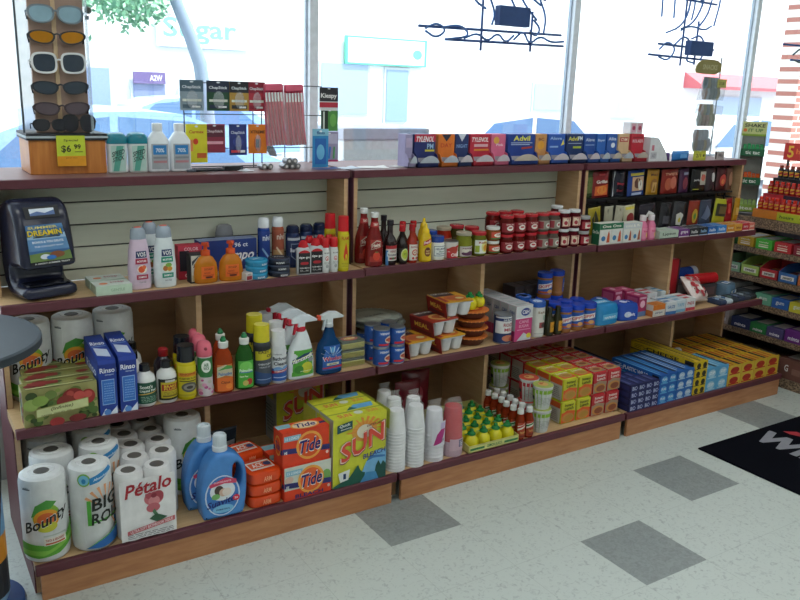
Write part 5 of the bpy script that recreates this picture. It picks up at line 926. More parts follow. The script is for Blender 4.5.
put(K_lemon, (.085, .83, Z1+.1562), 'yellow lemon juice squeezer standing on the orange bowls', .3, scale=(1.15, 1.15, .9))
put(K_lemon, (.15, .85, Z1+.1562), 'green capped lemon juice squeezer behind another on the bowls', 1.3, scale=(1, 1, .8))
put(K_coffee, (0.2384+.004, .79, Z1), 'blue can with a white band and pink lettering', .2, scale=(1.08, 1.08, 1.1))
for k in range(6): put(K_sugar, (0.2864-.0, .757+.054*k, Z1), 'pink and grey sugar box, %s' % ['front of the file', 'second of the file', 'third of the file', 'fourth of the file', 'fifth of the file', 'last of the file'][k], 0, 'pink sugar boxes in a file', scale=(1.22, 1, 1.02))
put(K_canister, (0.4316+.008, .795, Z1), 'white canister with a blue lid, front one', .2, 'white canisters with blue lids', scale=(1.1, 1.1, 1.16))
put(K_canister, (.435, .885, Z1), 'white canister with a blue lid, behind its twin', .2, 'white canisters with blue lids', scale=(1.02, 1.02, 1.2))
put(K_oil, (0.5005, .775, Z1), 'slim dark oil bottle with an amber label, left one', .3, 'slim dark oil bottles', scale=(1.02, 1.02, .95))
put(K_oil, (0.5492+.002, .775, Z1), 'slim dark oil bottle with an amber label, right one', .3, 'slim dark oil bottles', scale=(1.02, 1.02, .95))
put(K_oil, (.50, .84, Z1), 'slim dark oil bottle in the second row', .3, 'slim dark oil bottles', scale=(1.02, 1.02, 1)); put(K_oil, (.555, .86, Z1), 'slim dark oil bottle in the second row, right', .3, 'slim dark oil bottles', scale=(1.02, 1.02, 1))
_bb = carton(.06, .09, .055, '#4a4448', front=[('t', 'B&W', .5, .5, .6, .4, '#6c6468')], top=[('r', .1, .1, .9, .9, '#5a5458')])
K_cube = Kind('bouillon_box', 'box', [('carton', _bb)])
for i in range(4):
    for l in range(3): put(K_cube, (.50+.0635*i, 1.02, Z1), 'dark grey small box, %s column, %s level' % (ORD[i], ['bottom', 'middle', 'top'][l]), 0, 'dark grey boxes at the back', dz=l*.0565)
pbp = [(.606, .79), (.683, .79), (.76, .79), (.606, .868), (.683, .868), (.76, .868)]
for i, (x, y) in enumerate(pbp): put(K_pb, (x, y, Z1), 'blue lidded peanut butter jar, %s in the %s row' % (['left', 'middle', 'right'][i % 3], ['front', 'second'][i//3]), -.55-.15*(i % 3), 'blue lidded peanut butter jars', scale=(1.03, 1.03, 1.05))
for i, (x, y) in enumerate(((.625, .955), (.71, .965))):
    put(K_pb, (x, y, Z1), 'blue lidded peanut butter jar, %s bottom in the back stack' % ['left', 'right'][i], -.5, 'blue lidded peanut butter jars', scale=(1.03, 1.03, 1.05))
    put(K_pb, (x, y, Z1), 'blue lidded peanut butter jar, %s top in the back stack' % ['left', 'right'][i], [-.5, 1.6][i], 'blue lidded peanut butter jars', scale=(1.03, 1.03, 1.05), dz=.1223)
# ------------- second shelf, right unit
def soft(name, cat, w, d, h, col, art, loc, label, rz=0, n=3.5, group=None):
    mb = MB().loft([(0, w*.47, d*.47, 0, 0, n), (.004, w*.5, d*.5, 0, 0, n), (h*.7, w*.5, d*.49, 0, 0, n), (h*.95, w*.45, d*.44, 0, 0, n), (h, w*.36, d*.36, 0, 0, n)], (col, 'gloss'), 26)
    mb.art(lambda u, v, o: ((u-.5)*w*.8, -d*.5-o-.0005, h*.1+v*h*.56), art); mb.art(lambda u, v, o: ((u-.5)*w*.68, (v-.5)*d*.68, h+o), art)
    return put(Kind(name, cat, [('wrap', mb)]), loc, label, rz, group)
soft('napkin_pack', 'pack', .16, .12, .1, '#2c8cc8', [('r', .1, .3, .9, .8, '#5ab4e0'), ('t', 'NAPKINS', .5, .5, .6, .2, '#e8f4fa')], (0.8600+.02, .825, Z1), 'sky blue wrapped napkin pack beside the peanut butter', .05)
soft('tissue_pack', 'pack', .13, .10, .085, '#1f4cb0', [('e', .4, .5, .2, .3, '#c8d8f0'), ('t', 'soft', .6, .5, .4, .3, '#e8ecf8')], (1.035, .82, Z1), 'crumpled royal blue pack with pale marks', -.2)
soft('tissue_pack', 'pack', .10, .08, .08, '#2450a8', [('e', .5, .5, .2, .3, '#b8c8e8')], (.98, .935, Z1), 'smaller royal blue pack lying behind the crumpled one', .3)
K_magbox = Kind('bandage_box', 'box', [('carton', carton(.062, .08, .105, '#a8285c', front=[('r', 0, .0, 1, .25, '#5c78a8'), ('e', .5, .6, .3, .18, '#e8b8cc'), ('r', .1, .85, .9, .95, '#d8a0b8')], top=[('r', 0, 0, 1, 1, '#b83c6c'), ('e', .5, .5, .2, .2, '#e8c0cc')], left=[('r', .1, .1, .9, .9, '#c05880')]))])
put(K_magbox, (1.115, .80, Z1), 'magenta box in front, next to the orange and white box', .05, 'magenta boxes'); put(K_magbox, (1.05, .90, Z1), 'magenta box standing behind the blue packs', .1, 'magenta boxes', scale=(1, 1, 1.1)); put(K_magbox, (1.13, .90, Z1), 'magenta box standing behind its front twin', .0, 'magenta boxes', scale=(1, 1, 1.05))
K_obox = Kind('bandage_box', 'box', [('carton', carton(.088, .14, .06, '#d8d4cc', front=[('r', 0, .55, 1, 1, '#d87828'), ('t', 'strips', .5, .3, .6, .2, '#4c5c7c')], top=[('r', 0, 0, 1, .4, '#d07c34'), ('r', 0, .4, 1, 1, '#c8ccd0')], left=[('r', 0, 0, 1, .5, '#c8783c')]))])
put(K_obox, (1.185, .765, Z1), 'low orange and white box at the shelf front')
wb = [('#d4d8dc', '#3c70a8', 'GAUZE', 1.28, .765), ('#c8d4dc', '#7cb0cc', 'TAPE', 1.36, .77), ('#dcdcdc', '#c04450', 'PADS', 1.44, .77), ('#d8dce0', '#c04450', 'AID', 1.30, .90), ('#d0d8dc', '#5c94bc', 'COTTON', 1.40, .90)]
for i, (c1, c2, wd, x, y) in enumerate(wb):
    put(Kind('first_aid_box', 'box', [('carton', carton(.072, .11, .065+.012*(i > 2), c1, front=[('r', 0, .0, 1, .25, c2), ('t', wd, .5, .6, .7, .25, c2)], top=[('r', 0, .5, 1, .7, c2), ('r', 0, .1, .5, .3, c2)], left=[('r', .1, .3, .9, .5, c2)]))]), (x, y, Z1), 'white box with %s print, %s' % (['deep blue', 'light blue', 'red', 'red', 'sky blue'][i], ['front left of the white boxes', 'front middle of the white boxes', 'front right of the white boxes', 'rear left of the white boxes', 'rear right of the white boxes'][i]), .04*(i-2), 'white first aid boxes')
K_cot = pouch(.17, .15, .06, '#e0d0cc', splash(26, ['#b8303c', '#f0e8e4', '#c84450', '#e8dcd8'], .03, .03, .97, .97, .05, .11, 4)); put(K_cot, (1.60, .80, Z1), 'red and white patterned plastic bag leaning back among the boxes', .25, tilt=(-.75, .15), dz=.03)
put(Kind('red_folder', 'folder', [('cover', MB().box(0, 0, 0, .07, .2, .24, '#a01420', .004)), ('spine', MB().box(.07, -.001, 0, .082, .2, .236, '#3c1820', .002))]), (1.462, .915, Z1), 'tall dark red upright case against the shelf divider')
put(Kind('foil_roll', 'roll', [('roll', MB().loft([(0, .03), (.004, .033), (.22, .033), (.224, .03)], ('#1c48a8', 'gloss'), 24, Matrix.Rotation(pi/2, 4, 'Y'))), ('end_cap', MB().loft([(.18, .0335), (.218, .0335)], ('#c0ccdc', 'gloss'), 24, Matrix.Rotation(pi/2, 4, 'Y')))]), (1.62, 1.05, Z1+.115), 'glossy blue tube lying at the back of the shelf')
put(Kind('storage_box', 'box', [('carton', carton(.23, .11, .08, '#6c6a70', front=[('r', .1, .2, .9, .8, '#8c8a90')]))]), (1.60, 1.0, Z1), 'plain grey carton under the blue tube')
put(Kind('foil_roll', 'roll', [('roll', MB().loft([(0, .026), (.004, .03), (.20, .03), (.204, .026)], ('#b81c24', 'gloss'), 24, Matrix.Rotation(pi/2, 4, 'Y')))]), (1.66, .95, Z1+.105), 'glossy red tube lying in front of the blue one', -.12)
put(Kind('storage_box', 'box', [('carton', carton(.18, .06, .074, '#3a3438', front=[('r', .1, .2, .9, .8, '#5c4448')]))]), (1.69, .91, Z1), 'dark low carton under the red tube')
gl = [('#2c3c5c', '#8ca8c8'), ('#c0ccd4', '#2c5c94'), ('#26303c', '#5c7c6c'), ('#2a3450', '#7884a8'), ('#3c4450', '#a8b4bc'), ('#22282e', '#4c5c6c')]
for i, (c1, c2) in enumerate(gl):
    x = 1.73+.055*i
    put(Kind('glove_packet', 'packet', [('packet', MB().box(-.045, -.045, 0, .045, .045, .022, c1, .006).art(F_top(-.04, -.04, .08, .08, .022), [('p', [(.1, .2), (.9, .5), (.8, .8), (.1, .5)], c2), ('e', .3, .7, .14, .1, c2)]))]), (x, .80+.002*i, Z1+.0), '%s small packet lying flat, %s along the front right' % (['navy', 'pale grey', 'charcoal', 'indigo', 'slate', 'black'][i], ORD[i]), .0, 'small flat packets', scale=(.58, 1, 1.2))
soft('glove_packet', 'packet', .12, .1, .07, '#5c7890', [('r', .1, .2, .9, .7, '#d0d8dc'), ('e', .5, .5, .2, .2, '#2c6cb0')], (1.95, .915, Z1), 'blue and white crumpled pack near the end panel', .3)
soft('glove_packet', 'packet', .13, .1, .05, '#23283a', [('r', .1, .2, .9, .4, '#8c98a8')], (1.80, 1.03, Z1), 'dark crumpled pack at the back near the end panel', .1)
# ------------- bottom shelf, left unit
BS = 'paper towel rolls on the bottom shelf'
for i, (x, y) in enumerate(((-1.664, .645), (-1.612, .79), (-1.608, .93), (-1.605, 1.07))): put(K_bounty, (x, y, Z0), 'patterned paper towel roll on the bottom shelf, %s' % ['front left corner', 'second in the left file', 'third in the left file', 'rearmost in the left file'][i], -.08, BS, scale=(1.02, 1.02, 1.06))
for i, (x, y) in enumerate(((-1.528, .636), (-1.468, .775), (-1.462, .91), (-1.46, 1.05))): put(K_bigroll, (x, y, Z0), 'paper towel roll with sun ray print, %s' % ['front of its file', 'second in its file', 'third in its file', 'last in its file'][i], .0, 'sun ray paper towel rolls', scale=(1.03, 1.03, 1.17))
for i in range(6): put(K_petal if i == 0 else K_petal_plain, (-1.46+[0, .045, .058, .06, .06, .06][i], .574+.0955*i, Z0), 'double toilet paper pack with a rose, %s' % ['front of the file', 'second of the file', 'third of the file', 'fourth of the file', 'fifth of the file', 'last of the file'][i], 0, 'double toilet paper packs', scale=(.965, .99, 1.13))
put(K_bounty, ((-1.164,0.8512,0.117)), 'patterned paper towel roll standing beside the shelf divider', .25, BS, scale=(.99, .99, 1.1)); put(K_bounty, (-1.155, 1.05, Z0), 'patterned paper towel roll in the corner by the divider', .3, BS, scale=(.95, .95, 1.06))
put(K_jug, (-1.1111+.0, .617, Z0), 'blue fabric softener jug with a white cap, front one', -.05, 'blue softener jugs', scale=(1.08, 1.05, 1.10))
put(K_jug, (-1.135, .705, Z0), 'blue fabric softener jug with a white cap, behind its twin', -.05, 'blue softener jugs', scale=(1.08, 1.0, 1.12))
for k in range(3): put(K_orangebag, (-.958, .642, Z0), 'orange laundry powder bag, %s of the stack' % ['bottom', 'middle', 'top'][k], .03*k, 'stacked orange powder bags', dz=k*.044, scale=(.99, 1.05, 1.2))
for k in range(4): put(K_orangebag, (-.965, .775, Z0), 'orange laundry powder bag in the rear stack, %s' % ['lowest', 'second', 'third', 'topmost'][k], .05*k, 'rear orange powder bags', dz=k*.0365, scale=(.93, 1, 1))
put(K_darkbag, (-.99, .96, Z0), 'dark and white detergent bag leaning behind the orange bags', .1, tilt=(.12, 0))
put(K_tide_w, (-.892, .578, Z0), 'orange and white detergent box with a ring logo, lower one', .0, 'ring logo detergent boxes', scale=(1.04, 1, 1.0))
put(K_tide, (-.895, .585, Z0+.1295), 'orange detergent box with a ring logo, on top of another', .0, 'ring logo detergent boxes', scale=(1.04, 1, 1.0))
put(K_tide_w, (-.895, .70, Z0), 'orange and white detergent box behind the front pair', .0, 'ring logo detergent boxes', scale=(1, 1, 1.0))
put(K_sun, (-.698, .58, Z0), 'yellow detergent box with a rising sun, front one', 0, 'yellow sun detergent boxes', scale=(1.0, 1.0, 1.03))
put(K_sun, (-.698, .692, Z0), 'yellow detergent box with a rising sun, second in the file', 0, 'yellow sun detergent boxes', scale=(1.0, 1.0, 1.03))
put(K_sun, (-.72, 1.03, Z0), 'yellow detergent box with a rising sun, at the back of the shelf', 0, 'yellow sun detergent boxes', scale=(.98, 1.0, 1.08))
# ------------- bottom shelf, middle unit
put(K_cups, (-.405, .618, Z0), 'plastic sleeve of white foam cups, leftmost in front', 0, 'sleeves of white foam cups', scale=(1.1, 1.1, 1.12))
put(K_cups, (-.318, .615, Z0), 'plastic sleeve of white foam cups, second in front', 0, 'sleeves of white foam cups', scale=(1.08, 1.08, 1.14))
put(K_cups_tall, (-.362, .705, Z0), 'tall plastic sleeve of white foam cups, second row left', 0, 'sleeves of white foam cups', scale=(1.0, 1.0, 1.05), tilt=(0, .0))
put(K_cups, (-.27, .705, Z0), 'plastic sleeve of white foam cups, second row right', 0, 'sleeves of white foam cups', scale=(1.0, 1.0, 1.1))
put(K_cups, (-.35, .80, Z0), 'plastic sleeve of white foam cups, third row', 0, 'sleeves of white foam cups', scale=(1.0, 1.0, 1.14))
put(K_cups_mag, (-.222, .622, Z0), 'sleeve of pale cups with a magenta label', 0, scale=(1.05, 1.05, 1.32))
put(K_cups_red, (-.13, .622, Z0), 'sleeve of red cups with a pink base label', 0, scale=(1.05, 1.05, 1.42))
K_redbag = pouch(.14, .2, .05, '#6a1824', [('e', .4, .5, .2, .2, '#8c2c3c'), ('r', .2, .1, .8, .2, '#3c1018')]); put(K_redbag, (-.15, .93, Z0+.02), 'dark red plastic bag standing deep in the bottom shelf', .1); 
K_redbag2 = pouch(.14, .22, .05, '#701c28', [('e', .5, .5, .2, .2, '#94303c')]); put(K_redbag2, (-.05, 1.02, Z0), 'second dark red plastic bag at the back of the bottom shelf', -.1)
# lemon tray
tx0, ty0, tw, td = -.073, .575, .262, .33
tb = MB(); tb.box(0, 0, 0, tw, td, .004, '#b8b47c')
for a in ((0, 0, tw, .003), (0, td-.003, tw, td)): tb.box(a[0], a[1], 0, a[2], a[3], .032 if a[1] == 0 else .075, '#c8c478')
for a in (0, tw-.003): tb.prism([(.003, 0), (td-.003, 0), (td-.003, .075), (.003, .032)], a, a+.003, '#c8c478', 'x')
tb.art(F_front(0, 0, tw, .032, 0), [('r', .02, .15, .98, .85, '#d8d888'), ('r', .02, .35, .3, .65, '#2c7c44'), ('t', 'LEMON JUICE', .5, .5, .3, .5, '#2c7c44'), ('r', .7, .35, .98, .65, '#2c7c44')])
put(Kind('display_tray', 'tray', [('tray', tb)]), (tx0, ty0, Z0), 'low pale green cardboard tray full of lemon squeezers', .0)
for r in range(5):
    for c in range(4):
        put(K_lemon, (tx0+.035+.0635*c, ty0+.036+.0625*r, Z0+.0045), 'yellow lemon juice squeezer, %s from the left in the %s row of the tray' % (ORD[c], ['front', 'second', 'third', 'fourth', 'back'][r]), random.uniform(-.6, .6), 'lemon squeezers in the tray', scale=(1.12, 1.12, 1.04))
for i, q in enumerate([(0.2453,0.5659,0.248), (0.1964,0.5671,0.248), (0.2546,0.6242,0.248), (0.2064,0.6241,0.248), (0.2556,0.6755,0.248), (0.2053,0.6759,0.248), (0.259,0.7268,0.248), (0.1966,0.7196,0.248), (0.2538,0.7758,0.248), (0.1953,0.7737,0.248), (0.2905,0.8563,0.248), (0.2258,0.8333,0.248)]):
    put(K_hotsauce_red if i in (1, 5, 8) else K_hotsauce, (.262-.049*(i % 2)+(.012 if i > 5 else 0), .60+.0475*(i//2), Z0), 'white capped red hot sauce bottle, %s file, %s from the front' % (['right', 'left'][i % 2], ORD[i//2]), .1, 'white capped hot sauce bottles', scale=(1.14, 1.14, 1.08))
for l in range(2): put(K_noodle_green, (.35, .622, Z0), 'green instant noodle cup in front, %s of two' % ['bottom', 'top'][l], -.35, 'instant noodle cups', dz=l*.1077, scale=(1.03, 1.03, 1.08))
for l in range(2): put(K_noodle_red, (.357, .722, Z0), 'red instant noodle cup in the second row, %s of two' % ['bottom', 'top'][l], -.2, 'instant noodle cups', dz=l*.1077, scale=(1.03, 1.03, 1.08))
for l in range(2): put(K_noodle_green, (.362, .93, Z0), 'green instant noodle cup at the back, %s of two' % ['bottom', 'top'][l], -.2, 'instant noodle cups', dz=l*.1077, scale=(1.03, 1.03, 1.08))
for r in range(6):
    for c in range(4):
        if r > 0 and c == 0 and False: continue
        for l in range(2):
            k = (K_ramen_y if r < 3 else K_ramen_p) if c < 2 else K_ramen_r
            nm = {id(K_ramen_y): 'yellow and orange', id(K_ramen_p): 'pinkish', id(K_ramen_r): 'red'}[id(k)]
            put(k, (.424+.0935*c+.046-(.003 if c > 2 else 0), .578+.0885*r+.0425, Z0), '%s instant noodle pack, %s column from the left, %s row, %s level' % (nm, ORD[c], ['front', 'second', 'third', 'fourth', 'fifth', 'back'][r], ['lower', 'upper'][l]), 0, '%s noodle packs' % nm, dz=l*.1085, scale=(1.4, 1.02, 1.295))
# ------------- bottom shelf, right unit
K_navy = Kind('match_box', 'box', [('carton', carton(.049, .1, .036, '#1a1f4c', front=[('r', .05, .06, .95, .94, '#232a66'), ('t', 'BiC', .5, .5, .6, .6, '#b8c0dc'), ('e', .85, .5, .08, .12, '#8890b8')], top=[('r', .1, .1, .9, .9, '#2a326c'), ('r', .2, .2, .5, .8, '#5c6494')], left=[('r', .1, .2, .9, .8, '#262c60')]))])
for c in range(4):
    for l in range(4): put(K_navy, (.862+.0495*c, .575, Z0), 'small navy box, %s column, %s layer from the shelf' % (ORD[c], ORD[l]), 0, 'stacked small navy boxes', dz=l*.0332, scale=(1, 1, .9))
    for l in range(3): put(K_navy, (.862+.0495*c, .68, Z0), 'small navy box in the rear pile, %s column, %s layer' % (ORD[c], ORD[l]), 0, 'rear pile of small navy boxes', dz=l*.0365)
K_foil = wrapbox(.31, .062, .049, '#1d5fb2', '#5aa4d4', 'PLASTIC WRAP'); K_foil2 = wrapbox(.31, .062, .049, '#2466b4', '#a8c4dc', 'SANDWICH BAGS'); K_yel = wrapbox(.42, .044, .052, '#d4b41e', '#2c2c24', 'CHEESE', '#2c2418', name='macaroni_box', endc='#d8bc24')
K_cyan = wrapbox(.20, .085, .062, '#5aa6d4', '#a4cce0', 'ZIP BAGS', name='sandwich_bag_box'); K_yb = wrapbox(.11, .107, .036, '#d0a424', '#b83424', 'Brillo', '#a02c20', name='scouring_pad_box', endc='#d4b43c'); K_grey = wrapbox(.36, .07, .05, '#34507c', '#8c98a8', 'FOIL', endc='#8c98a4')
for c in range(2):
    for l in range(3): put(K_foil, (1.064+.0635*c, .576+.004*c, Z0), 'long blue roll box, %s column, %s level' % (['left', 'right'][c], ['bottom', 'middle', 'top'][l]), 0, 'long blue roll boxes', dz=l*.0495)
for c in range(2):
    for l in range(3): put(K_foil2, (1.194+.0635*c, .58+.003*c, Z0), 'long light blue bag box, %s column, %s level' % (['left', 'right'][c], ['bottom', 'middle', 'top'][l]), 0, 'long light blue bag boxes', dz=l*.0495)
for c in range(2):
    for l in range(4): put(K_yel, (1.323+.0455*c, .578, Z0), 'long yellow box with dark figures, %s column, %s level' % (['left', 'right'][c], ORD[l]), 0, 'long yellow boxes', dz=l*.0438, scale=(1, 1, .83))
for c in range(2):
    for l in range(2): put(K_cyan, (1.418+.0865*c, .58, Z0), 'pale blue bag box, %s column, %s level' % (['left', 'right'][c], ['lower', 'upper'][l]), 0, 'pale blue bag boxes', dz=l*.0625)
for c in range(2):
    for l in range(3): put(K_grey, (.868+.075*c, .785, Z0), 'long dark blue box with a grey side, %s column, %s level' % (['left', 'right'][c], ORD[l]), 0, 'long dark blue boxes behind', dz=l*.0505)
for r in range(4):
    for c in range(4):
        for l in range(2): put(K_yb, (1.594+.1085*c, .58+.113*r, Z0), 'yellow and red scouring pad box, %s column, %s row back, %s layer' % (ORD[c], ORD[r], ORD[l]), 0, 'yellow and red scouring pad boxes', dz=l*.0546, scale=(.99, .99, 1.49))
for r in range(3):
    for l in range(2): put(K_yb, (1.474, .79+.113*r, Z0), 'yellow and red scouring pad box behind the pale blue boxes, %s row, %s layer' % (ORD[r], ORD[l]), 0, 'scouring pad boxes behind the blue boxes', dz=l*.0546, scale=(.99, .99, 1.49))
_cm = MB()
for k, (x, y, z) in enumerate([(0, 0, 0), (.03, .01, .004), (-.025, .015, .003)]): _cm.loft([(z, .045, .02, x, y, 2.4), (z+.008, .05, .024, x, y, 2.4), (z+.018, .03, .012, x+.01, y, 2)], ('#d8dce0', 'gloss'), 14)
_cm.art(F_top(-.03, -.01, .06, .02, .0185), [('r', 0, 0, 1, .5, '#3c70b0')])
put(Kind('crumpled_wrapper', 'wrapper', [('wrapper', _cm)]), (1.50, .85, Z0+.1095), 'crumpled white and blue wrapper lying on yellow boxes', .2)

# ------------- counter top
C3 = Z3
# sunglasses display
sd = link('sunglasses_display', None, None, (-1.560, 1.095, C3)); tag(sd, 'sunglasses display tower on an orange wood base, left end of the counter', 'display stand')
w, d = .243, .20
link('base', MB().box(0, 0, 0, w, d, .112, grain('orange_oak', '#b56a2c', '#cf8840', (20, 3, 2)), .002), sd)
link('trim', MB().box(-.006, -.006, .112, w+.006, d+.006, .119, '#20242c').box(-.008, -.008, .119, w+.008, d+.008, .126, '#b8c4cc').box(-.006, -.006, .126, w+.006, d+.006, .134, '#20242c'), sd)
link('board', MB().box(.035, .045, .134, .205, .06, .78, '#a58a7c', .001).box(.105, .04, .134, .118, .045, .78, '#d0b490', .001), sd)
link('side_post', MB().box(-.0, .045, .134, .034, .05, .80, ('#fbfdff', 'film')).box(-.006, .044, .134, .0, .052, .80, '#4a545c'), sd)
acr = MB()
for a in ((.206, .0, .209, .19), (.0, .188, .206, .191)): acr.box(a[0], a[1], .134, a[2], a[3], .78, ('#dce8f0', 'film'))
acr.box(.2, -.002, .134, .208, .004, .78, ('#c8dce8', 'film'))
link('acrylic_case', acr, sd)
link('mirror_knob', MB().loft([(0, .008), (.01, .012), (.016, .008)], ('#6a7068', 'metal'), 14, Matrix.Translation((.215, .02, .53)) @ Matrix.Rotation(pi/2, 4, 'X')).box(.205, .0, .50, .214, .02, .512, '#5c6470'), sd)
def glasses(fc, lc, style=0):
    parts = []; fr = MB(); W2 = .034
    def lens(cx, s=1, wrapy=0):
        if style == 0: P = [(cx+s*a*W2*.9, b*.020) for a, b in [(-.95, .5), (-.6, .9), (.3, 1), (.95, .75), (1.1, .1), (.8, -.7), (.2, -.95), (-.6, -.8), (-.95, -.2)]]
        elif style == 1: P = [(cx+s*a*W2*.95, b*.014) for a, b in [(-.95, .4), (-.3, 1), (.6, 1.05), (1.15, .5), (.9, -.5), (.2, -1), (-.6, -.9)]]
        else: P = [(cx+s*a*W2*.9, b*.022) for a, b in [(-.9, .7), (-.5, 1), (.6, 1), (1, .7), (1.05, -.3), (.7, -.95), (-.5, -1), (-.9, -.6)]]
        return smooth_loop(P, 2)
    for s in (-1, 1):
        L = lens(s*.037, s)
        big = [((x-s*.037)*1.17+s*.037, z*1.2) for x, z in L]
        xf = Matrix.Translation((0, 0, 0)) @ Matrix.Rotation(s*.22, 4, 'Z')
        fr.solid([big, [((x-s*.037)*.98+s*.037, z*.98) for x, z in L][::-1]], .005, .001, (fc, 'gloss'), xf)
        parts.append(('lens', MB().solid([L], .002, .0005, (lc, 'metal' if lc[1] in 'ce' else 'gloss'), xf)))
        x = s*.072; y = .016
        parts.append(('temple', MB().tube([(x, y, .006), (x*1.04, y+.03, .006), (x*1.03, y+.09, .004), (x*.98, y+.115, -.012)], [.0022, .002, .0018, .0022], (fc, 'gloss'), 6)))
    fr.tube([(-.009, 0, .006), (0, -.003, .009), (.009, 0, .006)], .0022, (fc, 'gloss'), 6)
    return Kind('sunglasses', 'sunglasses', [('frame', fr)]+parts)
gz = [('#7c8a94', '#8fb0c0', 0, 14, 'silver blue rimless sunglasses, topmost on the display board'), ('#3a3c40', '#cc8a2c', 1, 37, 'dark sunglasses with mirrored orange lenses, second from the top'), ('#e6e8ea', '#34404e', 2, 63, 'white framed sunglasses with dark lenses'), ('#2a3038', '#36424e', 1, 88, 'black wrap sunglasses hanging above the red sticker'), ('#40343a', '#5c5058', 1, 109, 'brown wrap sunglasses just above the bottom of the board')]
for fc, lc, st, py, nm in gz:
    z = {14: 1.747, 37: 1.676, 63: 1.596, 88: 1.517, 109: 1.45}[py]
    put(glasses(fc, lc, st), (-1.560+.115, 1.112, z), nm, 0, None, tilt=(0, -.02), scale=(1.18, .18, 1.3))
put(glasses('#23262c', '#2a2c34', 0), (-1.560+.075, 1.06+.045, C3+.134+.026), 'black sunglasses resting at the foot of the board, left', .2, 'sunglasses lying in the case', scale=(.8, .2, .9))
put(glasses('#1e2026', '#262832', 0), (-1.560+.165, 1.108, C3+.134+.032), 'black sunglasses resting at the foot of the board, right', -.1, 'sunglasses lying in the case', scale=(.72, .2, 1.3))
ps = MB().box(-.045, -.0012, 0, .045, .0012, .10, '#c8d838').art(F_front(-.045, 0, .09, .10, -.0012), [('r', 0, 0, 1, .33, '#e8a020'), ('t', 'Special', .5, .84, .5, .09, '#5c6820'), ('t', '$6', .32, .56, .34, .26, '#3c4420'), ('t', '99', .72, .64, .24, .16, '#3c4420'), ('r', .62, .46, .9, .48, '#3c4420'), ('t', 'plus tax', .5, .27, .4, .04, '#a06010')])
put(Kind('price_card', 'sign', [('card', ps)]), (-1.560+.128, 1.080, C3+.028), 'lime and orange handwritten price card on the display base')
# deodorants
_R = [(0, .026, .014, 0, 0, 3), (.004, .029, .0165, 0, 0, 3), (.03, .0285, .0165, 0, 0, 3), (.06, .0285, .0165, 0, 0, 3), (.092, .0295, .0165, 0, 0, 3)]
K_deo = bottle('stick_deodorant', 'deodorant', _R, '#dfe6e6', [(.092, .0305, .0175, 0, 0, 3), (.112, .030, .017, 0, 0, 3), (.122, .024, .013, 0, 0, 3), (.125, .014, .007, 0, 0, 3)], '#1f7f92', [(.006, .08, 1.25, '#b8d8d0', [('p', [(.1, 0), (.5, 0), (.9, 1), (.4, 1)], '#5cae9c'), ('t', 'SPEED', .5, .72, .9, .2, '#1c2c30', .2, .15), ('t', 'STICK', .5, .5, .8, .18, '#1c2c30', .2, .15)])])
for i, (x, y) in enumerate(((-1.279, 1.10), (-1.208, 1.10), (-1.272, 1.145), (-1.201, 1.145))): put(K_deo, (x, y, C3), 'white and teal stick deodorant, %s' % ['front left', 'front right', 'rear left', 'rear right'][i], 0, 'white and teal stick deodorants', scale=(1.12, 1, 1.08))
_R = [(0, .030, .02, 0, 0, 4), (.004, .034, .024, 0, 0, 4), (.1, .034, .024, 0, 0, 4), (.122, .02, .018, 0, 0, 2.4), (.13, .014, .014)]
K_alc = bottle('rubbing_alcohol_bottle', 'bottle', _R, '#e6ecf2', [(.129, .0155), (.131, .0165), (.152, .0165), (.154, .014)], '#f0f4f8', [(.01, .08, 1.2, '#a8b0b8', [('r', .1, .58, .9, .95, '#2c84c8'), ('t', '70%', .5, .75, .5, .16, '#e0f0fa'), ('r', .1, .25, .9, .34, '#c08890'), ('r', .1, .42, .9, .5, '#8c949c')])])
for i, x in enumerate((-1.138, -1.060)): put(K_alc, (x, 1.10, C3), 'white plastic bottle with a blue and grey label, %s' % ['left one', 'right one'][i], 0, 'white plastic bottles on the counter', scale=(1.1, 1.05, 1.1))
# wire rack with blister cards
rk = link('wire_card_rack', None, None, (-1.02, 1.16, C3)); tag(rk, 'thin black wire rack holding small blister cards', 'wire rack')
wr = MB(); 
for x in (.0, .268, .303): wr.tube([(x, 0, 0), (x, 0, .315)], .0022, '#1e242c', 6)
for z in (.075, .20, .312): wr.tube([(0, 0, z), (.56, 0, z)], .0018, '#2c3640', 6)
wr.tube([(.0, .05, .003), (.0, -.02, .003), (.32, -.02, .003), (.32, .05, .003), (0, .05, .003)], .002, '#1e242c', 6)
wr.tube([(.56, 0, .003), (.56, 0, .312)], .002, '#2c3640', 6); wr.tube([(.40, 0, .003), (.40, 0, .312)], .002, '#2c3640', 6)
link('wire_frame', wr, rk)
def card(w, h, c1, art, loc, label, rz=0, group='blister cards on the wire rack', bl=None):
    mb = MB().box(-w/2, -.001, 0, w/2, .001, h, c1).art(F_front(-w/2, 0, w, h, -.001), art+[('e', .5, .94, .08, .025, '#e8eef4')])
    mb.art(F_back(w/2, 0, w, h, .001), [('r', .05, .05, .95, .95, '#dcdcdc')])
    parts = [('card', mb)]
    if bl: parts.append(('blister', MB().loft([(-.001, .0, .0), (.0, w*.2*bl, h*.3), (.006, w*.2*bl, h*.3), (.009, w*.14*bl, h*.24)], ('#e8f0f8', 'film'), 14, Matrix.Translation((0, -.001, h*.36)) @ Matrix.Rotation(pi/2, 4, 'X'))))
    return put(Kind('blister_card', 'card', parts), loc, label, rz, group)
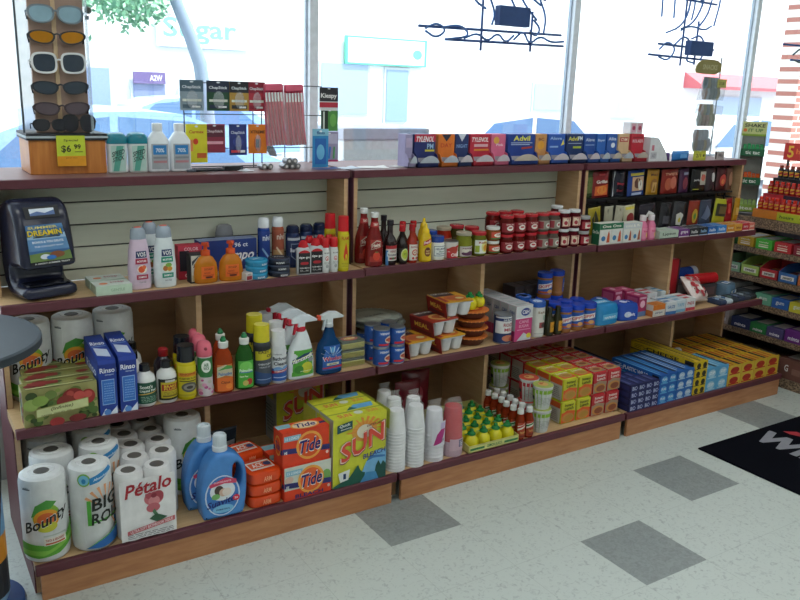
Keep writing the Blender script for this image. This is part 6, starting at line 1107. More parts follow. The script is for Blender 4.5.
up = [(191.5, 82.5, 110, .088, '#8a9ca8', '#4c6474', 'ChapStick', 'pale steel blue blister card, upper left'), (218, 82.5, 110, .088, '#1f4c34', '#243048', 'ChapStick', 'dark green blister card in the upper row'), (238.5, 83.5, 110, .075, '#b08a3c', '#22242c', 'ChapStick', 'black and gold blister card in the upper row'), (256.5, 84, 110, .07, '#b03040', '#8c1c34', 'ChapStick', 'red blister card at the right of the upper row')]
for px, yt, yb, w, c1, c2, wd, nm in up:
    q = {191.5: -.993, 218: -.893, 238.5: -.813, 256.5: -.742, 196: -.982, 214.5: -.911, 238: -.819, 257.5: -.74}[px]
    card(w, .108, c1, [('r', 0, .62, 1, 1, c2), ('t', wd, .5, .76, .8, .12, '#dfe6ee'), ('r', .1, .3, .9, .38, '#d8dcd0'), ('r', .1, .08, .9, .2, c2), ('r', .5, .1, .85, .16, '#e8e8e8')], (q+(.0), 1.148-.004*(px == 238.5), C3+.213), nm, bl=1.2)
lw = [(196, 125, 160, .08, .14, '#d8d02c', [('t', 'Carmex', .5, .8, .7, .08, '#b03c1c'), ('e', .45, .55, .12, .08, '#d04020'), ('r', .5, .12, .95, .25, '#c8622c'), ('r', .2, .3, .32, .6, '#e09050')], 'yellow blister card hanging lowest left on the rack'),
 (214.5, 125.5, 152, .082, .105, '#8c2c44', [('r', .05, .55, .95, .95, '#5c2438'), ('t', 'ChapStick', .5, .74, .8, .12, '#e0c8d0'), ('r', .1, .3, .9, .4, '#e8a8b8')], 'maroon blister card in the lower row'),
 (238, 125, 155, .07, .115, '#27357c', [('t', 'ChapStick', .5, .72, .8, .12, '#c8d0e8'), ('e', .5, .42, .3, .15, '#3c4c9c'), ('r', .1, .08, .6, .16, '#d84050'), ('r', .62, .08, .9, .16, '#e8e8f0')], 'deep blue blister card in the lower row'),
 (257.5, 127, 155, .075, .11, '#e07c1c', [('t', 'XTREME', .5, .74, .8, .1, '#2c2418'), ('e', .5, .35, .2, .26, '#c85818'), ('r', .4, .2, .6, .5, '#3c3c44')], 'bright orange blister card in the lower row')]
for px, yt, yb, w, h, c1, art, nm in lw:
    q = {191.5: -.993, 218: -.893, 238.5: -.813, 256.5: -.742, 196: -.982, 214.5: -.911, 238: -.819, 257.5: -.74}[px]
    card(w, h, c1, art, (q, 1.148-.006*(px == 196), C3+.165-h), nm, bl=.8 if 'orange' in nm or 'blue' in nm else None)
# red toothbrushes
def brushes():
    mb = MB()
    for k in range(6):
        x = -.032+.0125*k; mb.tube([(x, 0, .222), (x, -.006, .16), (x+.004, -.004, .10), (x+.012, -.002, .02), (x+.014, 0, 0)], [.004, .005, .0035, .0045, .003], (['#c83050', '#d84868'][k % 2], 'gloss'), 7)
        mb.box(x-.003, -.010, .166, x+.003, -.003, .20, '#f0f2f4')
    c = MB().box(-.037, .004, 0.0, .046, .006, .226, '#c05c78').box(-.036, -.012, .206, .036, .006, .232, ('#d85c78', 'paper'), .003)
    s = MB().box(-.038, -.014, .0, .05, -.012, .2, ('#ffffff', 'film'))
    return Kind('toothbrush_pack', 'toothbrushes', [('brushes', mb), ('backing_card', c), ('bubble', s)])
K_br = brushes()
for i, px in enumerate((276.5, 296.5)): put(K_br, ((-.663, -.578)[i]-.004, 1.142, C3+.085), 'bundle of red toothbrushes hanging in a pack, %s' % ['left one', 'right one'][i], 0, 'hanging red toothbrush packs', tilt=(0, -.05))
card(.07, .15, '#2f8cc8', [('r', 0, .82, 1, 1, '#8cc8e0'), ('r', .15, .08, .85, .75, '#2468b8'), ('e', .5, .4, .25, .2, '#6cb8e0'), ('t', 'floss', .5, .9, .5, .08, '#1c4c8c')], (-.494, 1.10, C3+.001), 'tall sky blue packet leaning at the card rack right end', 0, None)
card(.083, .09, '#d8dadc', [('r', 0, .4, 1, 1, '#26262c'), ('t', 'Kiespy', .5, .62, .86, .26, '#f0f0f0'), ('r', 0, .14, 1, .36, '#b82c40')], (-.435, 1.146, C3+.22), 'black, white and red card at the rack top right', 0, None)
card(.075, .085, '#4c8c44', [('r', 0, 0, .4, 1, '#1c2c24'), ('r', .1, .1, .2, .9, '#c8d4cc'), ('e', .7, .5, .2, .3, '#6cac54')], (-.43, 1.147, C3+.14), 'green and black card below the black and white one', 0, None)
card(.083, .12, '#9c94b4', [('r', .05, .6, .95, .92, '#b8b4cc'), ('p', [(.2, .1), (.3, .1), (.36, .5), (.26, .5)], '#4cb49c'), ('p', [(.45, .1), (.55, .1), (.6, .5), (.5, .5)], '#3c78c8'), ('p', [(.7, .1), (.8, .1), (.82, .5), (.74, .5)], '#4c9c5c'), ('r', 0, 0, 1, .06, '#b03060')], (-.432, 1.146, C3+.018), 'lavender toothbrush card lowest on the rack right side', 0, None)
# small clutter on the counter
K_batt = Kind('battery', 'battery', [('cell', MB().loft([(0, .011), (.045, .011)], ('#8c8c90', 'metal'), 18, Matrix.Rotation(-pi/2, 4, 'X')).loft([(-.002, .005), (0, .005)], '#d8d8d8', 12, Matrix.Rotation(-pi/2, 4, 'X')))])
for i, (x, z) in enumerate(((-.745, 0), (-.72, 0), (-.655, 0), (-.630, 0), (-.6425, .0196), (-.6175, .0196), (-.605, 0))): put(K_batt, (x, 1.07, C3+.0112+z), 'small round battery lying end on, %s' % ['left pair, left', 'left pair, right', 'right pile, bottom left', 'right pile, bottom middle', 'right pile, top left', 'right pile, top right', 'right pile, bottom right'][i], 0, 'small round batteries')
put(Kind('black_box', 'box', [('case', MB().box(0, 0, 0, .07, .03, .018, '#1c1e24', .002).box(.06, -.001, .004, .068, 0, .014, '#5c6068'))]), (-.905, 1.06, C3), 'small flat black case lying on the counter')
put(Kind('pen', 'pen', [('barrel', MB().tube([(0, 0, .005), (.11, .0, .005)], .0045, '#23262c', 8)), ('cap', MB().tube([(-.03, 0, .005), (.002, 0, .005)], .0055, '#5c6470', 8))]), (-1.02, 1.055, C3), 'dark pen lying along the counter edge')
def paper(x, y, w, d, c, nm, rz, art=(), z=0):
    mb = MB(); n = 6
    vs = []; fs = []
    for s in (0, 1):
        for j in range(n+1):
            for i in range(n+1):
                u, v = i/n, j/n; vs.append(((u-.5)*w, (v-.5)*d, .001+.0012*s+.004*abs(sin(u*5+v*3))*(u*v)))
    N = (n+1)*(n+1)
    for j in range(n):
        for i in range(n):
            a = j*(n+1)+i; q = (a, a+1, a+n+2, a+n+1); fs.append(tuple(N+k for k in q)); fs.append(q[::-1])
    mb.add(vs, fs, c, True)
    put(Kind('paper_slip', 'paper', [('slip', mb)]), (x, y, C3+z), nm, rz)
paper(-.40, 1.04, .10, .06, '#c8d0dc', 'pale blue slip of paper lying at the unit joint', .3); paper(-.50, 1.035, .11, .05, '#3c4c84', 'dark blue leaflet lying on the counter', .1); paper(-.28, 1.05, .12, .07, '#d4cfcc', 'cream paper slip in front of the white box', -.2); paper(-.14, 1.05, .1, .06, '#b8b0ac', 'grey brown paper slip in front of the white box', .25); paper(-.83, 1.045, .05, .04, '#e4e6ea', 'crumpled white scrap of paper near the batteries', .5)
# medicine displays: a printed header carton over an open tray with a curved flap
def medkind(w, c1, art, flap='#c8ccd4', tray='#4c5470', side=None, open_=1):
    h = .105; b = MB().box(0, .03, 0, w, .085, h, c1, .001).art(F_front(0, .045, w, h-.045, .03), art)
    b.art(F_left(.03, 0, .055, h, 0), [('r', 0, 0, 1, 1, side or c1)])
    tr = MB().box(0, 0, 0, w, .03, .004, tray).box(0, 0, 0, w, .003, .018, tray)
    for x in (0, w-.003): tr.prism([(0, 0), (.03, 0), (.03, .045), (.012, .04), (0, .018)], x, x+.003, tray, 'x')
    tr.prism([(.006, .012), (.028, .012), (.028, .03), (.006, .016)], .006, w-.006, '#8c8890', 'x')
    fl = MB(); P = [(.003+.0*k, 0) for k in range(1)]; pts = [(w*.04+w*.94*i/10, .018+.024*sin(pi*i/10)**.7) for i in range(11)]
    fl.prism([(w*.04, .018)]+pts[1:-1]+[(w*.98, .018)], -.006, -.0045, flap, 'y', Matrix.Rotation(.3, 4, 'X'))
    return Kind('medicine_display_box', 'medicine box', [('header', b), ('tray', tr), ('flap', fl)])
ads = [(411, 419, '#9c94b8', [('r', .1, .3, .9, .8, '#b8a8c8')], 'narrow lavender medicine display at the left end'),
 (420, 442, '#1f2c6c', [('r', 0, .6, 1, 1, '#c02c44'), ('t', 'TYLENOL', .5, .74, .86, .3, '#f0f0f4', .15), ('t', 'PM', .75, .36, .3, .28, '#9cc4e8'), ('r', .5, .08, .95, .18, '#d8c840')], 'navy and red pain reliever display, left'),
 (444, 461, '#e07828', [('p', [(.2, 1), (.8, 1), (.5, .6)], '#2c2c40'), ('t', 'DAY', .5, .4, .7, .22, '#c84020')], 'orange cold medicine display'),
 (461, 475, '#24366c', [('p', [(.2, 1), (.8, 1), (.5, .6)], '#dce4f0'), ('t', 'NIGHT', .5, .35, .8, .2, '#8cacdc')], 'dark navy cold medicine display'),
 (476, 496, '#c02840', [('t', 'TYLENOL', .5, .7, .86, .26, '#f4f0f0', .15), ('r', .2, .3, .9, .45, '#e0b0b8'), ('r', .2, .08, .95, .18, '#e08c2c')], 'crimson pain reliever display with white lettering'),
 (497, 512, '#dc6c90', [('e', .35, .65, .2, .2, '#e8b04c'), ('t', 'Pink', .6, .4, .5, .14, '#f8e0ec')], 'pink stomach tablet display'),
 (514, 541, '#1d3f92', [('t', 'Advil', .5, .76, .62, .3, '#e8e44c'), ('r', .1, .48, .9, .52, '#b8c8e8'), ('r', .1, .38, .8, .42, '#b8c8e8'), ('p', [(.5, .12), (.9, .2), (.9, .3), (.5, .24)], '#b04038')], 'wide blue pain reliever display with yellow lettering'),
 (541, 553, '#c89058', [('e', .5, .35, .3, .25, '#e0a030'), ('t', 'BC', .5, .7, .5, .16, '#7c3c1c')], 'tan and orange medicine display'),
 (554, 571, '#2858b4', [('t', 'Aleve', .45, .75, .7, .18, '#a8c8f0'), ('p', [(.75, .3), (.9, .7), (.95, .4)], '#e8d858'), ('r', .1, .2, .6, .3, '#8cb0e0')], 'bright blue medicine display with a yellow spark'),
 (572, 589, '#1c3468', [('t', 'Advil', .4, .72, .6, .26, '#e0d850'), ('t', 'PM', .82, .74, .26, .24, '#e8f0f8'), ('r', .4, .14, .9, .26, '#b8c840'), ('r', .1, .42, .9, .46, '#a8b8d8')], 'night blue pain reliever display'),
 (590, 602, '#2450a0', [('t', 'Aleve', .5, .65, .8, .2, '#c8d8f0'), ('r', .1, .3, .9, .36, '#8cacdc')], 'mid blue medicine display right of the night blue one'),
 (603, 612, '#2e68bc', [('t', 'Bayer', .5, .6, .8, .2, '#c8dcf4')], 'light blue narrow medicine display'),
 (613, 623, '#2c5cac', [('t', 'Alka', .5, .7, .8, .2, '#d8e4f4'), ('e', .6, .3, .2, .16, '#e8f0f8')], 'blue narrow medicine display with a pale tablet'),
 (624, 635, '#d8b890', [('r', .1, .5, .9, .8, '#b83c3c'), ('t', 'CVM', .5, .65, .6, .2, '#f4e4d0')], 'cream and red medicine display'),
 (637, 650, '#c02438', [('t', 'ROLAIDS', .5, .55, .84, .2, '#f4d8dc'), ('r', .1, .75, .9, .82, '#8c1424')], 'solid red antacid display')]
def xtop(px):  # counter position of a picture column
    xs = [(411, -.146), (441, .003), (471, .160), (511, .382), (555, .644), (605, .966), (655, 1.320), (690, 1.589)]
    for (a, xa), (b, xb) in zip(xs, xs[1:]):
        if px <= b: return xa+(px-a)/(b-a)*(xb-xa)
for a, b, c1, art, nm in ads:
    xa, xb = xtop(a)+.002, xtop(b)-.002
    put(medkind(xb-xa, c1, art, flap=['#b8c0cc', '#c8bcb0', '#d0c8d0'][a % 3], tray=c1), (xa, .992, C3), nm, 0, 'medicine displays along the counter', scale=(1, 1, 1.28))
tb = MB().box(0, 0, 0, .09, .05, .055, '#e0dce0', .001).art(F_front(0, 0, .09, .055, 0), [('r', .08, .1, .45, .9, '#d8a8b8'), ('r', .55, .1, .92, .9, '#d8a8b8'), ('e', .26, .5, .12, .2, '#b04060'), ('e', .74, .5, .12, .2, '#b04060')])
put(Kind('tablet_box', 'box', [('carton', tb)]), (xtop(636), 1.03, C3+.1352), 'small white and pink box on top of the red antacid display')
wm = MB().prism([(0, 0), (.14, 0), (.12, .05), (.06, .115), (.03, .12), (0, .12)], 0, .06, '#d8dade', 'y').art(F_front(0, 0, .09, .09, 0), [('r', .1, .15, .6, .5, '#b8b8c0'), ('r', .15, .6, .35, .9, '#c07080'), ('t', 'AID', .35, .32, .3, .2, '#8c8c98')])
put(Kind('open_carton', 'box', [('carton', wm)]), (xtop(651)+.005, .99, C3), 'white cut away carton with a sloping side')
K_cb = pouch(.15, .05, .04, '#2f7cc8', [('r', .3, .3, .7, .7, '#5ca4e0')]); put(K_cb, (1.545, 1.0, C3), 'small bright blue plastic bag lying on the counter', .1)
K_cb2 = pouch(.12, .04, .035, '#5c3c6c', [('e', .3, .5, .1, .2, '#a04858'), ('e', .6, .5, .1, .2, '#4c6c5c')]); put(K_cb2, (1.42, 1.02, C3), 'small purple plastic bag lying by the blue one', -.1)
card(.10, .05, '#b8b83c', [('r', .1, .2, .9, .8, '#c8c848'), ('t', '2/1', .4, .5, .4, .4, '#4c4c1c'), ('e', .82, .5, .07, .14, '#3c3c1c')], (1.68, .985, C3), 'olive yellow price tag card on the counter edge', 0, None)
card(.08, .045, '#b8b0b0', [('r', .05, .1, .2, .9, '#3c3438'), ('t', '99c', .6, .5, .5, .5, '#504850')], (1.845, .985, C3), 'grey price tag card near the counter end', 0, None)
# hanging strip of clear bag holders by the window
st = link('hanging_bag_strip', None, None, (1.98, 1.22, 0)); tag(st, 'tall hanging rack of three clear snack bag holders before the window', 'hanging rack')
link('header_sign', MB().solid([smooth_loop([(-.12, 1.70), (-.10, 1.685), (.10, 1.685), (.10, 1.76), (-.06, 1.765), (-.11, 1.735)], 1)], .008, .001, '#8c8450').art(lambda u, v, o: (-.09+u*.18, -.0042-o, 1.695+v*.055), [('t', 'SNACKS', .5, .5, .7, .5, '#b8b48c')]), st)
link('pole', MB().tube([(.11, .01, C3+.004), (.11, .01, 1.78)], .004, ('#8c98a0', 'metal'), 8).tube([(.0, .01, 1.70), (.11, .01, 1.72)], .003, ('#8c98a0', 'metal'), 6).box(.05, -.03, C3+.0005, .15, .05, C3+.006, '#8c98a0'), st)
for k, (z, dx) in enumerate(((1.545, 0), (1.40, -.02), (1.262, -.05))):
    hb = MB().prism([(-.08+dx, z), (.095, z+.0), (.105, z+.115), (-.045+dx, z+.125)], -.045, .0, ('#c8d4dc', 'film'), 'y')
    hl = link('bag_holder', hb, st)
    bg_ = MB(); R = random.Random(k)
    for j in range(9):
        cx = -.05+dx*.6+.028*(j % 5)+R.uniform(-.005, .005); cz = z+.038+.05*(j//5)
        bg_.loft([(-.034, .014, .004, cx, -.024, 3), (0, .019, .013, cx, -.024, 3), (.036, .016, .004, cx, -.024, 3)], (R.choice(['#6c6a4c', '#8c8460', '#5c6c70', '#7c5c48', '#8a96a0']), 'gloss'), 10, Matrix.Translation((0, 0, cz)))
    o_ = link('snack_packets', bg_, hl)
    if k == 0: link('price_tag', MB().box(.02, -.052, z+.07, .095, -.049, z+.115, '#b0ac5c').art(F_front(.02, z+.07, .075, .045, -.052), [('t', '2/1.00', .45, .5, .6, .4, '#4c4c24')]), st)
# ------------- neon signs in the window, seen from behind (unlit dark tubing, window flare painted in as blue)
def neon(loc, label, strokes, box=None, frame=(), col='#3f68a8'):
    r_ = link('neon_sign', None, None, loc); tag(r_, label, 'neon sign', 'neon signs in the window')
    f = MB()
    for pts in frame: f.tube(pts, .0065, ('#34548c', 'gloss'), 6)
    link('frame', f, r_)
    t_ = MB()
    for s_ in strokes:
        q = s_
        for _ in range(2):
            n_ = [q[0]]
            for a, b in zip(q, q[1:]): n_ += [(a[0]*.75+b[0]*.25, a[1]*.75+b[1]*.25), (a[0]*.25+b[0]*.75, a[1]*.25+b[1]*.75)]
            q = n_+[q[-1]]
        t_.tube([(x, -.012, z) for x, z in q], .0055, (col, 'gloss'), 6)
    link('tubing', t_, r_)
    if box: link('transformer', MB().box(box[0], -.045, box[1], box[2], -.004, box[3], ('#2a4a80', 'paper'), .003), r_)
    w_ = MB()
    for x in (-.12, .14): w_.tube([(x, 0, .12), (x, .01, 2.83-loc[2])], .0012, '#5c6c7c', 5)
    link('hanging_wire', w_, r_)
    return r_
S_ = lambda *p_: list(p_)
neon((.60, 1.40, 1.80), 'wide unlit neon sign on a ladder frame, middle pane', [S_((-.42, .02), (-.36, .05), (-.30, .02), (-.36, -.02), (-.42, .01)), S_((-.33, .03), (-.22, .05), (-.16, .0), (-.3, -.02)), S_((-.2, -.01), (-.12, .02), (-.06, -.02), (0, .03), (.05, -.02), (.1, .02)), S_((.1, .0), (.16, .05), (.2, -.02), (.27, .03), (.34, .0), (.43, .01)), S_((-.10, .24), (-.02, .12), (-.04, .06)), S_((.02, .26), (.10, .14), (.18, .07)), S_((.10, .26), (.14, .18), (.24, .1)), S_((-.2, .24), (-.15, .16), (-.08, .13)), S_((.22, .10), (.27, .06), (.24, .02), (.2, .05)), S_((.25, .2), (.3, .12), (.29, .04)), S_((-.02, .24), (.06, .2), (.16, .22), (.26, .17))],
     (-.02, .06, .17, .15), [S_((-.45, 0, .03), (.42, 0, .04)), S_((-.3, 0, -.02), (.44, 0, -.012)), S_((-.09, 0, .24), (-.09, 0, -.06)), S_((.22, 0, .14), (.22, 0, -.05)), S_((-.15, 0, .25), (.3, 0, .2))])
neon((2.03-.02, 1.40, 1.78), 'tall unlit neon sign with a looping script, right pane', [S_((-.26, .03), (-.2, .08), (-.12, .04), (-.18, -.03), (-.26, -.01)), S_((-.14, .06), (-.06, .12), (.02, .06), (-.04, -.02), (.04, -.03)), S_((.0, .1), (.08, .13), (.14, .04), (.08, -.02), (.2, -.01)), S_((-.22, .12), (-.1, .16), (-.04, .26), (-.06, .42)), S_((-.1, .14), (.02, .2), (.08, .34), (.05, .5)), S_((.04, .16), (.12, .24), (.15, .38), (.1, .48)), S_((-.08, .3), (0, .34), (.06, .3), (.12, .36)), S_((-.06, .44), (-.02, .3), (.02, .42), (.06, .28)), S_((-.02, .2), (0, .3), (-.04, .4)), S_((-.27, .2), (-.28, .35), (-.25, .5)), S_((-.17, .2), (-.18, .35), (-.14, .5)), S_((.18, .18), (.22, .34), (.18, .5)), S_((-.1, .15), (.0, .17), (.1, .15), (.16, .18))],
     (-.04, .01, .16, .09), [S_((-.33, 0, .0), (.24, 0, -.01)), S_((-.26, 0, .06), (.22, 0, .05)), S_((-.06, 0, .5), (-.06, 0, -.05)), S_((.06, 0, .2), (.06, 0, -.04)), S_((-.2, 0, .31), (.2, 0, .3))])
neon((3.2, 1.40, 1.84), 'dark unlit neon sign at the right picture edge', [S_((-.2, .0), (-.12, .05), (-.04, 0), (-.1, -.05), (-.18, -.03)), S_((-.06, .04), (.02, .1), (.08, .03), (.02, -.03)), S_((.04, .1), (.1, .15), (.16, .1), (.12, .02), (.2, 0)), S_((-.1, .3), (0, .15), (.05, .05))],
     (.0, .06, .16, .14), [S_((-.3, 0, .06), (.3, 0, .06)), S_((-.2, 0, -.03), (.3, 0, -.03)), S_((.1, 0, .2), (.1, 0, -.06))], '#2c4450')
# ------------- right hand candy rack
gx = 2.155; GY0, GY1 = -.35, 1.13
SPK = bpy.data.materials.new('speckled_laminate'); SPK.use_nodes = True
_t = SPK.node_tree; _v = _t.nodes.new('ShaderNodeTexVoronoi'); _v.inputs['Scale'].default_value = 120; _tc = _t.nodes.new('ShaderNodeTexCoord'); _t.links.new(_tc.outputs['Object'], _v.inputs[0])
_rp = _t.nodes.new('ShaderNodeValToRGB'); _rp.color_ramp.elements[0].color = lin('#4a3a30'); _rp.color_ramp.elements[1].color = lin('#9c8268'); _rp.color_ramp.elements[0].position = .25; _rp.color_ramp.elements[1].position = .8
_t.links.new(_v.outputs['Distance'], _rp.inputs[0]); _t.links.new(_rp.outputs[0], _t.nodes['Principled BSDF'].inputs['Base Color']); _t.nodes['Principled BSDF'].inputs['Roughness'].default_value = .6
gr = link('candy_rack', None, None, (gx, GY1, 0)); tag(gr, 'speckled brown candy shelving rack at the right end, facing the aisle', 'shelving rack')
L_ = GY0-GY1
link('back_panel', MB().box(.46, L_, 0, .5, 0, 1.0, '#4a4248'), gr); link('side_panel', MB().box(.0, -.012, 0, .46, 0, .84, '#4a4044'), gr); link('side_panel', MB().box(.0, L_, 0, .46, L_+.012, .84, '#4a4044'), gr)
link('plinth', MB().box(.0, L_+.012, 0, .45, -.012, .055, SPK), gr)
GZ = [.915, .745, .585, .435, .265]
for k, z in enumerate(GZ): link('countertop' if k == 0 else 'shelf', MB().box(0, L_+.012, z-(.055 if k == 0 else .032), .012, -.012, z, SPK).box(.012, L_+.012, z-.02, .458, -.012, z-.002, '#5a5054'), gr)
def gy(px, py): return None
def gbox(name, cat, w, d, h, c1, art, y, z, label, open_=False, group=None, dx=.006, inner='#8c8c8c'):
    if not open_:
        k = Kind(name, cat, [('carton', carton(w, d, h, c1, front=art, left=[('r', .05, .1, .95, .9, c1)], top=[('r', .05, .05, .95, .95, c1), ('r', .15, .2, .85, .8, '#c8c0b8')]))])
    else:
        b = MB().box(0, 0, 0, w, d, .003, inner).box(0, 0, 0, w, .002, h*.62, c1).box(0, d-.002, 0, w, d, h, c1)
        for x in (0, w-.002): b.prism([(0, 0), (d, 0), (d, h), (d*.4, h), (0, h*.62)], x, x+.002, c1, 'x')
        for q in range(4):
            b.box(.006, .01+q*(d-.02)/4, .004, w-.006, .006+(q+1)*(d-.02)/4, h*.45, ['#8c2c34', '#c8c0b0', '#4c5c84', '#b87838'][(q+int(y*100)) % 4], .002)
        b.art(F_front(0, 0, w, h*.62, 0), art)
        k = Kind(name, cat, [('tray', b)])
    put(k, (gx+dx, y, z+.0005), label, -pi/2, group)
row1 = [('#2c7c4c', 'green', 1.10, .06), ('#c8a028', 'yellow', 1.02, .1), ('#4cb83c', 'bright green', .905, .1), ('#c02c34', 'red', .79, .1), ('#8c2838', 'wine red', .675, .1), ('#3c5c9c', 'blue', .56, .1)]
for c1, nm, y, w_ in row1: gbox('candy_box', 'box', w_, .2, .055, c1, [('r', .08, .1, .92, .9, c1), ('t', 'candy', .5, .7, .6, .18, '#e8e0d0'), ('r', .2, .2, .8, .32, '#e8e0d0'), ('r', .2, .4, .8, .5, '#e0d0b8')], y, .745, '%s candy carton on the highest shelf under the rack counter' % nm, group='candy cartons on the rack')
row2 = [('#8cb48c', 'pale green', 1.09, .11), ('#a8c060', 'lime', .975, .115), ('#b82c34', 'scarlet', .855, .11), ('#3c6cac', 'royal blue', .74, .11), ('#c86c3c', 'orange', .625, .11)]
for c1, nm, y, w_ in row2: gbox('candy_tray', 'tray', w_, .2, .09, c1, [('r', .08, .1, .92, .9, c1), ('r', .15, .3, .85, .7, '#e0dcd4'), ('t', 'sweets', .5, .5, .5, .28, '#3c3c3c')], y, .585, '%s open candy tray on the rack middle shelf' % nm, True, 'open candy trays on the rack')
row3 = [('#a4a8a8', 'light grey', 1.10, .1, .08), ('#34383c', 'charcoal', .99, .1, .06), ('#6cae90', 'mint green', .86, .1, .06), ('#2f62b0', 'cobalt', .755, .1, .055), ('#c8c038', 'lemon', .65, .1, .055)]
for c1, nm, y, w_, h_ in row3: gbox('candy_box', 'box', w_, .18, h_, c1, [('r', .08, .1, .92, .9, c1), ('t', 'gum', .5, .5, .5, .4, '#d8dcd8')], y, .435, '%s carton on the fourth shelf of the candy rack' % nm, group='cartons on the fourth rack shelf')
row4 = [('#a89c98', 'dull beige', 1.10, .09, .085), ('#26305c', 'midnight blue', .99, .12, .06), ('#2c7c44', 'leaf green', .865, .1, .055), ('#4c4474', 'dusky violet', .76, .1, .055), ('#6c2c84', 'purple', .65, .11, .07)]
for c1, nm, y, w_, h_ in row4: gbox('candy_box', 'box', w_, .18, h_, c1, [('r', .08, .1, .92, .9, c1), ('t', 'mints', .5, .35, .6, .3, '#e8e4ec')], y, .265, '%s carton on the fifth shelf of the candy rack' % nm, group='cartons on the fifth rack shelf')
K_gb = pouch(.12, .1, .07, '#1c1c22', [('r', .2, .3, .8, .6, '#5c6068'), ('e', .6, .7, .1, .1, '#a8acb0')])
K_gb2 = pouch(.12, .1, .07, '#3c4046', [('r', .2, .3, .8, .6, '#8c9498')])
for i, y in enumerate((1.05, .93, .81)): put([K_gb2, K_gb, K_gb][i], (gx+.08, y, .0555), 'dark crinkled bag on the rack plinth, %s' % ['nearest the window', 'middle one', 'beside the brown boxes'][i], -pi/2, 'dark bags on the rack plinth')
for i, y in enumerate((.655, .50, .345)): gbox('drink_carton', 'box', .145, .2, .115, '#6e463c', [('r', .03, .05, .97, .95, '#744a40'), ('t', 'G', .32, .55, .16, .34, '#e8e4e0'), ('r', .55, .3, .9, .6, '#8c6458')], y, .0555, 'reddish brown drink carton on the plinth, %s' % ['next to the dark bags', 'second from the dark bags', 'third from the dark bags'][i], group='brown drink cartons', dx=.004)
# mint tower and energy shot display on the rack counter
mt = link('mint_display_tower', None, None, (2.225, 1.05, .915)); mt.rotation_euler = (0, 0, -.9); tag(mt, 'narrow green mint display tower on the candy rack counter', 'display stand')
link('back_card', MB().box(-.062, .06, 0, .062, .064, .50, '#8a8e88').box(-.062, .0, 0, -.060, .062, .44, '#7c847e').box(.060, .0, 0, .062, .062, .44, '#7c847e'), mt)
link('header', MB().box(-.065, .054, .44, .065, .058, .52, '#c8cc8c').art(F_front(-.065, .44, .13, .08, .054), [('r', 0, 0, 1, .15, '#8ca83c'), ('t', 'SHAKE', .5, .74, .84, .24, '#2c3428'), ('t', 'IT UP', .55, .4, .6, .22, '#4c7c3c'), ('e', .12, .4, .08, .12, '#d87838')]), mt)
for k, (z, c1, pc, wd) in enumerate(((.335, '#17603c', '#3c9c64', 'tic tac'), (.175, '#17603c', '#d85c28', 'tic tac'), (.02, '#8cb048', '#a8c878', 'lites'))):
    b = MB().box(-.06, -.012, z, .06, .058, z+.003, c1).box(-.063, -.014, z-.004, .063, -.011, z+.036, c1).art(F_front(-.063, z-.004, .126, .04, -.014), [('t', wd, .5, .5, .6, .5, '#e8ece4')])
    tr_ = link('tray', b, mt)
    p_ = MB(); R = random.Random(k)
    for j in range(10): x = -.05+.022*(j % 5); yy = .004+.022*(j//5); p_.box(x, yy, z+.004, x+.018, yy+.016, z+.05+R.uniform(-.004, .006)+.01*(j//5), (pc, 'gloss'), .002)
    link('mint_boxes', p_, tr_)
es = link('energy_shot_display', None, None, (2.18, .965, .915)); es.rotation_euler = (0, 0, -pi/2); tag(es, 'stepped red and yellow energy shot display on the candy rack counter', 'display stand')
wE = .42
fr = MB()
for k in range(3): fr.box(0, .0+.075*k, 0 if k == 0 else .0, wE, .07+.075*k, .045+.085*k, ['#c86c24', '#8c1c28', '#1c1c24'][k], .001)
fr.art(F_front(0, .0, wE, .045, 0), [('r', 0, 0, .36, 1, '#d07c24'), ('r', .36, 0, 1, 1, '#b8c030'), ('t', 'hours', .5, .5, .2, .4, '#3c5c24'), ('t', 'energy', .78, .5, .2, .4, '#3c5c24')])
fr.art(F_front(0, .075, wE, .055, .075), [('r', 0, 0, .3, 1, '#c02830'), ('r', .3, 0, .62, 1, '#221c30'), ('r', .62, 0, 1, 1, '#c02830'), ('t', 'berry', .15, .5, .2, .4, '#e8a0a0'), ('t', 'extra', .45, .5, .2, .4, '#b8a8c8')])
fr.art(F_front(0, .17, wE, .045, .15), [('r', 0, 0, 1, 1, '#17171c'), ('t', 'STRENGTH', .15, .5, .24, .4, '#8c6c5c'), ('t', 'grape', .5, .5, .2, .4, '#8c8478')])
fr.box(.02, .225, .0, .03, .235, .39, '#26262c').box(wE-.03, .225, 0, wE-.02, .235, .39, '#26262c')
link('stepped_stand', fr, es)
link('header_sign', MB().box(0, .215, .315, wE, .222, .41, '#b81c1c').art(F_front(0, .315, wE, .095, .215), [('r', .01, .05, .99, .95, '#cc2c20'), ('t', '5', .1, .5, .09, .7, '#e8b030'), ('t', 'hour energy', .48, .5, .6, .4, '#e87c30')]), es)
SH = [(0, .013), (.002, .0145), (.045, .0145), (.052, .011), (.055, .0085)]
def shot(c1, cap): return Kind('energy_shot', 'bottle', [('bottle', MB().loft(SH, (c1, 'gloss'), 14).art(F_loft(SH, .012, .026, 2), [('r', 0, 0, 1, 1, '#d8a028'), ('p', [(0, 0), (1, .4), (1, .8), (0, .4)], '#b82420')], 6)), ('cap', MB().loft([(.054, .010), (.056, .0108), (.068, .0105), (.07, .009)], (cap, 'gloss'), 14))])
KS = [shot('#b8281c', '#d0301c'), shot('#a8241c', '#c82c1c'), shot('#2c2024', '#8c2c20')]
for k in range(3):
    for j in range(12):
        a = .02+.034*j; v = Vector((a, .035+.075*k)); put(KS[k], (2.18+v.y, .965-v.x, .915+.0455+.085*k), 'energy shot bottle, %s tier, %s along from the window end' % (['front', 'middle', 'top'][k], ORD[j]), -pi/2, 'energy shots on the stepped display')
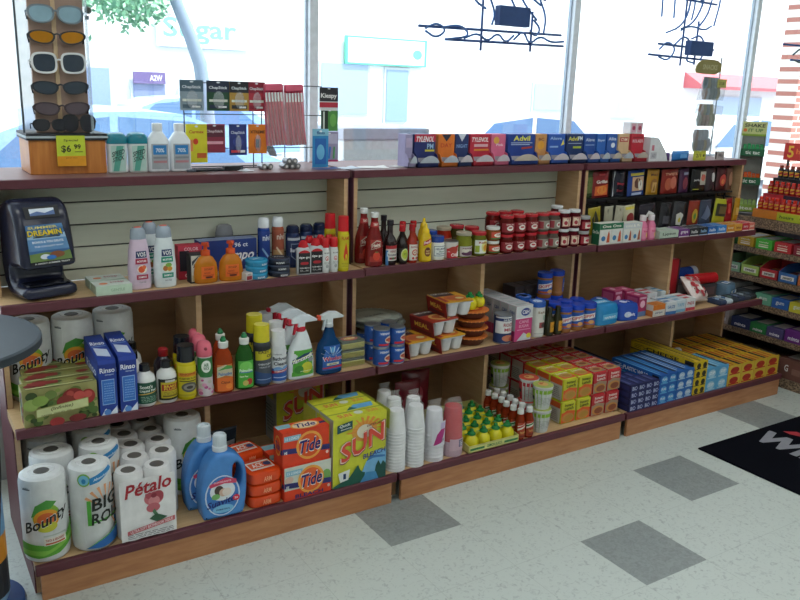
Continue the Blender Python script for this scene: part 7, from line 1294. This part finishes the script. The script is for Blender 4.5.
# ------------- floor mat
mm = bpy.data.materials.new('mat_pile'); mm.use_nodes = True; _b = mm.node_tree.nodes['Principled BSDF']; _n = mm.node_tree.nodes.new('ShaderNodeTexNoise'); _n.inputs['Scale'].default_value = 300
_q = mm.node_tree.nodes.new('ShaderNodeValToRGB'); _q.color_ramp.elements[0].color = lin('#04050b'); _q.color_ramp.elements[1].color = lin('#0c0e18'); mm.node_tree.links.new(_n.outputs[0], _q.inputs[0]); mm.node_tree.links.new(_q.outputs[0], _b.inputs['Base Color']); _b.inputs['Roughness'].default_value = .95; _b.inputs['Specular IOR Level'].default_value = .08
fm = MB().box(1.043, -1.25, 0, 1.93, .31, .008, mm, .003)
# lettering runs along -Y, its tops towards +X
ft = lambda u, v, o: (1.36+v*.165, .285-u*.9, .008+o)
fm.art(ft, [('t', 'WINSTON', .5+q*.006, .5+w*.03, .95, .94, '#8e8e96') for q in (-1, 0, 1) for w in (-1, 1)])
fm.art(ft, [('p', [(.06, 1.3), (.1, 1.62), (.2, 1.72), (.34, 1.6), (.24, 1.5), (.16, 1.42), (.1, 1.28)], '#a82834'), ('p', [(.18, 1.2), (.3, 1.28), (.4, 1.42), (.36, 1.22), (.26, 1.12)], '#a82834')], 0)
link_mat = put(Kind('floor_mat', 'mat', [('pile', fm)]), (0, 0, 0), 'black entrance mat with grey lettering and a red swoosh on the floor')
# ------------- left foreground: round pedestal table, promotional bin, cord
tbx, tby = -1.94, .28
rt = link('round_table', None, None, (tbx, tby, 0)); tag(rt, 'dark grey round pedestal table cut off by the left picture edge', 'table')
link('tabletop', MB().loft([(.922, .245), (.926, .255), (.944, .255), (.948, .25)], ('#2c3740', 'paper'), 56), rt)
link('pedestal', MB().loft([(.03, .045), (.06, .03), (.9, .03), (.922, .09)], ('#5c6468', 'metal'), 20), rt); link('base', MB().loft([(0, .22), (.012, .22), (.03, .05)], ('#4c5458', 'metal'), 40), rt)
cd = MB().tube([(-1.80, .45, .915), (-1.785, .47, .8), (-1.80, .48, .66), (-1.785, .5, .55), (-1.79, .49, .47), (-1.81, .47, .3), (-1.85, .44, .1), (-1.90, .43, .006), (-2.05, .5, .006)], .004, '#15171c', 8)
put(Kind('power_cord', 'cord', [('cord', cd)]), (0, 0, 0), 'thin black cord hanging from the round table edge to the floor')
pb = link('promotional_cooler', None, None, (-1.875, .60, 0)); tag(pb, 'slim blue and white barrel cooler on a blue disc base at left', 'cooler')
link('base', MB().loft([(0, .13), (.02, .135), (.035, .13), (.04, .08)], ('#28487c', 'gloss'), 40), pb)
BR = [(.04, .085), (.06, .092), (.45, .092), (.47, .085)]
link('barrel', MB().loft(BR, ('#8fb4d0', 'gloss'), 36).art(F_loft(BR, .07, .37, 4), [('r', 0, 0, 1, .3, '#20242c'), ('r', 0, .3, 1, .52, '#d88a24'), ('r', 0, .52, 1, 1, '#6c9cc8'), ('t', 'COLD', .5, .8, .3, .14, '#e8f0f8')], 14), pb)
link('lid', MB().loft([(.47, .09), (.475, .095), (.49, .095), (.5, .07)], ('#dce4ea', 'gloss'), 36), pb)

# ================================================================== the street outside
struct('ground', MB().box(-30, 1.62, -.25, 60, 60, -.15, '#8c949c'))
tag(link('sidewalk', MB().box(-30, 1.61, -.15, 60, 4.2, -.02, '#c4c2bc', .02)), kind='structure')
def bldg(name, x0, x1, y, h, col, label, wins, awn=None, sign=None):
    r_ = link(name, None, None, (x0, y, -.15)); tag(r_, label, 'building')
    w_ = x1-x0; link('facade', MB().box(0, 0, 0, w_, 6, h, col, .05), r_)
    for (a, z0, b, z1, c1) in wins: link('shop_window', MB().box(a-.06, -.06, z0-.06, b+.06, -.01, z1+.06, '#c8d0d8').box(a, -.08, z0, b, -.055, z1, (c1, 'gloss')), r_)
    if awn: link('awning', MB().prism([(-.9, awn[1]), (0, awn[1]+.5), (0, awn[1]-.1), (-.9, awn[1]-.12)], awn[0], awn[2], awn[3], 'x'), r_)
    for s_ in sign or (): 
        link('sign_board', MB().box(s_[0], -.14, s_[1], s_[2], -.06, s_[3], s_[4]).art(F_front(s_[0], s_[1], s_[2]-s_[0], s_[3]-s_[1], -.14), s_[5]), r_)
    return r_
bldg('shop_building', -14, 6.6, 17, 7.5, '#e8ecec', 'white shop building across the street, behind the tree', [(15.9, 1.0, 16.45, 1.93, '#8ca0c4'), (16.95, .8, 17.65, 1.62, '#7c88ac'), (18.0, .9, 18.6, 1.5, '#8c9cbc'), (9.5, .6, 13.0, 2.2, '#a8c0d8')], None,
     [(16.95, 1.63, 17.65, 1.88, '#6c5c8c', [('t', 'A2W', .7, .5, .4, .5, '#e8e4f0')]), (17.5, 2.45, 19.7, 3.15, '#eef4f4', [('t', 'Sugar', .45, .5, .78, .8, '#7cc4b4')])])
bldg('shop_building', 6.9, 19, 18, 6.5, '#eef2f2', 'white shop building across the street with a green framed sign', [(1.2, 1.0, 2.6, 2.3, '#9cb0d0'), (3.2, .8, 3.9, 2.2, '#8ca4c8'), (8.6, 1.2, 9.9, 2.0, '#a4b8d4')], None,
     [(1.86, 2.3, 4.45, 3.02, '#5cb89c', [('r', .03, .06, .97, .94, '#eef6f4'), ('e', .88, .45, .06, .18, '#6cc4b4'), ('t', 'market', .5, .6, .24, .14, '#a8b8b8')])])
bldg('diner_building', 20, 34, 20, 6, '#eceeee', 'pale building across the street with a red awning', [(1.0, .9, 2.4, 1.5, '#a8bcd8'), (7, .6, 10, 1.8, '#a8bcd8')], (24.9972-20, 2.2, 14, '#c05860'))
# brick pier on the right
def brick():
    m = bpy.data.materials.new('red_brick'); m.use_nodes = True; t = m.node_tree; b = t.nodes['Principled BSDF']; tc = t.nodes.new('ShaderNodeTexCoord'); mp = t.nodes.new('ShaderNodeMapping'); mp.inputs['Rotation'].default_value = (pi/2, 0, 0)
    k = t.nodes.new('ShaderNodeTexBrick'); k.inputs['Color1'].default_value = lin('#a86a5c'); k.inputs['Color2'].default_value = lin('#9c5c50'); k.inputs['Mortar'].default_value = lin('#d8d4cc'); k.inputs['Scale'].default_value = 1; k.inputs['Mortar Size'].default_value = .008; k.inputs['Brick Width'].default_value = .2; k.inputs['Row Height'].default_value = .065
    t.links.new(tc.outputs['Object'], mp.inputs[0]); t.links.new(mp.outputs[0], k.inputs[0]); t.links.new(k.outputs[0], b.inputs['Base Color']); return m
tag(link('brick_pier', MB().box(0, 0, 0, 3.2, .25, 5, brick(), .01), None, (6.6029, 3.6, -.15)), 'red brick corner pier outside the right window', 'pier')
# tree
tr = link('street_tree', None, None, (0, 9.6, -.15)); tag(tr, 'slanting street tree with thin leaves outside the left window', 'tree')
link('trunk', MB().tube([(2.12, 0, 0), (2.06, 0, .9), (2.03, 0, 1.35), (1.95, 0, 1.95), (1.82, 0, 2.32), (1.6, 0, 2.85), (1.4, 0, 3.6)], [.13, .11, .10, .095, .09, .08, .05], '#7c8c9c', 10).tube([(1.6, 0, 2.85), (1.2, .1, 2.9), (.8, 0, 2.75)], [.04, .025, .015], '#7c8c9c', 7), tr)
lv = MB(); R = random.Random(3)
for i in range(1500):
    cx, cy, cz = R.choice([(.75, 0, 2.75), (1.05, .2, 2.62), (1.2, 0, 2.75), (.6, 0, 2.95), (1.7, .1, 3.5), (.2, .2, 3.3)]); p = Vector((cx+R.gauss(0, .2), cy+R.gauss(0, .2), cz+R.gauss(0, .13))); a = R.uniform(0, 6.28); s_ = R.uniform(.03, .06)
    d1 = Vector((cos(a), R.uniform(-.5, .5), sin(a)))*s_; d2 = Vector((-sin(a)*.5, R.uniform(-.5, .5), cos(a)*.5))*s_
    lv.add([p-d1, p+d2, p+d1, p-d2], [(0, 1, 2, 3)], ['#5c9470', '#78ac88'][i % 2])
tag(link('foliage', lv, tr), kind='stuff')
# parked cars
def carkind(col):
    W_ = .88
    prof = smooth_loop([(-2.2, .35), (-2.25, .62), (-2.1, .82), (-1.3, .92), (-.75, 1.36), (.1, 1.44), (.8, 1.40), (1.5, .98), (2.05, .92), (2.2, .7), (2.2, .35)], 1)
    b = MB().prism(prof, -W_, W_, (col, 'gloss'), 'y')
    g = MB()
    for s in (-1, 1):
        g.prism([(-1.1, .93), (-.68, 1.3), (-.02, 1.38), (-.02, .93)], s*W_-.01, s*W_+.012, ('#5c7ca4', 'gloss'), 'y').prism([(.06, .93), (.06, 1.38), (.74, 1.34), (1.25, .95)], s*W_-.01, s*W_+.012, ('#5c7ca4', 'gloss'), 'y')
    parts = [('body', b), ('side_windows', g)]
    for x in (-1.4, 1.35):
        for s in (-1, 1): parts.append(('wheel', MB().loft([(-.1, .28), (-.08, .32), (.08, .32), (.1, .28)], '#1c1e22', 24, Matrix.Translation((x, s*.8, .32)) @ Matrix.Rotation(pi/2, 4, 'X')).loft([(-.105, .16), (.105, .16)], ('#b8c0c8', 'metal'), 16, Matrix.Translation((x, s*.8, .32)) @ Matrix.Rotation(pi/2, 4, 'X'))))
    for s in (-1, 1): parts.append(('headlight', MB().box(-2.24, s*.62-.14, .6, -2.16, s*.62+.14, .74, '#e8eef4', .02)))
    return Kind('parked_car', 'car', parts)
K_carw = carkind('#e8ecee'); K_carb = carkind('#8fb0dc')
put(K_carw, (5.6, 7.6, -.15), 'white parked car outside the middle window pane', .0, 'parked cars'); put(K_carb, (-.2, 6.6, -.15), 'blue grey parked car outside the left window', .0, 'parked cars'); put(K_carw, (10.9, 7.8, -.15), 'white parked car seen left of the brick pier', .0, 'parked cars'); put(K_carb, (15.8, 8.6, -.15), 'blue grey parked car far right down the street', 0, 'parked cars'); put(K_carb, (3.0, 14.0, -.15), 'blue grey car parked across the street by the shop', 0, 'parked cars')

fz = MB().box(0, 0, .06, .62, .5, 1.36, '#eef2f4', .01).box(-.01, -.01, 1.36, .63, .51, 1.42, '#c4cbdc', .005)  # lid coloured lavender: shade along the white top edge is painted in
fk = Kind('outdoor_freezer', 'freezer', [('cabinet', fz), ('base', MB().box(.02, .02, -.02, .6, .48, .06, '#5c6068')), ('handle', MB().box(.28, .505, .9, .34, .53, 1.15, '#9ca4ac', .004))])
put(fk, (-.03, 1.76, 0), 'white chest freezer standing on the pavement right outside the window', scale=(.8, 1, .955))
